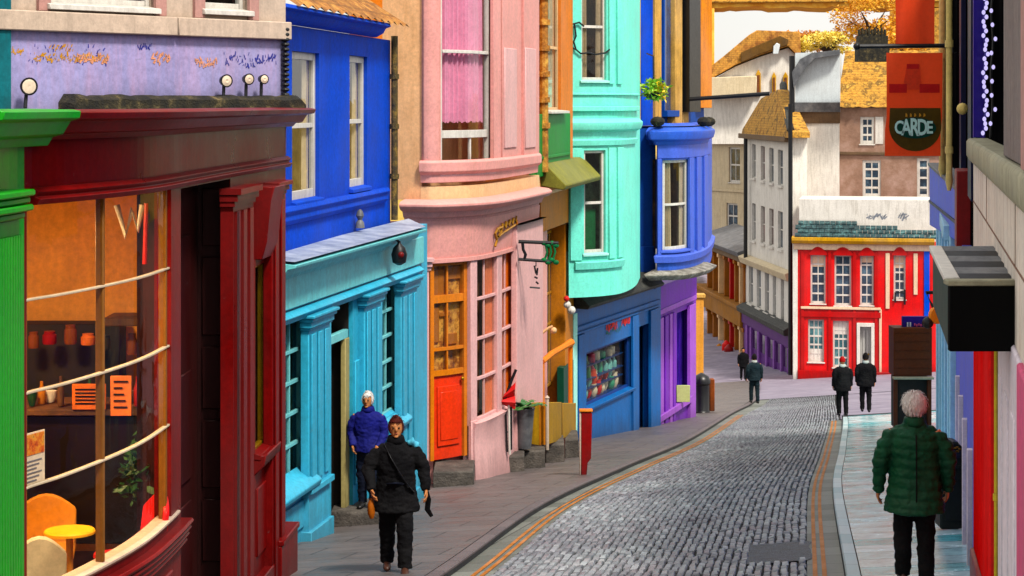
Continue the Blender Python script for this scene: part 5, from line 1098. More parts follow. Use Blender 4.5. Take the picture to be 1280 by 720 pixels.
# souvenirs on four rows of glass shelves in the window
cols = {'teal': plain('goods_teal', '#48a894', .3), 'red': plain('goods_red', '#c8242a', .4), 'white': plain('goods_white', '#e0e4de', .4), 'orange': plain('goods_orange', '#d8582a', .4), 'aqua': plain('goods_aqua', '#7fc8d8', .3), 'green': plain('goods_green', '#2a7a58', .3), 'pink': plain('goods_pink', '#b83a68', .4)}
rows = [('bottom', .10, ['red', 'aqua', 'red', 'white', 'red', 'white', 'white', 'teal', 'white'], 'pot'), ('second', .62, ['white', 'orange', 'aqua', 'orange', 'white', 'red', 'red', 'aqua', 'white'], 'pot'), ('third', 1.02, ['aqua', 'teal', 'green', 'pink', 'teal', 'teal', 'aqua', 'aqua', 'aqua'], 'bottle'), ('top', 1.62, ['white', 'green', 'pink', 'white', 'teal', 'white', 'white'], 'tin')]
r = random.Random(21); H_ = hW[3] - hW[2]; seen = {}
for rn, zo, cs, kind in rows:
    zsft = zo / 2.05 * H_ * .86
    mb = MB(); FS.strip(mb, s0 + .05, s1 - .1, z0 + zsft - .03, z0 + zsft, n - .5, n - .08); o = mb.build('shelf', M['shopnavy'], w_) 
    for i, cn in enumerate(cs):
        s = s0 + (s1 - s0) * (.07 + .84 * (i + .5 + r.uniform(-.15, .15)) / len(cs)); c = P(s, z0 + zsft, n - .2 - r.random() * .12); k_ = r.uniform(.85, 1.2)
        mb = MB()
        if kind == 'bottle': k_ *= .85; h = (.46 if cn in ('teal', 'green') else .36) * k_; mb.lathe(c, [(.085, 0), (.09, .03), (.09, h * .6), (.05, h * .78), (.045, h * .97), (.055, h), (.01, h)], 12)
        elif kind == 'tin': h = .22 * k_; mb.lathe(c, [(.11, 0), (.12, .02), (.12, h * .85), (.1, h * .9), (.04, h), (.01, h)], 12)
        else: h = .34 * k_; mb.lathe(c, [(.08, 0), (.13, h * .3), (.135, h * .55), (.1, h * .85), (.11, h), (.01, h)], 12)
        o = mb.build('souvenir_' + kind, cols[cn]); tag(o, f'{cn} {kind} on the {rn} shelf of the blue shop window', kind, f'{cn} {kind}s on the {rn} shelf of the blue shop window')
# string of little lights at the mint corner
c = FG.P(gs(714, .1), FG.z(714, 372, .1), .1); t = thing('cable_fitting', (c.x, c.y, c.z - .3), 'pale cable fitting with red lamp under the mint bay corner', 'fitting')
mb = MB(); mb.ball((c.x - .1, c.y - .2, c.z - .15), .09, 8, 6); mb.ball((c.x, c.y - .2, c.z - .28), .1, 8, 6); mb.build('caps', M['white'], t); mb = MB(); mb.ball((c.x - .12, c.y - .25, c.z + .0), .07, 8, 6); mb.build('lamp', M['redv'], t)
# black cables on the mint wall near the top
mb = MB()
for pts in (((711, 28), (716, 30), (724, 28), (730, 33)), ((712, 58), (720, 62), (726, 67), (735, 66), (745, 68), (757, 66), (762, 62)), ((718, 30), (720, 45), (717, 52), (720, 62))): mb.tube([FG.P(gs(u, .06), FG.z(u, v, .06), .06) for u, v in pts], .022, 6)
o = mb.build('cable', M['iron']); tag(o, 'loose black cables strung across the upper mint wall', 'cable')

# ---------------------------------------------------------------- royal blue bay over the purple shop
M['bayblue'] = paint('royal_blue_paint', lin('#2e62dc'), .42, .12, .25, .07); M['baydark'] = paint('deep_teal_blue', '#0d4fa4', .5, .14, .25, .07); M['violet'] = paint('violet_blue_paint', lin('#4a6ae0'), .45, .1, .2, .06)
M['purple'] = paint('purple_paint', '#8038c0', .42, .14, .25, .07); M['purplel'] = paint('lilac_trim', '#a866d0', .42, .1, .2, .05); M['purpled'] = paint('dark_purple_paint', '#46189a', .4, .16, .2, .06)
M['sandstone'] = paint('sandstone', '#e0b472', .7, .2, .5, .3, gcol='#8a5a28')
FI = Fac.uy([(796, 54.4), (819, 54.9), (822, 54.2), (845, 54.4), (866, 55.6), (879, 57.2), (887, 59.5), (890, 62.5)], 1)
FI = Fac([Vector((X_(u, Y), Y)) for u, Y in ((796, 54.8), (819, 55.1))] + smooth_line([Vector((X_(u, Y), Y)) for u, Y in ((822, 54.3), (845, 54.5), (866, 55.6), (879, 57.2), (887, 59.6), (890, 62.5))], 5)); is_ = FI.su
FH = Fac.uy([(824, 57.3), (870, 62.0)]); hs_ = FH.su
b = B('shop_house', 'royal blue bay window house above a purple shopfront', 'building', FH)
wI = (828, 861, 200, 313, 830)
b.wall(M['bayblue'], 821, 890, 160, 348, [wI], fac=FI, ref=845, depth=.2, name='bay_wall')
b.wall(M['baydark'], 796, 819.5, 160, 362, [], fac=FI, ref=805, name='flank_wall')  # shaded side of the bay: its shade is put into this darker blue
b.window(wI, M['white'], M['glass'], 1, 2, fac=FI, n=-.1, sill=M['violet'], inside=M['warmdark'], zs=[FI.z(830, 256)], fw=.08, drapes=M['drape'])
mb = MB(); z = FI.z(845, 168, .2); FI.sweep(mb, is_(812), is_(892, .2), [(-.3, z - .3), (.04, z - .3), (.08, z - .2), (.2, z - .14), (.24, z), (.24, z + .08), (.12, z + .16), (-.3, z + .3)]); mb.build('cornice', M['bayblue'], b.root, .008)
mb = MB(); mb.face(*([mb.vert(FI.P(q, z + .22, .05)) for q in FI.stations(0, FI.L[-1])] + [mb.vert(FI.P(FI.L[-1], z + .22, -2)), mb.vert(FI.P(0, z + .22, -2))])); mb.build('bay_roof', M['leadroof'], b.root)
b.bar('frieze', M['violet'], 822, 889, 178, 198, -.02, .03, ref=845, fac=FI)
mb = MB()
for u0, u1 in ((822, 827), (863, 868), (872, 877), (881, 885)): FI.strip(mb, is_(u0, .06), is_(u1, .06), FI.z(845, 326), FI.z(845, 198), -.02, .06)
mb.build('pilaster', M['violet'], b.root, .01)
mb = MB(); FI.sweep(mb, is_(821), is_(890), [(-.02, FI.z(845, 328)), (.08, FI.z(845, 328)), (.1, FI.z(845, 320)), (-.02, FI.z(845, 316))]); mb.build('sill_band', M['violet'], b.root, .008)
mb = MB(); z = FI.z(845, 345, .35); FI.sweep(mb, is_(808, .3), is_(895, .35), [(-.3, z - .12), (.25, z - .12), (.36, z - .02), (.38, z + .03), (.1, z + .12), (-.3, z + .14)]); mb.build('ledge', rough_stone('bay_ledge_stone', ['#3a3830', '#7a7468', '#b8b4a8'], 4, .4, .7), b.root, .008)
mb = MB(); FI.strip(mb, is_(800), is_(818), FI.z(805, 340), FI.z(805, 308), 0, .05); mb.build('flank_panel', M['baydark'], b.root, .012)
mb = MB(); FH.wall(mb, 0, hs_(870), low(FH, 0, FH.L[-1]), FH.z(845, 352), [(hs_(846), hs_(862), FH.z(845, 505), FH.z(845, 392))], 0, .3, back=4); mb.build('shopfront_wall', M['purple'], b.root)
b.bar('fascia', M['purple'], 824, 871, 356, 388, -.02, .1, ref=830, fac=FH); b.bar('fascia_moulding', M['purplel'], 824, 871, 386, 392, -.02, .14, ref=830, fac=FH)
for u0, u1, m_ in ((826, 830, 'purplel'), (832, 836, 'purple'), (838, 841, 'purplel'), (842, 845, 'purple'), (863, 870, 'purplel')): b.bar('pilaster', M[m_], u0, u1, 390, 545, -.02, .09, ref=845, fac=FH)
mb = MB(); s0, s1 = hs_(846), hs_(862); z0, z1 = FH.z(845, 505), FH.z(845, 392); n = -.2
for q in (s0, s0 + (s1 - s0) / 3, s0 + (s1 - s0) * .66, s1 - .06): FH.strip(mb, q, q + .06, z0, z1, n - .03, n + .03)
w_ = mb.build('window', M['purpled'], b.root, .005); mb = MB(); mb.quad(FH.P(s0, z0, n), FH.P(s1, z0, n), FH.P(s1, z1, n), FH.P(s0, z1, n)); mb.build('pane', dark_pane('violet_glass', ['#1a0a4a', '#351a90', '#5a3ac0']), w_)
b.bar('stall_riser', M['purplel'], 824, 866, 508, 516, -.02, .14, ref=845, fac=FH)
c = FH.P(hs_(854, .2), FH.z(854, 492, .2), .2); mb = MB(); mb.box((c.x, c.y, c.z), (.4, .06, .5)); o = mb.build('notice', plain('pale_yellow_notice', '#c8d090', .6), None, .01); tag(o, 'small pale yellow notice in the purple shop window', 'notice')
# stone storeys above the bay: pilasters, blue strip, dark window
FJ = Fac.uy([(797, 55.6), (892, 61.5)]); js = FJ.su
b.wall(M['baydark'], 797, 880, -120, 175, [], fac=FJ, ref=840, name='upper_wall', n=-.1, back=5)
for u0, u1, n1, m_, nm in ((797, 801, .12, M['sandstone'], 'pilaster'), (802, 818, .05, M['blue'], 'blue_panel'), (819, 827, .12, M['sandstone'], 'pilaster'), (844, 853, .14, M['sandstone'], 'pilaster'), (854, 861, .08, M['sandstone'], 'pilaster')): b.bar(nm, m_, u0, u1, -120, 165, -.12, n1, ref=840, fac=FJ)
mb = MB(); s0, s1 = js(828), js(843); z0, z1 = FJ.z(840, 138), 4.0; n = .0
for q in (s0, s1 - .1): FJ.strip(mb, q, q + .1, z0, z1, n - .05, n + .05)
FJ.strip(mb, s0, s1, z0 - .18, z0, -.1, .16); w_ = mb.build('window', M['baydark'], b.root, .006); mb = MB(); mb.quad(FJ.P(s0, z0, n), FJ.P(s1, z0, n), FJ.P(s1, z1, n), FJ.P(s0, z1, n)); mb.build('pane', dark_pane('blue_glass', ['#101c34', '#1c3c68', '#2a5a90']), w_)
b.bar('pier', M['black'], 862, 876, -120, 140, -.1, .3, ref=870, fac=FJ)
M['orangepier'] = paint('orange_sandstone', '#e8941c', .7, .18, .4, .25, gcol='#a85a10')
b.bar('end_pier', M['orangepier'], 876, 890, -120, 135, -.6, .1, ref=876, fac=FJ)
mb = MB(); mb.tube([FJ.P(js(862, .3), FJ.z(862, 124, .3), .3), Vector((X_(962, 58), 58, Z_(117, 58)))], .06, 8); o = mb.build('bracket_arm', M['iron']); tag(o, 'long black bracket arm reaching out over the street from the blue bay house', 'bracket')
# carved brackets on top of the bay
for u in (822, 880, 886): c = FI.P(is_(u, .1), FI.z(u, 152, .1), .1); mb = MB(); mb.ball(c, .2, 10, 6, (1, 1, .7)); mb.build('finial', M['mossstone'], b.root)
# hanging flower basket
Y = 53.6; c = Vector((X_(817, Y), Y, Z_(112, Y))); t = thing('hanging_basket', tuple(c), 'yellow green flower basket hanging between mint and blue walls', 'flower basket')
M['lime'] = rough_stone('lime_leaf', ['#3f6a10', '#8fb818', '#d8e040'], 8, .2, .5); M['yellowfl'] = plain('yellow_flower', '#f0cc10', .5)
mb = MB(); leaves(mb, c, (.36, .3, .3), 420, .15, 5); mb.build('foliage', M['lime'], t, smooth=False); mb = MB(); leaves(mb, c + Vector((.16, -.1, .0)), (.22, .22, .3), 120, .12, 6); mb.build('flowers', M['yellowfl'], t, smooth=False)
mb = MB(); mb.lathe(c + Vector((0, 0, -.28)), [(.05, 0), (.2, .06), (.26, .2), (.24, .2)], 12); mb.build('bowl', M['iron'], t); mb = MB(); mb.tube([c + Vector((0, 0, .2)), c + Vector((0, .1, .9)), c + Vector((-.1, 1.2, 1.0))], .02, 6); mb.build('hanger', M['iron'], t)
# peach post and dark bin at the purple corner
px_, py_ = hit_ground(874, 510); gz = ground(px_, py_); t = thing('street_post', (px_, py_, gz), 'peach painted square post at the corner of the purple shop', 'post')
mb = MB(); w_ = 11 / F * py_; mb.loft([[(px_ - w_ / 2, py_, z), (px_ + w_ / 2, py_, z), (px_ + w_ / 2, py_ + w_, z), (px_ - w_ / 2, py_ + w_, z)] for z in (gz, Z_(372, py_))]); mb.build('shaft', paint('peach_post_paint', '#e8a860', .5, .1, .3, .1), t, .015); mb = MB(); mb.box((px_, py_ + w_ / 2, Z_(370, py_)), (w_ * 1.4, w_ * 1.4, .14)); mb.build('cap', M['sandstone'], t, .02)
bx, by = hit_ground(877, 516); gz = ground(bx, by); t = thing('litter_bin', (bx, by, gz), 'black litter bin in front of the peach post', 'bin')
mb = MB(); h = 50 / F * by; mb.lathe((bx, by, gz), [(.26, 0), (.28, .05), (.25, .1), (.25, h * .7), (.29, h * .74), (.29, h * .82), (.22, h * .92), (.03, h)], 16); mb.build('body', M['black'], t); mb = MB(); mb.box((bx + .36, by + .3, gz + h * .42), (.16, .3, h * .8)); mb.build('side_panel', paint('rust_board', '#8a4a20', .6), t, .02)
# ================================================================== FAR END OF THE STREET
M['red'] = paint('red_paint', '#e0100c', .42, .12, .25, .08, coat=.2); M['redd'] = paint('deep_red_paint', '#b80c10', .42, .12, .25, .08)
M['whitewall'] = paint('white_render', '#ece8e0', .7, .08, .35, .15, gcol='#a09888'); M['palewall'] = paint('pale_blue_render', '#dfe6e8', .7, .06, .25, .1, gcol='#b0b4b4'); M['creamwall'] = paint('cream_render', '#dccdb0', .7, .1, .35, .15, gcol='#a88e68')
M['brownstone'] = rough_stone('brown_stone', ['#7a5a48', '#9c7a66', '#b8988a'], .9, .35, .85); M['goldstone'] = rough_stone('gold_lichen_roof', ['#5a3a10', '#a87420', '#d8a038', '#6a4a18', '#f0c050'], 1.6, .6, .85, courses=4.2)  # goldstone has golden sunlight put into its colour
M['brownslate'] = rough_stone('brown_slate', ['#5a2c0c', '#7a4010', '#9a5a1c'], 1.2, .3, .8, courses=4); M['goldroof'] = rough_stone('amber_roof', ['#6a3c10', '#a86a20', '#d89a3a', '#8a5a1c', '#f0b850'], .9, .5, .8, courses=4.2)  # goldroof also carries warm sunlight as painted colour
M['browntrim'] = paint('brown_trim', '#75604c', .6, .2, .4, .2); M['gutteryellow'] = paint('yellow_gutter', '#d8a82a', .5, .2, .3, .1, gcol='#6a4a14'); M['greentile'] = rough_stone('blue_green_tiles', ['#0c2024', '#1c3c40', '#5a8888'], 3.0, .4, .5)
M['creamband'] = paint('cream_band', '#f0d4b8', .6, .08, .3, .1)
FR = Fac.uy([(991, 105.6), (1172, 104.2)]); rs = FR.su
b = B('corner_house', 'bright red two storey building with arched white windows under a blue green tiled edge', 'building', FR)
ups = [(1013, 1032, 318, 379), (1043, 1064, 318, 381), (1075, 1092, 318, 380), (1117, 1132, 317, 372)]; los = [(1010, 1030, 399, 452), (1041, 1061, 400, 458)]
dr_ = (1071, 1093, 402, 470)
hl = [h + (1003,) for h in ups + los] + [(1071, 1093, 402, 520, 1003)]
b.wall(M['red'], 997, 1172, 308, None, hl, ref=1003, depth=.3, back=6)
for i, h in enumerate(ups): b.window(h + (1003,), M['white'], M['farpane'], 2, 5, fw=.09, bw=.045, n=-.2, sill=M['white'], blind=(M['creamband'], 1, (.75, 1, .85, .7)[i], .05, .95) if i != 1 else None, blind_n=.006)
for i, h in enumerate(los): b.window(h + (1003,), M['white'], M['farpane2'], 3, 5, fw=.09, bw=.045, n=-.2, sill=M['white'], blind=(M['whitewall'], (.3, 1)[i], (.0, .7)[i], .05, .95), blind_n=.006)
mb = MB()
for h in ups:                                              # arched heads over the upper windows
    s0, s1 = rs(h[0] - 2), rs(h[1] + 2); z = FR.z(1003, h[2]); k = 10
    arc = [(s0 + (s1 - s0) * i / k, z + .34 * math.sin(PI * i / k) + .08) for i in range(k + 1)]
    mb.loft([[FR.P(s, z - .02, .02), FR.P(s, zz, .02), FR.P(s, zz, .12), FR.P(s, z - .02, .12)] for s, zz in arc])
mb.build('window_head', M['redd'], b.root)
b.bar('corner_strip', M['whitewall'], 991, 997, 300, 480, -.3, .06, ref=1003); b.bar('white_strip', M['creamband'], 1107, 1112, 315, 384, -.02, .07, ref=1003); b.bar('white_strip', M['creamband'], 1099, 1102, 385, 468, -.02, .07, ref=1003); b.bar('white_strip', M['creamband'], 1142, 1147, 315, 366, -.02, .07, ref=1003); b.bar('blue_strip', M['blue'], 1155, 1162, 312, 395, -.02, .07, ref=1003)
for v0, v1, n1, m_ in ((383, 386, .12, 'creamband'), (389, 396, .1, 'redd')): b.bar('string_course', M[m_], 1001, 1101, v0, v1, -.02, n1, ref=1003)
for u in (1001, 1035, 1066, 1093): b.bar('pilaster', M['redd'], u, u + 4, 314, 470, -.02, .08, ref=1003)
b.bar('plinth', M['redd'], 997, 1172, 463, 480, -.02, .14, ref=1003)
b.bar('scalloped_band', M['creamband'], 992, 1168, 303, 312, -.1, .1, ref=1003)
mb = MB(); FR.sweep(mb, rs(990), rs(1168), [(-.1, FR.z(1003, 304)), (.3, FR.z(1003, 304)), (.42, FR.z(1003, 300)), (.42, FR.z(1003, 296)), (-.1, FR.z(1003, 295))]); mb.build('gutter', M['gutteryellow'], b.root, .02)
# shallow row of scalloped tiles, each course stepping back
mb = MB(); r = random.Random(6)
for row in range(4):
    z = FR.z(1003, 296) + row * .2; nn = .36 - row * .24; s = rs(994) + (row % 2) * .14; se = rs(1167 if row < 2 else (1068 if row == 3 else 1120))
    while s < se: FR.sweep(mb, s, s + .26, [(nn - .3, z - .02), (nn, z - .02), (nn + .02, z + .05 + r.random() * .05), (nn - .22, z + .22)]); s += .28
mb.build('tile_edge', M['greentile'], b.root)
b.wall(M['whitewall'], 999, 1170, 249, 300, [], ref=1003, n=-.7, name='parapet', back=4)
mb = MB(); flecks(mb, FR, 1083, 1108, 267, 272, -.69, 16, (.1, .3), 2, ref=1003); flecks(mb, FR, 1124, 1134, 266, 272, -.69, 9, (.15, .3), 3, ref=1003); mb.build('lettering', plain('grey_lettering', '#8a8f98', .6), b.root, smooth=False)
s0, s1, z0, z1 = FR.rect((1071, 1093, 402, 470, 1003)); mb = MB()
for q in (s0, s1 - .16): FR.strip(mb, q, q + .16, z0 - 1, z1, -.25, .1)
FR.strip(mb, s0 + .16, s1 - .16, z1 - .2, z1, -.25, .1); mb.build('door_frame', M['whitewall'], b.root, .01)
mb = MB(); FR.strip(mb, s0, s1, z0 - 1, z1, -.34, -.28); FR.strip(mb, s0 + .3, s0 + .5, z0 + .3, z1 - .4, -.28, -.24); FR.strip(mb, s1 - .5, s1 - .3, z0 + .3, z1 - .4, -.28, -.24); dd = mb.build('door', plain('grey_door', '#b8b8b4', .5), b.root, .01); mk = MB(); mk.ball(FR.P(s1 - .3, z0 + 1.2, -.22), .05); mk.build('handle', M['brass'], dd)
mb = MB()
for pts in (((1119, 378), (1119, 366), (1131, 366)), ((1131, 381), (1131, 362))): mb.tube([FR.P(rs(u, .1), FR.z(u, v, .1), .1) for u, v in pts], .05, 6)
mb.build('downpipe', M['iron'], b.root)
# white building with narrow windows over the purple shop; brown colonnaded shop beyond
FF = Fac.uy([(876, 139.5), (931, 124), (991, 110.5)]); fs = FF.su; ref = 990
b = B('shop_house', 'white rendered building with rows of narrow windows above a dark purple shop', 'building', FF, fs(960))
def zz(v, u=990): return FF.z(u, v)
zt, zc, zm, zp = zz(172), zz(345), zz(352), zz(415)
rowsW = [(940, 944.5), (951, 956), (961.5, 967), (972.5, 978.5)]
H1 = [(fs(a), fs(c), zz(186, a) - .0 - .9 * 0, 0) for a, c in rowsW]
def rect(a, c, vt, vb): return (fs(a), fs(c), FF.z(a, vb), FF.z(a, vt))
wl = [rect(a, c, 180 + (a - 941) * .22, 222 + (a - 941) * .28) for a, c in rowsW] + [rect(a, c, 254 + (a - 941) * .3, 300 + (a - 941) * .32) for a, c in rowsW]
lw = [rect(a, c, 330 + (a - 936) * .45, 378 + (a - 936) * .55) for a, c in ((936, 941), (946, 951), (956, 961), (966, 970), (976, 980))]
pw = [rect(a, c, 412 + (a - 940) * .25, 470) for a, c in ((940, 946), (950, 956), (960, 966), (969, 974), (978, 983))]
mb = MB(); FF.wall(mb, fs(931), fs(991), low(FF, fs(931), fs(991)), zt, [(h[0], h[1], max(h[2], -20) , h[3]) for h in wl + lw], 0, .35, back=.8); mb.build('wall', M['whitewall'], b.root)
for i, h in enumerate(wl + lw):
    s0, s1, z0, z1 = h; mb = MB(); n = -.18
    for q in (s0, s1 - .04): FF.strip(mb, q, q + .04, z0, z1, n - .05, n + .05)
    for z in (z0, (z0 + z1) / 2 - .03, z1 - .06): FF.strip(mb, s0 + .04, s1 - .04, z, z + .06, n - .04, n + .05)
    w_ = mb.build('window', M['white'] if i % 3 else M['whitewall'], b.root); mb = MB(); mb.quad(FF.P(s0, z0, n), FF.P(s1, z0, n), FF.P(s1, z1, n), FF.P(s0, z1, n)); mb.build('pane', M['redpane'] if i in (1, 5, 6) else M['farpane'], w_)
    mb = MB(); FF.strip(mb, s0 - .1, s1 + .1, z0 - .14, z0 - .02, -.1, .12); mb.build('sill', M['whitewall'], w_)
mb = MB(); FF.sweep(mb, fs(931), fs(990), [(-.1, zc - .3), (.3, zc - .3), (.45, zc + .1), (-.1, zc + .3)]); mb.build('cornice', M['creamwall'], b.root, .03)
mb = MB(); FF.sweep(mb, fs(931), fs(991), [(-.1, zp - .2), (.5, zp - .2), (.55, zp + .1), (-.1, zp + .45)]); mb.build('shop_cornice', M['slate'], b.root, .03)
mb = MB(); FF.strip(mb, fs(931), fs(990), low(FF, fs(931), fs(990)), zp - .2, -.1, .12); FF.strip(mb, fs(931), fs(990), zp - .9, zp - .2, .12, .2); mb.build('purple_shopfront', M['purpled'] if False else paint('plum_paint', '#5a2a78', .45, .15, .3, .1), b.root, .02)
M['plumlight'] = paint('plum_light', '#8a58a8', .45, .15, .3, .1)
for u in (933, 938, 947.5, 957.5, 967, 976, 985): mb = MB(); FF.strip(mb, fs(u, .2), fs(u + 1.6, .2), low(FF, fs(931), fs(990)), zp - .9, .1, .26); mb.build('shop_column', M['plumlight'], b.root, .02)
for h in ((940, 946), (950, 956), (960, 966), (969, 975), (978, 984)):
    s0, s1 = fs(h[0], .13), fs(h[1], .13); zb_ = FF.z(990, 462); mb = MB(); FF.strip(mb, s0, s1, zb_, zp - 1.0, .1, .13); mb.build('shop_window', M['farpane'] if False else dark_pane('plum_glass', ['#120618', '#2a1438', '#4a2a5a']), b.root)
mb = MB(); c = FF.P(fs(988, .3), 0, .3); mb.tube([(c.x, c.y, low(FF, fs(980), fs(990))), (c.x, c.y, FF.z(988, 130))], .12, 8); mb.build('downpipe', M['iron'], b.root); mb = MB(); c = FF.P(fs(932, .3), 0, .3); mb.tube([(c.x, c.y, zc), (c.x, c.y, zt)], .12, 8); mb.build('downpipe', M['iron'], b.root)
# mansard coloured golden as if sunlit, with a dark ridge on top
mb = MB(); s0, s1 = fs(931, .2), fs(990, .2); z = zt; mb.loft([[FF.P(s0, z, .4), FF.P(s1, z, .4), FF.P(s1, z, -.8), FF.P(s0, z, -3)], [FF.P(s0, z + .3, .35), FF.P(s1, z + .3, .35), FF.P(s1, z + .3, -.8), FF.P(s0, z + .3, -3)], [FF.P(s0 + 1.5, z + 2.2, -.5), FF.P(s0 + (s1 - s0) * .55, z + 2.7, -.3), FF.P(s0 + (s1 - s0) * .55, z + 2.7, -.9), FF.P(s0 + 1.5, z + 2.2, -2)]]); mb.build('roof', M['goldstone'], b.root)
mb = MB(); mb.tube([FF.P(s0 + (s1 - s0) * .45, z + 3, -.9), FF.P(s0 + (s1 - s0) * .65, z + 1.9, -.4), FF.P(s1 - .3, z + .4, .2)], .22, 6); mb.build('ridge', M['slate'], b.root)
mb = MB(); FF.strip(mb, fs(931), fs(990), zt - .25, zt + .05, -.1, .42); mb.build('eaves', M['browntrim'], b.root, .02)
b2 = B('shop_house', 'brown and ochre colonnaded shop building far down the left side', 'building', FF, fs(905))
zb_ = low(FF, 0, fs(931)) ; mb = MB(); FF.wall(mb, 0, fs(931) - .02, zb_, zz(338), [], -.5, .2, back=7); mb.build('wall', M['warmdark'], b2.root)
mb = MB(); FF.sweep(mb, 0, fs(931) - .02, [(-.6, zz(345)), (.35, zz(345)), (.5, zz(338)), (-2.4, zz(318)), (-2.6, zz(330))]); mb.build('roof', M['leadroof'], b2.root, .03)
mb = MB(); FF.strip(mb, 0, fs(931) - .02, zz(353), zz(345), -.5, .2); mb.build('upper_band', M['browntrim'], b2.root, .03)
zmid0, zmid1 = FF.z(900, 392), FF.z(900, 371)
mb = MB(); FF.strip(mb, 0, fs(931) - .02, zmid0, zmid1, -.5, .3); FF.strip(mb, 0, fs(931) - .02, zmid1, zmid1 + .25, -.5, .5); mb.build('signboard', paint('ochre_fascia', '#a8741c', .6, .25, .4, .2), b2.root, .03)
cm = [M['orangew'] if False else paint('brown_column', '#a86a30', .6, .2, .3, .15), M['cream'], M['redd']]
for i, u in enumerate((884, 891, 898, 905, 912, 918, 924, 929)):
    for za, zb2 in ((zmid1 + .25, zz(353)), (zb_, zmid0)):
        mb = MB(); s = fs(u, .1); FF.strip(mb, s, s + .32, za, zb2, -.4, .12); FF.strip(mb, s - .08, s + .4, zb2 - .25, zb2, -.4, .2); mb.build('column', cm[(0, 0, 1, 0, 2, 0, 1, 0)[i]], b2.root, .02)
r = random.Random(12)
mb = MB(); FF.strip(mb, fs(893), fs(917), FF.z(900, 454), FF.z(900, 445), .3, .9); o = mb.build('yellow_stall', M['yellow'], None, .03); tag(o, 'low yellow display stall outside the brown colonnaded shop', 'stall')
for k, (u, v, m_) in enumerate(((908, 436, 'redv'), (911, 441, 'redpost'), (899, 440, 'tan'))): c = FF.P(fs(u, .6), FF.z(u, v, .6), .6); mb = MB(); mb.lathe((c.x, c.y, c.z - .3), [(.2, 0), (.3, .2), (.28, .6), (.1, .8), (.02, .85)], 10); tag(mb.build('display_sack', M[m_]), ('bright red', 'dark red', 'tan brown')[k] + ' bundle on the far yellow stall', 'goods')
# cream house with brown roof, seen over the blue bay
FQ = Fac.uy([(872, 152), (940, 146)]); b = B('house', 'cream rendered house with brown slate roof beyond the blue bay', 'building', FQ)
qs = FQ.su; W = [(911, 925, 184, 228, 915), (908, 922, 254, 286, 915)]
b.wall(M['creamwall'], 872, 938, 178, 320, W, ref=915, depth=.4, back=8)
for h in W: b.window(h, M['white'], M['farpane'], 2, 2, fw=.14, bw=.06, n=-.15, sill=M['white'])
mb = MB(); z0, z1 = FQ.z(915, 180), FQ.z(915, 133); mb.loft([[FQ.P(0, z0, .4), FQ.P(0, z0 + .2, .4), FQ.P(0, z1, -3.2), FQ.P(0, z1, -3.6)], [FQ.P(qs(936), z0, .4), FQ.P(qs(936), z0 + .2, .4), FQ.P(qs(936), z1, -3.2), FQ.P(qs(936), z1, -3.6)]]); mb.build('roof', M['brownslate'], b.root)
mb = MB(); FQ.strip(mb, 0, qs(936), FQ.z(915, 135), FQ.z(915, 127), -3.6, -3.1); mb.build('ridge', M['redpost'], b.root, .03); mb = MB(); c = FQ.P(qs(932, .2), 0, .2); mb.tube([(c.x, c.y, FQ.z(915, 320)), (c.x, c.y, z0)], .14, 8); mb.build('downpipe', paint('red_pipe', '#b85a34', .6), b.root)
b.bar('string_course', M['creamwall'], 872, 938, 237, 240, -.1, .1, ref=915)
# tall pale gable with a stone string course
FP = Fac.uy([(986, 113), (1050, 112.5)]); b = B('house', 'tall plain pale gable wall with a brown stone string course', 'building', FP)
b.wall(M['palewall'], 994, 1050, 66, 140, [], ref=1000, back=7, name='upper_wall', n=-.3); b.wall(M['whitewall'], 994, 1049, 148, 300, [], ref=1000, back=7, name='wall')
b.bar('string_course', M['browntrim'], 992, 1050, 140, 154, -.4, .1, ref=1000, bevel=.04); b.bar('coping', M['leadroof'], 992, 1050, 128, 140, -.4, .3, ref=1000, bevel=.05)
mb = MB(); c = FP.P(FP.su(990, .3), 0, .3); mb.tube([(c.x, c.y, FP.z(1000, 300)), (c.x, c.y, FP.z(1000, 70))], .16, 8); mb.build('downpipe', M['black'], b.root)
mb = MB(); pts = [(990, 90), (1000, 74), (1015, 66), (1050, 62), (1050, 68), (1018, 73), (1004, 88), (992, 110)]; Y = 112.2
mb.loft([[Vector((X_(u, Y + d), Y + d, Z_(v, Y))) for u, v in pts] for d in (0, 5)]); mb.build('roof', M['leadroof'], b.root)
# brown stone tenement with gold roof, sunlight painted into its colour
FT = Fac.uy([(1047, 114), (1185, 112)]); b = B('tenement', 'brown stone tenement with lichen gold roof above the red building', 'building', FT); ts = FT.su
W = [(1075, 1093, 146, 180, 1080), (1078, 1101, 200, 246, 1080), (1146, 1162, 197, 246, 1080)]
b.wall(M['brownstone'], 1047, 1180, 132, 300, W, ref=1080, depth=.35, back=8)
for h in W: b.window(h, M['white'], M['farpane'], 2 if h[0] < 1100 else 1, 4 if h[2] > 190 else 3, fw=.16, bw=.06, n=-.1, sill=M['white'])
b.bar('window_surround', M['white'], 1094, 1104, 146, 180, -.05, .04, ref=1080)
for v in (131, 190): b.bar('string_course', M['browntrim'], 1047, 1180, v, v + 4, -.1, .12, ref=1080, bevel=.03)
mb = MB(); z0, z1 = FT.z(1080, 134), FT.z(1080, 62); e = ts(1180); rows = []
for k in range(15): rows.append([FT.P(e * i / 24, z0 + (z1 - z0) * k / 14 + .1 * noise.noise((i * .7, k * .9, 3)), .4 - k * .22 + .12 * noise.noise((i * .9, k * 1.1, 0))) for i in range(25)])
mb.loft(rows, cap=False, closed=False); mb.build('roof', M['goldstone'], b.root)
mb = MB(); Y = 110
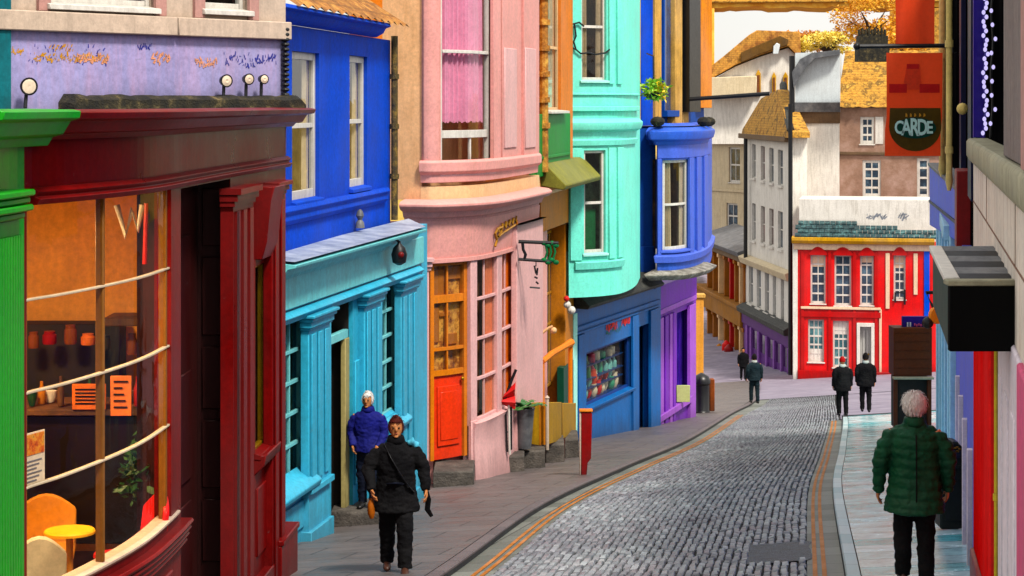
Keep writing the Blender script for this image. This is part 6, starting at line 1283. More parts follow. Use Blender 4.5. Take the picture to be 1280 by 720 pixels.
for i in range(9): u = 1074 + i * 4; c = Vector((X_(u, Y), Y, Z_(62 - (i % 2) * 2, Y))); mb.box(c + Vector((0, 0, .3)), (.17, 1.0, .9)); mb.lathe(c + Vector((0, 0, .7)), [(.07, 0), (.09, .25), (.06, .4), (.01, .42)], 8)
mb.box((X_(1090, Y), Y, Z_(68, Y)), (1.7, 1.2, .8)); mb.build('chimney', M['mossstone'], b.root)
# white hall with curved amber roof, behind the golden mansard
Y = 133; b = B('hall', 'white hall with a curved amber roof on the skyline', 'building', Fac.uy([(872, Y), (1000, Y - 2)])); p3 = lambda u, v, d=0: Vector((X_(u, Y + d), Y + d, Z_(v, Y)))
def slab(pts, d0, d1): mb = MB(); mb.loft([[p3(u, v, d) for u, v in pts] for d in (d0, d1)]); return mb
slab([(874, 180), (874, 112), (890, 100), (920, 83), (950, 71), (985, 60), (1002, 75), (1002, 180)], 0, 5).build('wall', M['whitewall'], b.root)
slab([(872, 116), (872, 96), (905, 70), (936, 44), (946, 38), (1000, 40), (1002, 76), (985, 58), (950, 69), (920, 81), (890, 98)], -.5, 6).build('roof', M['goldroof'], b.root, .05)
slab([(926, 79), (926, 66), (975, 45), (986, 50), (984, 57), (950, 68)], -.8, -.5).build('dark_pitch', paint('dark_brown_pitch', '#6e5230', .7, .25, .3, .3), b.root, .04)
slab([(888, 121), (888, 97), (946, 95), (946, 119)], -1.4, 0).build('dormer', M['creamwall'], b.root, .05)
for u0, u1, v0, v1 in ((945, 951, 92, 120), (965, 970, 95, 130), (979, 985, 95, 140)):
    w_ = slab([(u0, v1), (u0, v0), ((u0 + u1) / 2, v0 - 5), (u1, v0), (u1, v1)], -.25, .02).build('window', M['gutteryellow'], b.root, .02); slab([(u0 + 1.4, v1 - 2), (u0 + 1.4, v0 + 2), (u1 - 1.4, v0 + 2), (u1 - 1.4, v1 - 2)], -.3, -.25).build('pane', M['brownslate'], w_)
slab([(966, 68), (967, 58), (971, 54), (975, 56), (973, 68)], -1.0, -.8).build('skylight', M['palewall'], b.root, .03)
M['glowstone'] = rough_stone('sunlit_orange_stone', ['#c8781a', '#f0a428', '#ffc850', '#e09024'], .5, .5, .85)  # warm sun glow painted into the bridge stone
# orange stone bridge that closes the view above the roofs
Y = 170; b = B('stone_bridge', 'orange stone bridge deck spanning above the far roofs', 'bridge', Fac.uy([(860, Y), (1130, Y)])); p3 = lambda u, v, d=0: Vector((X_(u, Y + d), Y + d, Z_(v, Y)))
r = random.Random(4); slab([(840, -45)] + [(840 + k * 8, 9 + r.uniform(-1.6, 1.6)) for k in range(51)] + [(1240, -45)], 0, 8).build('deck', M['glowstone'], b.root)
slab([(840, 4), (840, 1), (1240, -1), (1240, 2)], -.5, 8).build('string_course', M['goldstone'], b.root, .05)
slab([(840, 330), (840, 10), (893, 10), (893, 330)], -.2, 7).build('pier', M['glowstone'], b.root, .05); slab([(1112, 330), (1112, 10), (1240, 10), (1240, 330)], -.2, 7).build('pier', M['goldstone'], b.root, .05)
# golden autumn trees on the far slope
M['autumn'] = [rough_stone('autumn_leaf_gold', ['#b87008', '#e8a818', '#ffd840'], 1.5, .1, .6), rough_stone('autumn_leaf_amber', ['#8a4a08', '#c87c10', '#f0a828'], 1.5, .1, .6), rough_stone('autumn_leaf_pale', ['#c8a020', '#f0d850', '#fff0a0'], 1.5, .1, .6)]
M['bark'] = rough_stone('bark', ['#2a1c10', '#4a3420'], 3, .6, .9)
def tree(lab, u, v, Y, rx, rz, mat, seed, k=900, leaf=.5):
    c = Vector((X_(u, Y), Y, Z_(v, Y))); gz = ground(c.x, c.y) ; t = thing('autumn_tree', (c.x, c.y, gz), lab, 'tree', 'golden trees above the far roofs'); r = random.Random(seed)
    mb = MB(); mb.tube([(c.x, c.y, gz), (c.x + .2, c.y, (gz + c.z) / 2), (c.x, c.y, c.z)], [.5, .36, .2], 9)
    for i in range(7): a = r.uniform(0, 6.28); q = c + Vector((math.cos(a) * rx * .7, math.sin(a) * rx * .6, r.uniform(-.3, .6) * rz)); mb.tube([(c.x, c.y, c.z - rz * .6), (c + q) / 2 - Vector((0, 0, rz * .15)), q], [.18, .1, .03], 6)
    mb.build('trunk', M['bark'], t); mb = MB()
    for i in range(13):
        a = r.uniform(0, 6.28); rr = r.random() ** .5; q = c + Vector((math.cos(a) * rx * rr, math.sin(a) * rx * rr * .7, r.uniform(-.7, .8) * rz)); leaves(mb, q, (rx * .42, rx * .4, rz * .36), k // 13, leaf, seed * 31 + i)
    mb.build('crown', mat, t, smooth=False)
tree('deep gold autumn tree under the bridge, right of the white sky gap', 1090, 30, 158, 2.7, 2.3, M['autumn'][0], 1, 5200, .26)
tree('pale yellow autumn tree on the skyline above the pale gable', 1033, 55, 140, 2.0, .8, M['autumn'][2], 2, 3600, .2)
tree('amber autumn tree at the left of the pale yellow one', 1003, 53, 143, 1.4, .8, M['autumn'][1], 3, 2600, .2)
tree('gold tree low beside the red banner', 1118, 62, 150, 1.9, 1.8, M['autumn'][0], 4, 3000, .26)
# distant hill behind everything
mb = MB(); rows = []
for j, (y, h) in enumerate(((230, -19), (260, -14), (320, -4), (420, 2), (600, -4))): rows.append([(x, y, h + (0 if j == 0 else 3.5 * noise.noise((x * .02, y * .01, 0)))) for x in range(-600, 700, 50)])
mb.loft(rows, cap=False, closed=False); o = mb.build('hill', M['goldroof'] if False else rough_stone('hillside', ['#6a5a20', '#a88a30', '#c8a850'], .06, .2, .9)); o['kind'] = 'structure'
# ================================================================== RIGHT SIDE
M['creamstone'] = paint('cream_painted_stone', '#f6ecdf', .8, .1, .35, .2, gcol='#a8765a'); M['mauve'] = paint('mauve_white_paint', '#f0e6ee', .8, .08, .25, .08, gcol='#9a8aa0'); M['hotpink'] = paint('rose_paint', '#e0688c', .5, .1, .2, .08)
M['redshop'] = paint('red_shop_paint', '#e81014', .6, .12, .2, .05, spec=0); M['sky'] = paint('sky_blue_paint', '#52b8fa', .6, .1, .2, .06); M['skyl'] = paint('pale_blue_trim', '#bce6ff', .42, .06, .2, .05); M['peri'] = paint('periwinkle_paint', '#6676ea', .45, .12, .25, .08)
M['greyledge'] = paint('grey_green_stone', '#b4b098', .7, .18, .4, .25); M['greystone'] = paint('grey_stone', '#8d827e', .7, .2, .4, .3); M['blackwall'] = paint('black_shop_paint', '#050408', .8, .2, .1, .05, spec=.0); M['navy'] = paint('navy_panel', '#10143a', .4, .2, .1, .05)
M['goldpipe'] = paint('gold_pipe', '#ffe098', .5, .15, .15, .1, gcol='#7a5a24'); M['canopygreen'] = paint('dark_green_canopy', '#2c4234', .5, .12, .3, .06); M['sign'] = paint('matt_black_sign', '#050506', .8, .1, .05, .02, spec=.08)
RL = lambda Y, o=0: Vector((.2 * Y + .54 + o, Y))
# near building: cream stone wall, ledge, black upper floor, red and mauve shopfront
FN = Fac([RL(17.6), RL(12.9), RL(9.6), RL(6.0)]); ns = FN.su
sY = lambda Y: (17.6 - Y) * math.hypot(1, .2)
b = B('shop_house', 'cream stone house with red and mauve shopfront at the near right edge', 'building', FN, sY(13))
zle1, zle0 = -.30, -.50; zsh = -1.28
def rw(f, name, mat, s0, s1, z0, z1, n0, n1, root, bev=.012):
    mb = MB(); f.strip(mb, s0, s1, z0, z1, n0, n1); return mb.build(name, mat, root, bev)
zb_ = -5.4
mb = MB(); FN.wall(mb, 0, FN.L[-1], zsh, zle0 + .02, [], 0, .1, back=5); mb.build('wall', M['creamstone'], b.root)
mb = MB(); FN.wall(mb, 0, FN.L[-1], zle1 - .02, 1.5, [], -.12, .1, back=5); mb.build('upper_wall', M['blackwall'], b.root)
mb = MB(); FN.sweep(mb, .0, FN.L[-1], [(-.2, zle0), (.03, zle0), (.06, zle0 + .05), (.06, zle1 - .03), (.04, zle1), (-.2, zle1)]); mb.build('stone_ledge', M['greyledge'], b.root, .01)
for Y0, Y1, m_, n1 in ((11.35, 9.0, 'greystone', .02), (9.0, 6.0, 'pinkstone', .05)): rw(FN, 'upper_pier', M[m_], sY(Y0), sY(Y1), zle1, 1.49, -.14, n1, b.root)
mb = MB(); wzc = [(sY(16.4), sY(14.2), .3, 2.6), (sY(13.6), sY(11.8), .3, 2.6)]
for h in wzc[:0]:
    mb = MB()
    for q in (h[0], h[1] - .07): FN.strip(mb, q, q + .07, h[2], h[3], -.12, -.06)
    for z in (h[2], 1.4, h[3] - .07): FN.strip(mb, h[0] + .07, h[1] - .07, z, z + .07, -.12, -.06)
    w_ = mb.build('window', M['black'], b.root, .006); mb = MB(); mb.quad(FN.P(h[0], h[2], -.1), FN.P(h[1], h[2], -.1), FN.P(h[1], h[3], -.1), FN.P(h[0], h[3], -.1)); mb.build('pane', M['farpane'], w_)
# ashlar joints cut by thin recessed lines: narrow brown strips a little proud of the face
mb = MB()
for z in (-.85,): FN.strip(mb, 0, FN.L[-1], z - .006, z + .006, -.01, .004)
for k in range(2): FN.strip(mb, 3.2 + k * 4.1, 3.212 + k * 4.1, -.85, zle0, -.01, .004)
mb.build('stone_joints', paint('joint_shadow', '#9a7a6a', .8), b.root, 0)
rw(FN, 'red_shopfront', M['redshop'], 0, sY(12.95), zb_, zsh + .02, -.3, .0, b.root)
mb = MB()

rw(FN, 'pilaster', M['redshop'], sY(13.2), sY(12.95), zb_, zsh, -.1, .04, b.root)
rw(FN, 'yellow_strip', paint('pale_yellow_paint', '#e4d890', .5, .12, .25, .08), sY(12.95), sY(12.2), zb_, zsh + .01, -.3, .0, b.root); rw(FN, 'mauve_shopfront', M['mauve'], sY(12.2), sY(9.75), zb_, zsh + .015, -.3, .02, b.root); rw(FN, 'rose_shopfront', M['hotpink'], sY(9.75), FN.L[-1], zb_, zsh + .02, -.3, .03, b.root)
mb = MB(); p = FN.P(sY(12.1), 0, .03); mb.tube([(p.x, p.y, -5), (p.x, p.y, zsh)], .013, 10)
for z in (-4.0, -3.4, -2.4): mb.tube([(p.x, p.y, z), (p.x, p.y, z + .04)], .02, 10)
mb.build('downpipe', paint('yellow_pipe', '#d8c020', .4, .15, .2, .06), b.root)
for k, (Y0, Y1) in enumerate(((11.9, 11.5), (11.2, 10.8), (10.5, 10.1))): rw(FN, 'panel', M['mauve'], sY(Y0), sY(Y1), -2.9, -1.6, .0, .028, b.root, .006)
for Y0, Y1, m_ in ((17.5, 12.96, 'redpost'), (12.19, 9.76, 'greystone')):
    mb = MB(); s0, s1 = sY(Y0), sY(Y1); mb.loft([[FN.P(q, ground(*FN.pt(q)) - .3, .0), FN.P(q, ground(*FN.pt(q)) + .28, .0), FN.P(q, ground(*FN.pt(q)) + .26, .034), FN.P(q, ground(*FN.pt(q)) - .3, .034)] for q in (s0, s1)]); mb.build('plinth', M[m_], b.root, .006)
# black canopy box with green side and open slats above
Yf, Yb = 10.5, 12.9; xl = .2188 * Yf; zt, zb2 = -.955, -1.30; slope = (X_(1166, Yb) - xl) / (Yb - Yf)
t = thing('shop_canopy', (xl, Yf, zb2), 'black boxed shop canopy with dark green side and open slats on top', 'canopy')
L_ = lambda Y, o=0: xl + slope * (Y - Yf) + o
mb = MB(); mb.loft([[(L_(Yf), Yf, z), (L_(Yf) + .45, Yf, z), (L_(Yf) + .45, Yf + .05, z), (L_(Yf), Yf + .05, z)] for z in (zb2, zt)]); mb.build('front_panel', M['sign'], t, .006)
mb = MB(); mb.loft([[(L_(Yf) - .012, Yf - .01, zt), (L_(Yf) + .44, Yf - .01, zt), (L_(Yf) + .44, Yf + .1, zt), (L_(Yf) - .012, Yf + .1, zt)], [(L_(Yf) - .012, Yf - .01, zt + .03), (L_(Yf) + .44, Yf - .01, zt + .03), (L_(Yf) + .44, Yf + .1, zt + .03), (L_(Yf) - .012, Yf + .1, zt + .03)]]); mb.build('top_edge', M['greyledge'], t, .006)
zB0, zB1 = Z_(396, Yb), Z_(306, Yb)
mb = MB(); mb.loft([[(L_(Y), Y, z0), (L_(Y) + .04, Y, z0), (L_(Y) + .04, Y, z1), (L_(Y), Y, z1)] for Y, z0, z1 in ((Yf + .052, zb2, zt), (Yb, zb2, zt))]); mb.build('side_panel', M['canopygreen'], t, .006)
mb = MB(); mb.loft([[(L_(Y) - .02, Y, zt), (L_(Y) + .06, Y, zt), (L_(Y) + .06, Y, zt + .035), (L_(Y) - .02, Y, zt + .035)] for Y in (Yf + .11, Yb + .1)]); mb.build('side_rail', M['white'], t, .005)
for k in range(6):
    Y = Yf + .3 + k * .42; mb = MB(); x0 = L_(Y) + .06; x1 = RL(Y).x + .02; mb.loft([[(x, Y, zt - .02), (x, Y + .13, zt + .012), (x, Y + .135, zt + .03), (x, Y + .005, zt - .002)] for x in (x0, x1)]); mb.build('slat', M['leadroof'] if k % 2 else M['iron'], t, .004)
for Y in (Yf + .6, Yb - .3): mb = MB(); mb.tube([(L_(Y) + .1, Y, zb2 + .1), (RL(Y).x + .02, Y, zt - .1)], .018, 8); mb.build('bracket', M['iron'], t)
# orange round lamp under the canopy
c = Vector((X_(1171, 13.3), 13.3, Z_(394, 13.3))); t = thing('round_sign', tuple(c), 'small orange disc sign at the far end of the green canopy', 'sign'); mb = MB(); mb.lathe(c, [(.01, -.02), (.055, -.018), (.06, 0), (.055, .018), (.01, .02)], 18, (.35, -1, 0)); mb.build('disc', paint('orange_disc', '#f0941c', .4), t); mb = MB(); mb.tube([c + Vector((-.02, .02, .05)), c + Vector((-.05, .1, .14)), (RL(13.4).x, 13.4, c.z + .16)], .012, 8); mb.ball(c + Vector((-.06, 0, -.05)), .04, 8, 6); mb.build('arm', M['iron'], t)
# fairy light strings
M['bulb'] = emit('light_bulb_glass', '#cfc4ff', 1.1); M['violetcable'] = plain('violet_cable', '#2c1c8a', .4)
for lab, u, Y, du, gap, rad, cm_ in (('violet string of fairy lights hanging close packed down the black wall', 1231, 13.6, 0, .031, .013, 'violetcable'), ('sparse string of white fairy lights right of the violet string', 1245, 12.2, -3, .085, .011, 'iron')):
    x, z0, z1 = X_(u, Y), Z_(172, Y), 1.6; x = min(x, RL(Y).x - .04)
    t = thing('string_lights', (x, Y, z0), lab, 'string lights'); path = [Vector((x + du / F * Y * q + .006 * math.sin(q * 30), Y, z1 + (z0 - z1) * q)) for q in [i / 40 for i in range(41)]]
    mb = MB(); mb.tube(path, .009, 6); mb.build('cable', M[cm_], t)
    if u == 1231: mb = MB(); mb.box((x - .03, Y + .06, (z0 + z1) / 2), (.07, .02, z1 - z0)); mb.build('backing_strip', M['violetcable'], t)
    k = min(95, int((z1 - z0) / gap)); me0 = None
    for i in range(k):
        p = path[min(40, int(40 * i / k))].lerp(path[min(40, int(40 * i / k) + 1)], 40 * i / k % 1) + Vector((.012 * math.sin(i * 2.4), -.015, 0))
        if me0 is None:
            mb = MB(); mb.ball((x, Y, z0), rad, 7, 5, (1, 1, 1.3)); o = mb.build('bulb', M['bulb'], t); me0 = o.data; o.location = p - Vector((x, Y, z0))
        else: o = bpy.data.objects.new('bulb', me0); COL.objects.link(o); o.parent = t; o.location = p - Vector((x, Y, z0))
# blue shop beyond, dark upper floor with gold pipes
FM = Fac([RL(42, .02), RL(25.6, .02), RL(17.7, .02)]); ms = FM.su; mY = lambda Y: (42 - Y) * math.hypot(1, .2)
b = B('shop_house', 'dark upper storeyed house over sky blue and periwinkle shopfronts', 'building', FM, mY(30))
zs_ = -1.6
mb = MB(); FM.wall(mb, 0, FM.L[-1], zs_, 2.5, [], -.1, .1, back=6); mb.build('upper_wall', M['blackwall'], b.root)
mb = MB(); FM.wall(mb, 0, mY(25.6), -10, zs_ + .02, [], 0, .1, back=5); mb.build('sky_shopfront', M['sky'], b.root); mb = MB(); FM.wall(mb, mY(25.6), FM.L[-1], -8, zs_ + .02, [], 0, .1, back=5); mb.build('periwinkle_shopfront', M['peri'], b.root)
for Y in (40, 36, 33, 30, 27.4, 25.8): rw(FM, 'pilaster', M['skyl'], mY(Y), mY(Y) + .3, -10, zs_, -.1, .08, b.root)
for Y in (23.6, 22, 20.4, 18.6): rw(FM, 'pilaster', M['mauve'], mY(Y), mY(Y) + .1, -8, -3.2, -.1, .05, b.root, .005)
for a, c_ in ((38.6, 36.8), (35.3, 33.6)):
    mb = MB(); FM.strip(mb, mY(a), mY(c_), -6.4, -3.0, 0, .01); w_ = mb.build('shop_window', M['farpane'], b.root, 0)
mb = MB(); FM.strip(mb, mY(29.6), mY(28), -10, -3.2, .0, .03); mb.build('door', M['peri'], b.root, .01)
rw(FM, 'cornice', M['skyl'], mY(42), mY(25.6), zs_ - .15, zs_ + .05, -.1, .16, b.root)
for u, Y, w_ in ((1180, 27.5, .05), (1196, 22.6, .036)):
    x = min(X_(u, Y), RL(Y).x - .12); z0 = Z_(210 if u == 1180 else 225, Y); mb = MB(); mb.tube([(x, Y, z0), (x, Y, 2.6)], w_, 12)
    for z in (z0 + .3, z0 + 1.5, z0 + 2.7): mb.tube([(x, Y, z), (x, Y, z + .08)], w_ * 1.35, 12)
    mb.lathe((x, Y, z0 - .12), [(w_ * .6, 0), (w_ * 1.2, .1), (w_, .2)], 12); mb.build('downpipe', M['goldpipe'], b.root)
for Y0, Y1, m_ in ((25.4, 24.6, 'navy'), (21.6, 20.4, 'navy'), (19.6, 18.9, 'canopygreen')): rw(FM, 'upper_panel', M[m_], mY(Y0), mY(Y1), -1.0, 2.45, -.12, -.04, b.root)
p = FM.P(mY(20.2), Z_(136, 20.2), .05); mb = MB(); mb.ball(p, .06, 8, 6); mb.build('wall_knob', M['goldpipe'], b.root)
rw(FM, 'dark_red_pier', M['redpost'], mY(23.4), mY(22.4), -1.65, -.75, -.1, .06, b.root)
# blue projecting fascia box
x0, Y0, x1, Y1 = X_(1196, 23.6), 23.6, X_(1162, 33), 33; t = thing('fascia_sign', (x0, Y0, -1.65), 'periwinkle blue sloping fascia board projecting above the sky blue shop', 'fascia board')
mb = MB(); mb.loft([[(x, Y, z0), (x + .25, Y, z0), (x + .25, Y, z1), (x, Y, z1)] for x, Y, z0, z1 in ((x0, Y0, -1.62, -1.02), (x1, Y1, -2.0, -1.02))]); mb.build('board', M['peri'], t, .01)
mb = MB(); mb.loft([[(x - .03, Y, z), (x + .27, Y, z), (x + .27, Y, z + .05), (x - .03, Y, z + .05)] for x, Y, z in ((x0, Y0 - .02, -1.018), (x1, Y1, -1.018))]); mb.build('top_flashing', M['leadroof'], t, .006); mb = MB(); mb.loft([[(x - .015, Y, z), (x, Y, z), (x, Y, z + .04), (x - .015, Y, z + .04)] for x, Y, z in ((x0, Y0, -1.42), (x1, Y1, -1.62))]); mb.build('joint_strip', M['navy'], t)
# hanging banners on their bracket
Y = 27; q3 = lambda u, v, d=0: Vector((X_(u, Y), Y + d, Z_(v, Y)))
t = thing('banner_bracket', tuple(q3(1186, 57)), 'long black horizontal bracket pole holding the red hanging sign', 'sign bracket')
mb = MB(); mb.tube([q3(1072, 58), q3(1190, 57)], .03, 8); mb.ball(q3(1071, 58), .05, 8, 6); mb.build('pole', M['iron'], t); mb = MB(); mb.tube([q3(1190, 48), q3(1190, 66)], .06, 8); mb.build('wall_plate', M['iron'], t)
def cloth(name, c):
    m = paint(name, c, .7, .1, .12, .15); t = m.node_tree; N, L = t.nodes, t.links; p = N['Principled BSDF']; tr = N.new('ShaderNodeBsdfTranslucent'); tr.inputs[0].default_value = (*c, 1)
    mx = N.new('ShaderNodeMixShader'); mx.inputs[0].default_value = .6; L.new(p.outputs[0], mx.inputs[1]); L.new(tr.outputs[0], mx.inputs[2]); L.new(mx.outputs[0], N['Material Output'].inputs[0]); return m
M['banner'] = cloth('red_banner', [1.0, .085, .018]); M['bannerd'] = paint('dark_red_block', '#d01c0a', .6, .1, .1, .05); M['bannerl'] = paint('light_red_block', '#ff5a30', .6, .1, .1, .05)
t = thing('hanging_sign', tuple(q3(1143, 195)), 'red square hanging sign with a dark oval reading CARDE', 'hanging sign')
mb = MB(); rows = []
for i in range(9): v = 66 + (195 - 66) * i / 8; rows.append([q3(u, v, .015 * math.sin(u * .12 + v * .03)) for u in range(1108 - (i > 5) * 2, 1179, 7)])
mb.loft(rows, cap=False, closed=False); mb.build('cloth', M['banner'], t)
for u0, u1, v0, v1 in ((1111, 1133, 105, 116), (1149, 1174, 105, 116), (1133, 1148, 80, 86)): mb = MB(); mb.loft([[q3(u, v, d) for u, v in ((u0, v1), (u1, v1), (u1, v0), (u0, v0))] for d in (-.03, -.02)]); mb.build('dark_block', M['bannerd'], t)
mb = MB(); mb.loft([[q3(u, v, d) for u, v in ((1128, 112), (1152, 112), (1149, 80), (1133, 82))] for d in (-.028, -.02)]); mb.build('pale_block', M['bannerl'], t)
M['ovalbrown'] = paint('dark_olive_brown', '#5a4612', .5, .2, .2, .06); M['ovalgreen'] = paint('dark_green_oval', '#0e4a3c', .5, .15, .1, .04); M['palegreen'] = paint('pale_green_letters', lin('#d4fff4'), .5, .05, .1, .03)
mb = MB(); pts = [(1112, 135), (1175, 135)] + [(1143.5 + 32.5 * math.cos(a), 158 + 31 * math.sin(a)) for a in [PI * i / 20 for i in range(21)]]; mb.loft([[q3(u, v, d) for u, v in pts] for d in (-.036, -.02)]); mb.build('brown_ground', M['ovalbrown'], t)
mb = MB(); pts = [(1143.5 + 26 * math.cos(2 * PI * i / 28), 160 + 13 * math.sin(2 * PI * i / 28)) for i in range(28)]; mb.loft([[q3(u, v, d) for u, v in pts] for d in (-.042, -.034)]); mb.build('green_oval', M['ovalgreen'], t)
for ch, u, w_, h_ in (('C', 1123, 1.0, .9), ('A', 1132, 1.05, 1.1), ('R', 1142, 1.1, 1.2), ('D', 1152, 1.05, 1.1), ('E', 1161, 1.0, .85)):
    mb = MB(); text_mesh(mb, ch, q3(u, 160, -.05), (1, 0, 0), (0, 0, 1), (.18 * w_, .27 * h_), .004, .028); mb.build('letter', M['palegreen'], t, smooth=False)
for u in (1131, 1136.5, 1142, 1148, 1153.5): mb = MB(); mb.loft([[q3(u + a, v, d) for a, v in ((0, 146), (2.6, 146 - (u > 1140)), (2.2, 142.5), (.4, 141.5))] for d in (-.044, -.034)]); mb.build('small_letter', M['gold'], t)
t = MB(); rows = []
for i in range(10): v = -60 + 116 * i / 9; rows.append([q3(u, v, .05 + .06 * math.sin(u * .16 + .5 * math.sin(v * .05))) for u in range(1120, 1170, 4)])
t.loft(rows, cap=False, closed=False); o = t.build('banner', M['banner'], None); tag(o, 'red cloth banner hanging in folds above the bracket pole', 'banner')
# wooden kiosk closing the right pavement
kx0, kx1, KY = X_(1117, 45), X_(1165, 45), 45.0; gz = ground((kx0 + kx1) / 2, KY); t = thing('kiosk', ((kx0 + kx1) / 2, KY, gz), 'dark brown wooden kiosk with purple headboard on the right pavement', 'kiosk')
M['kioskwood'] = paint('dark_brown_boards', '#5e3014', .6, .2, .2, .1); z = lambda v: Z_(v, KY); cx = (kx0 + kx1) / 2; W = kx1 - kx0
mb = MB(); mb.box((cx, KY + .3, (z(410) + z(470)) / 2), (W, .6, z(410) - z(470)))
for k in range(5): mb.box((cx, KY - .006, z(416 + k * 11)), (W - .06, .02, .012))
mb.build('upper_boards', M['kioskwood'], t, .012)
mb = MB(); mb.box((cx, KY + .35, (z(472) + gz) / 2), (W - .1, .45, z(472) - gz)); mb.build('body', M['dark'], t, .01); mb = MB(); mb.box((cx, KY - .05, z(472)), (W + .04, .2, .05)); mb.build('counter_edge', M['greyledge'], t, .008)
for sx in (-1, 1): mb = MB(); mb.box((cx + sx * (W / 2 - .05), KY + .06, (z(474) + gz) / 2), (.09, .1, z(474) - gz)); mb.build('corner_post', M['kioskwood'], t, .01)
mb = MB(); mb.box((cx - .12, KY + .2, (z(485) + gz) / 2 + .1), (.3, .06, .7)); mb.build('panel', M['navy'], t, .02); mb = MB(); mb.box((cx + .2, KY + .2, (z(485) + gz) / 2 + .15), (.14, .06, .8)); mb.build('panel', M['browntrim'], t, .02)
mb = MB(); mb.box((cx + .12, KY + .3, z(404)), (W - .25, .12, z(397) - z(411))); mb.build('headboard', M['navy'] if False else paint('purple_headboard', '#2c1870', .5, .15, .2, .05), t, .01)
mb = MB()
for u in (1137, 1140.5): mb.box((X_(u, KY), KY + .23, z(407)), (.03, .02, .1))
mb.build('white_figures', M['white'], t); mb = MB()
for k in range(7): mb.box((X_(1146 + k * 2.6, KY), KY + .23, z(407 + (k % 2))), (.03, .02, .05))
mb.build('pink_lettering', M['hotpink'], t)
# dark litter bin beside the walker
bx, by = hit_ground(1193, 662); gz = ground(bx, by); h = 112 / F * by; t = thing('litter_bin', (bx, by, gz), 'dark green round topped litter bin against the blue shopfront', 'bin')
M['bin'] = paint('dark_olive_bin', '#1c211a', .45, .25, .3, .15); w_ = .155
mb = MB(); prof = [(-w_, 0)] + [(-w_ * .98, h * .72)] + [(w_ * 1.08 * math.cos(a), h * .74 + h * .24 * math.sin(a)) for a in [PI - PI * i / 10 for i in range(11)]] + [(w_ * .98, h * .72), (w_, 0)]
mb.loft([[(bx + x, by + d, gz + z) for x, z in prof] for d in (0, .3)]); mb.build('body', M['bin'], t, .02)
mb = MB(); prof = [(-w_ * .7, .1)] + [(w_ * .7 * math.cos(a), h * .45 + .1 * math.sin(a)) for a in [PI - PI * i / 8 for i in range(9)]] + [(w_ * .7, .1)]; mb.loft([[(bx + x, by + d, gz + z) for x, z in prof] for d in (-.018, .002)]); mb.build('door_panel', M['bin'], t, .006)
mb = MB(); mb.loft([[(bx + x, by + d, gz + h * .84 + z) for x, z in ((-.09, -.04), (.09, -.04), (.09, .04), (-.09, .04))] for d in (-.012, .002)]); mb.build('slot', M['black'], t, .004); mb = MB(); mb.box((bx, by + .15, gz + h * .7), (w_ * 2.2, .34, .035)); mb.build('band', M['bin'], t, .006)
r = random.Random(3); mb = MB()
for k in range(14): a = r.uniform(-.1, .1); mb.box((bx + a, by - .012, gz + h * .9 + r.uniform(-.03, .03)), (.025, .01, .014))
mb.build('badge', M['oldgold'], t)
# ================================================================== PEOPLE
M['skin'] = paint('skin', '#c98a68', .55, .08, .05, .03); M['skinred'] = paint('ruddy_skin', '#c48a64', .55, .1, .08, .03); M['coatgreen'] = paint('green_quilted_coat', '#084c34', .5, .2, .2, .2, scale=4); M['clothblack'] = paint('black_cloth', '#08080c', .85, .25, .1, .3, scale=6); M['clothnavy'] = paint('navy_cloth', '#141a2c', .85, .25, .1, .3, scale=6)
M['bluejacket'] = paint('bright_blue_jacket', '#1a1e74', .7, .2, .15, .2, scale=5); M['tealcloth'] = paint('dark_teal_cloth', '#12252c', .8, .25, .1, .3, scale=5); M['whitehair'] = paint('white_hair', [.86, .83, .79], .8, .12, .1, .4, scale=8); M['redhair'] = paint('dark_auburn_hair', '#4a1810', .7, .25, .2, .4, scale=8); M['darkhair'] = paint('dark_hair', '#120c0a', .7, .25, .2, .4, scale=8); M['redcap'] = paint('red_cap', '#a01414', .7, .2, .1, .1, scale=5)
M['shoe'] = plain('black_leather', '#0c0b0b', .4); M['brownshoe'] = plain('brown_leather', '#4a2a1c', .5); M['scarf'] = paint('pale_blue_scarf', '#6cc0dc', .8, .15, .1, .2, scale=6); M['collar'] = paint('pale_collar', '#b8c0bc', .7, .15, .1, .2, scale=6); M['eye'] = plain('eye', '#140d0a', .2); M['lip'] = plain('lip', '#8a3a30', .5); M['orangebag'] = paint('orange_bag', '#a8622c', .5, .2, .1, .1)
def solid(mb, voxel, smooth=2, fn=None):
    """join overlapping pieces into one continuous skin"""
    me = bpy.data.meshes.new('t'); me.from_pydata([tuple(p) for p in mb.v], [], mb.f); o = bpy.data.objects.new('t', me); COL.objects.link(o)
    m = o.modifiers.new('r', 'REMESH'); m.mode = 'VOXEL'; m.voxel_size = voxel
    if smooth: s = o.modifiers.new('s', 'SMOOTH'); s.iterations = smooth; s.factor = .5
    dg = bpy.context.evaluated_depsgraph_get(); dg.update(); out = bpy.data.meshes.new_from_object(o.evaluated_get(dg)); bpy.data.objects.remove(o); bpy.data.meshes.remove(me)
    if fn:
        ns_ = [v.normal.copy() for v in out.vertices]
        for v, n_ in zip(out.vertices, ns_): v.co = v.co + n_ * fn(v.co, n_)
    return out
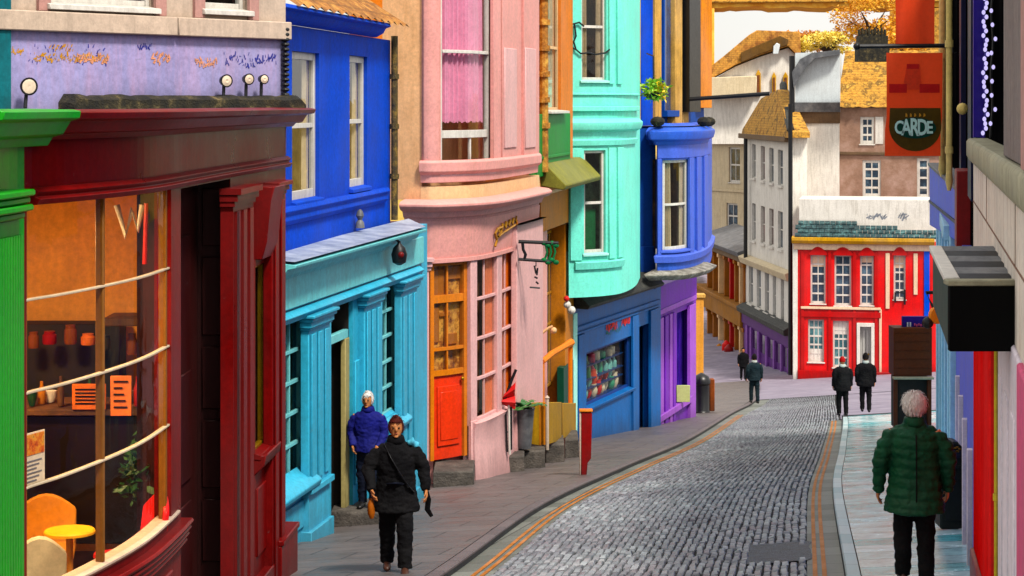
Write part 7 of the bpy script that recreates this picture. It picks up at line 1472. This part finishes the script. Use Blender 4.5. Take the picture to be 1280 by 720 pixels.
def person(label, x, y, H, yaw, coat, legs_m, shoe_m, skin, hair=None, stride=.12, coat_z=.72, girth=1.0, arms=None, quilt=0, flare=1.0, hairstyle='short', vox=.011, group=None, collar=None, collar_m=None, lean=0.0, z0=None, head_turn=0.0, legw=1.0):
    gz = ground(x, y) if z0 is None else z0; k = H / 1.72; t = thing('person', (x, y, gz), label, 'person', group)
    def put(name, me, mat, parent=None):
        me.materials.clear(); me.materials.append(mat); ca, sa = math.cos(yaw), math.sin(yaw)
        for v in me.vertices: p = v.co * k; v.co = (p.x * ca - p.y * sa, p.x * sa + p.y * ca, p.z)
        o = bpy.data.objects.new(name, me); COL.objects.link(o); o.parent = parent or t; me.polygons.foreach_set('use_smooth', [True] * len(me.polygons)); me.update(); ORG[o] = ORG[t]; return o
    def raw(mb): me = bpy.data.meshes.new('m'); me.from_pydata([tuple(p) for p in mb.v], [], mb.f); return me
    g = girth; V = Vector; feet = [V((-.095, stride, 0)), V((.1, -stride * .8, 0))]; lift = [0, .0]
    arms = arms or [[(-.245, -.03, 1.13), (-.255, .06, .88)], [(.245, -.02, 1.13), (.26, .03, .88)]]
    yl = lambda z: lean * max(0, z - .9)
    # ---- body: one continuous skin
    mb = MB(); hc = V((0, .015 + yl(1.6), 1.605)); rot = Matrix.Rotation(head_turn, 3, 'Z')
    mb.ball(hc, .1, 18, 14, (.76, .92, 1.14)); mb.ball(hc + V((0, .03, -.055)), .06, 14, 10, (.9, 1.0, .95))
    mb.ball(hc + rot @ V((0, .095, -.012)), .018, 8, 6, (.8, 1.1, 1.5)); mb.ball(hc + rot @ V((0, .075, .028)), .03, 8, 6, (1.7, .6, .4)); mb.ball(hc + rot @ V((0, .078, -.088)), .024, 8, 6, (1.1, .8, .7))
    for sx in (-1, 1): mb.ball(hc + rot @ V((sx * .078, -.005, -.005)), .026, 8, 6, (.45, .7, 1.2))
    mb.tube([(0, yl(1.4), 1.38), (0, yl(1.5) + .005, 1.5), hc + V((0, -.005, -.04))], [.064, .056, .058], 12)
    mb.tube([(0, 0, .84), (0, 0, .95), (0, yl(1.12), 1.12), (0, yl(1.3), 1.3), (0, yl(1.4), 1.4), (0, yl(1.44), 1.45)], [(.14, .09), (.15, .1), (.135, .09), (.16, .1), (.15, .08), (.07, .06)], 16)
    for i, sx in enumerate((-1, 1)):
        f = feet[i]; kn = V((sx * .097, f.y * .5 + .025, .48)); an = V((f.x, f.y - .01, .085)); mb.tube([(sx * .085, 0, .9), (sx * .092, f.y * .22, .7), kn, (sx * .096, f.y * .8, .3), an], [.085, .078, .055, .054, .036], 12); mb.tube([an + V((0, -.05, -.045)), an + V((0, .06, -.05)), an + V((0, .16, -.06))], [(.032, .035), (.04, .03), (.03, .018)], 10)
        e, w_ = V(arms[i][0]), V(arms[i][1]); sh = V((sx * .165 * min(1.1, g), yl(1.38), 1.385)); mb.tube([sh, (sh + e) / 2, e, (e + w_) / 2, w_], [.052, .046, .038, .036, .027], 10)
        d = (w_ - e).normalized(); side = V((1, 0, 0)); side = (side - d * side.dot(d)).normalized(); nrm = d.cross(side) * -sx; across = V((0, 1, 0)) - d * d.y; across.normalize()
        thin = d.cross(across).normalized(); inward = thin * (1 if thin.x * -sx > 0 else -1)
        mb.tube([w_ - d * .01, w_ + d * .04, w_ + d * .085], [(.022, .024), (.018, .04), (.016, .041)], 10, hint=tuple(thin))
        for q in range(4):
            a = w_ + d * .075 + across * (-.03 + .02 * q); L_ = (.062, .075, .07, .054)[q]; m1 = a + d * L_ * .5 + inward * .008; m2 = a + d * L_ * .82 + inward * .026; mb.tube([a, m1, m2, a + d * L_ * .95 + inward * .045], [.0098, .0095, .009, .0075], 7)
        fw = 1 if across.y > 0 else -1; a = w_ + d * .03 + across * .03; mb.tube([a, a + across * .024 + d * .03 + inward * .012, a + across * .026 + d * .062 + inward * .026], [.012, .0105, .0085], 7)
    body = put('body', solid(mb, .0075 if vox < .012 else .0095, 2), skin)
    for sx in (-1, 1): me_ = MB(); me_.ball(hc + rot @ V((sx * .031, .088, .008)), .0105, 8, 6, (1.2, .7, .8)); put('eye', raw(me_), M['eye'], body)
    me_ = MB(); me_.ball(hc + rot @ V((0, .095, -.055)), .011, 8, 6, (2.1, .5, .45)); put('mouth', raw(me_), M['lip'], body)
    # ---- trousers
    mb = MB(); mb.tube([(0, 0, .78), (0, 0, .9), (0, 0, 1.02)], [(.15 * g, .11 * g), (.165 * g, .12 * g), (.15 * g, .11 * g)], 16)
    for i, sx in enumerate((-1, 1)):
        f = feet[i]; r_ = legw; mb.tube([(sx * .082, 0, .88), (sx * .09, f.y * .22, .7), (sx * .097, f.y * .5 + .022, .48), (sx * .096, f.y * .8 - .005, .28), (f.x, f.y - .015, .075)], [.1 * r_, .096 * r_, .078 * r_, .072 * r_, .066 * r_], 14)
    put('trousers', solid(mb, vox, 3, lambda c, n_: .012 * noise.noise((c.x * 9, c.y * 9, c.z * 18)) + .006 * noise.noise((c.x * 24, c.y * 24, c.z * 34))), legs_m)
    for i in range(2):
        f = feet[i]; mb = MB(); mb.tube([f + V((0, -.085, .05)), f + V((0, -.06, .055)), f + V((0, .02, .055)), f + V((0, .1, .04)), f + V((0, .165, .028)), f + V((0, .185, .022))], [(.025, .03), (.04, .055), (.043, .052), (.047, .04), (.04, .028), (.015, .014)], 12); put('shoe', solid(mb, .009, 1), shoe_m)
    # ---- coat: body and sleeves in one cloth
    mb = MB(); cz = coat_z; rings = [(cz, (.205 * g * flare, .155 * g * flare)), (cz + .02, (.21 * g * flare, .16 * g * flare)), (.92, (.195 * g, .15 * g)), (1.08, (.185 * g, .14 * g)), (1.25, (.195 * g, .145 * g)), (1.36, (.19 * min(g, 1.12), .125 * g)), (1.43, (.125, .095)), (1.475, (.085, .08)), (1.49, (.08, .078))]
    rings = [q for i, q in enumerate(rings) if i < 2 or q[0] > cz + .08]
    mb.tube([(0, yl(z), z) for z, r_ in rings], [r_ for z, r_ in rings], 20)
    for i, sx in enumerate((-1, 1)):
        e, w_ = V(arms[i][0]), V(arms[i][1]); sh = V((sx * .16 * min(1.14, g), yl(1.38), 1.385)); d = (w_ - e).normalized(); mb.tube([V((sx * .07, yl(1.4), 1.4)), V((sx * .125 * min(1.1, g), yl(1.4), 1.375)), sh + V((sx * .018, 0, -.06)), (sh + e) / 2 + V((sx * .012, 0, -.01)), e, (e + w_) / 2, w_ + d * .012], [.042, .062, .078 * g ** .5, .08 * g ** .5, .07 * g ** .5, .062, .052], 14)
    def fold(c, n_):
        w_ = .011 * noise.noise((c.x * 8, c.y * 8, c.z * 9)) + .009 * noise.noise((c.x * 17, c.y * 17, c.z * 26)) + .004 * noise.noise((c.x * 45, c.y * 45, c.z * 50))
        if quilt: w_ += .011 * abs(math.sin((c.z + .012 * math.sin(c.x * 9)) * PI / quilt)) - .006
        return w_
    co = put('coat', solid(mb, vox, 3, fold), coat)
    if collar_m:
        mb = MB(); mb.lathe((0, yl(1.47), 1.43), [(.098, 0), (.102, .03), (.092, .07), (.078, .09), (.07, .06), (.075, 0)], 20); put('collar', raw(mb), collar_m, co)
    # ---- hair or cap
    if hair:
        mb = MB(); hh = MB(); hh.ball(hc + (V((0, -.012, .022)) if hairstyle == 'full' else V((0, -.008, .008))), .108, 36, 26, (.92, .98, .96) if hairstyle == 'full' else (.8, .94, 1.12)); keep = []
        for f in hh.f:
            c = sum((V(hh.v[i]) for i in f), V()) / len(f) - hc; c = rot.inverted() @ c; front = c.y > .035 and c.z < .06; lowz = -.05 if hairstyle == 'short' else (-.02 if hairstyle == 'cap' else -.095)
            if not front and c.z > lowz - max(0, c.y) * .6: keep.append(f)
        mb.v, mb.f = hh.v, keep; me_ = raw(mb); me_.validate()
        import bmesh
        bmx = bmesh.new(); bmx.from_mesh(me_); bmesh.ops.delete(bmx, geom=[v for v in bmx.verts if not v.link_faces], context='VERTS')
        for v in bmx.verts: d = v.co - hc; v.co = hc + d * (1 + (.1 if hairstyle == 'full' else .03) + .03 * noise.noise((d.x * 30, d.y * 30, d.z * 22)) + .045 * noise.noise((math.atan2(d.x, d.y) * 9, d.z * 14, 2)))
        g_ = bmesh.ops.extrude_face_region(bmx, geom=bmx.faces[:])
        for v in [q for q in g_['geom'] if isinstance(q, bmesh.types.BMVert)]: v.co = hc + (v.co - hc) * .86
        bmx.to_mesh(me_); bmx.free()
        if hairstyle != 'cap':                               # loose locks over the cap of hair
            rr = random.Random(7); ms = MB(); ms.v = [tuple(v.co) for v in me_.vertices]; ms.f = [tuple(p.vertices) for p in me_.polygons]; fs_ = list(ms.f)
            for q in range(520 if hairstyle == 'full' else 260):
                p = V(ms.v[rr.choice(rr.choice(fs_))]); d = p - hc
                if d.length < .085: continue
                nn = d.normalized(); dn = V((nn.x * .3, nn.y * .3 - .05, -1)); dn = (dn - nn * dn.dot(nn)).normalized(); sd_ = nn.cross(dn); dn = (dn + sd_ * rr.gauss(0, .35)).normalized(); L_ = rr.uniform(.025, .06) * (1 if hairstyle == 'full' else .6); w_ = rr.uniform(.003, .006)
                a = p + nn * .002; m_ = a + dn * L_ * .5 + nn * rr.uniform(.004, .011); e_ = a + dn * L_ + nn * rr.uniform(-.004, .008)
                ms.quad(a - sd_ * w_, a + sd_ * w_, m_ + sd_ * w_, m_ - sd_ * w_); ms.quad(m_ - sd_ * w_, m_ + sd_ * w_, e_ + sd_ * w_ * .3, e_ - sd_ * w_ * .3)
            me_ = raw(ms)
        put('cap' if hairstyle == 'cap' else 'hair', me_, hair)
    return t, put, raw, k
def on_ground(u, v): return hit_ground(u, v)
# walker in the green coat, seen from behind on the right pavement
x, y = on_ground(1143, 731)
t, put, raw, k = person('person seen from behind in a dark green quilted coat and black trousers with white hair', x, y, 1.66, math.radians(-6), M['coatgreen'], M['clothblack'], M['brownshoe'], M['skin'], M['whitehair'], stride=.09, coat_z=.66, girth=1.2, quilt=.088, flare=1.08, hairstyle='full', arms=[[(-.30, -.03, 1.12), (-.315, .05, .85)], [(.30, -.02, 1.12), (.3, .07, .86)]], vox=.0095, collar_m=M['coatgreen'], legw=1.08)
mb = MB(); mb.tube([(0, -.185, .67), (0, -.2, .9), (0, -.188, 1.1), (0, -.19, 1.27), (0, -.15, 1.37)], [.006] * 5, 6); put('back_seam', raw(mb), M['clothblack'])
# man in black with a crossbody strap, walking up the hill on the left pavement
x, y = on_ground(495, 714)
t, put, raw, k = person('person in a long black coat with crossbody strap and auburn hair walking uphill', x, y, 1.64, PI + math.radians(4), M['clothblack'], M['clothblack'], M['brownshoe'], M['skinred'], M['redhair'], stride=.2, coat_z=.68, girth=1.16, flare=1.1, hairstyle='short', arms=[[(-.31, .02, 1.14), (-.33, .1, .93)], [(.31, .03, 1.14), (.27, .19, .95)]], vox=.0095, collar_m=M['clothblack'], legw=1.18)
mb = MB(); mb.tube([(.13, .06, 1.43), (.06, .17, 1.3), (-.03, .195, 1.15), (-.14, .175, .98), (-.2, .1, .9)], [(.02, .006)] * 5, 8, hint=(1, 0, 1)); put('strap', raw(mb), M['iron'])
mb = MB(); mb.tube([(-.1, .16, 1.0), (-.0, .2, 1.02), (.1, .17, 1.0)], [(.03, .012)] * 3, 8); put('belt_pouch', raw(mb), M['clothnavy'])
mb = MB(); mb.tube([(-.13, .05, 1.44), (-.18, .06, 1.46), (-.22, .03, 1.42), (-.2, -.03, 1.38)], [.03, .05, .045, .02], 10); put('scarf', solid(mb, .01, 2), M['scarf'])
bx_ = MB(); cx_, cy_ = x, y; a = PI + math.radians(4); ca, sa = math.cos(a), math.sin(a)
T_ = lambda p: V3((x + (p[0] * ca - p[1] * sa) * k, y + (p[0] * sa + p[1] * ca) * k, ground(x, y) + p[2] * k)); V3 = Vector
bg = MB(); bg.tube([T_((.27, .21, .86)), T_((.28, .22, .8)), T_((.275, .22, .7)), T_((.27, .21, .64))], [.015, .034, .04, .022], 12); o = bg.build('small_bag', M['orangebag'], None); tag(o, 'small orange brown bag held in the hand of the person in black', 'bag')
bg = MB(); bg.tube([T_((-.33, .06, .9)), T_((-.36, .02, .8)), T_((-.35, -.02, .68)), T_((-.4, -.03, .6))], [(.03, .012)] * 3 + [(.02, .008)], 8); o = bg.build('strap_end', M['clothblack'], None); tag(o, 'loose black strap end hanging beside the right hip of the person in black', 'strap')
# older person in blue standing at the turquoise doorway
y = 28.0; x = X_(460, y); zs_ = Z_(635, y)
mb = MB(); x0, x1 = x - .5, x + .42; mb.loft([[(xx, y - .28, zs_ - .5), (xx, y - .28, zs_ - .02), (xx, y - .26, zs_), (xx, y + 1.1, zs_), (xx, y + 1.1, zs_ - .5)] for xx in (x0, x1)]); tag(mb.build('doorstep', M['step'], None, .015), 'grey doorstep of the turquoise shop entrance', 'step', 'stone steps along the left pavement')
t, put, raw, k = person('person in a bright blue jacket and navy trousers with white hair by the turquoise doorway', x, y, 1.62, PI + math.radians(-12), M['bluejacket'], M['clothnavy'], M['shoe'], M['skinred'], M['whitehair'], stride=.05, coat_z=.84, girth=1.1, hairstyle='short', arms=[[(-.25, .0, 1.12), (-.2, .13, .92)], [(.25, .0, 1.12), (.2, .12, .94)]], vox=.011, collar_m=M['bluejacket'], z0=zs_)
# people further down the hill
x, y = on_ground(943, 504); person('person in dark teal uniform with a pale collar walking down the middle of the setts', x, y, 1.74, math.radians(8), M['tealcloth'], M['tealcloth'], M['shoe'], M['skin'], M['darkhair'], stride=.1, coat_z=.8, girth=1.08, vox=.014, collar_m=M['collar'])
x, y = on_ground(929, 475); person('person in plain black clothes, farthest down the street by the purple shop', x, y, 1.72, PI, M['clothblack'], M['clothblack'], M['shoe'], M['skin'], M['darkhair'], stride=.14, coat_z=.7, girth=1.1, vox=.016)
x, y = on_ground(1053, 520); person('person in a black coat and dark red cap standing on the edge of the setts', x, y, 1.62, math.radians(5), M['clothblack'], M['clothblack'], M['shoe'], M['skin'], M['redcap'], stride=.04, coat_z=.74, girth=1.22, vox=.014, hairstyle='cap', collar_m=M['collar'], legw=1.0)
x, y = on_ground(1082, 515); person('dark haired person in a black coat with pale collar, right of the red capped one', x, y, 1.66, math.radians(-8), M['clothblack'], M['clothblack'], M['shoe'], M['skin'], M['darkhair'], stride=.06, coat_z=.76, girth=1.24, vox=.014, collar_m=M['collar'], legw=1.0)
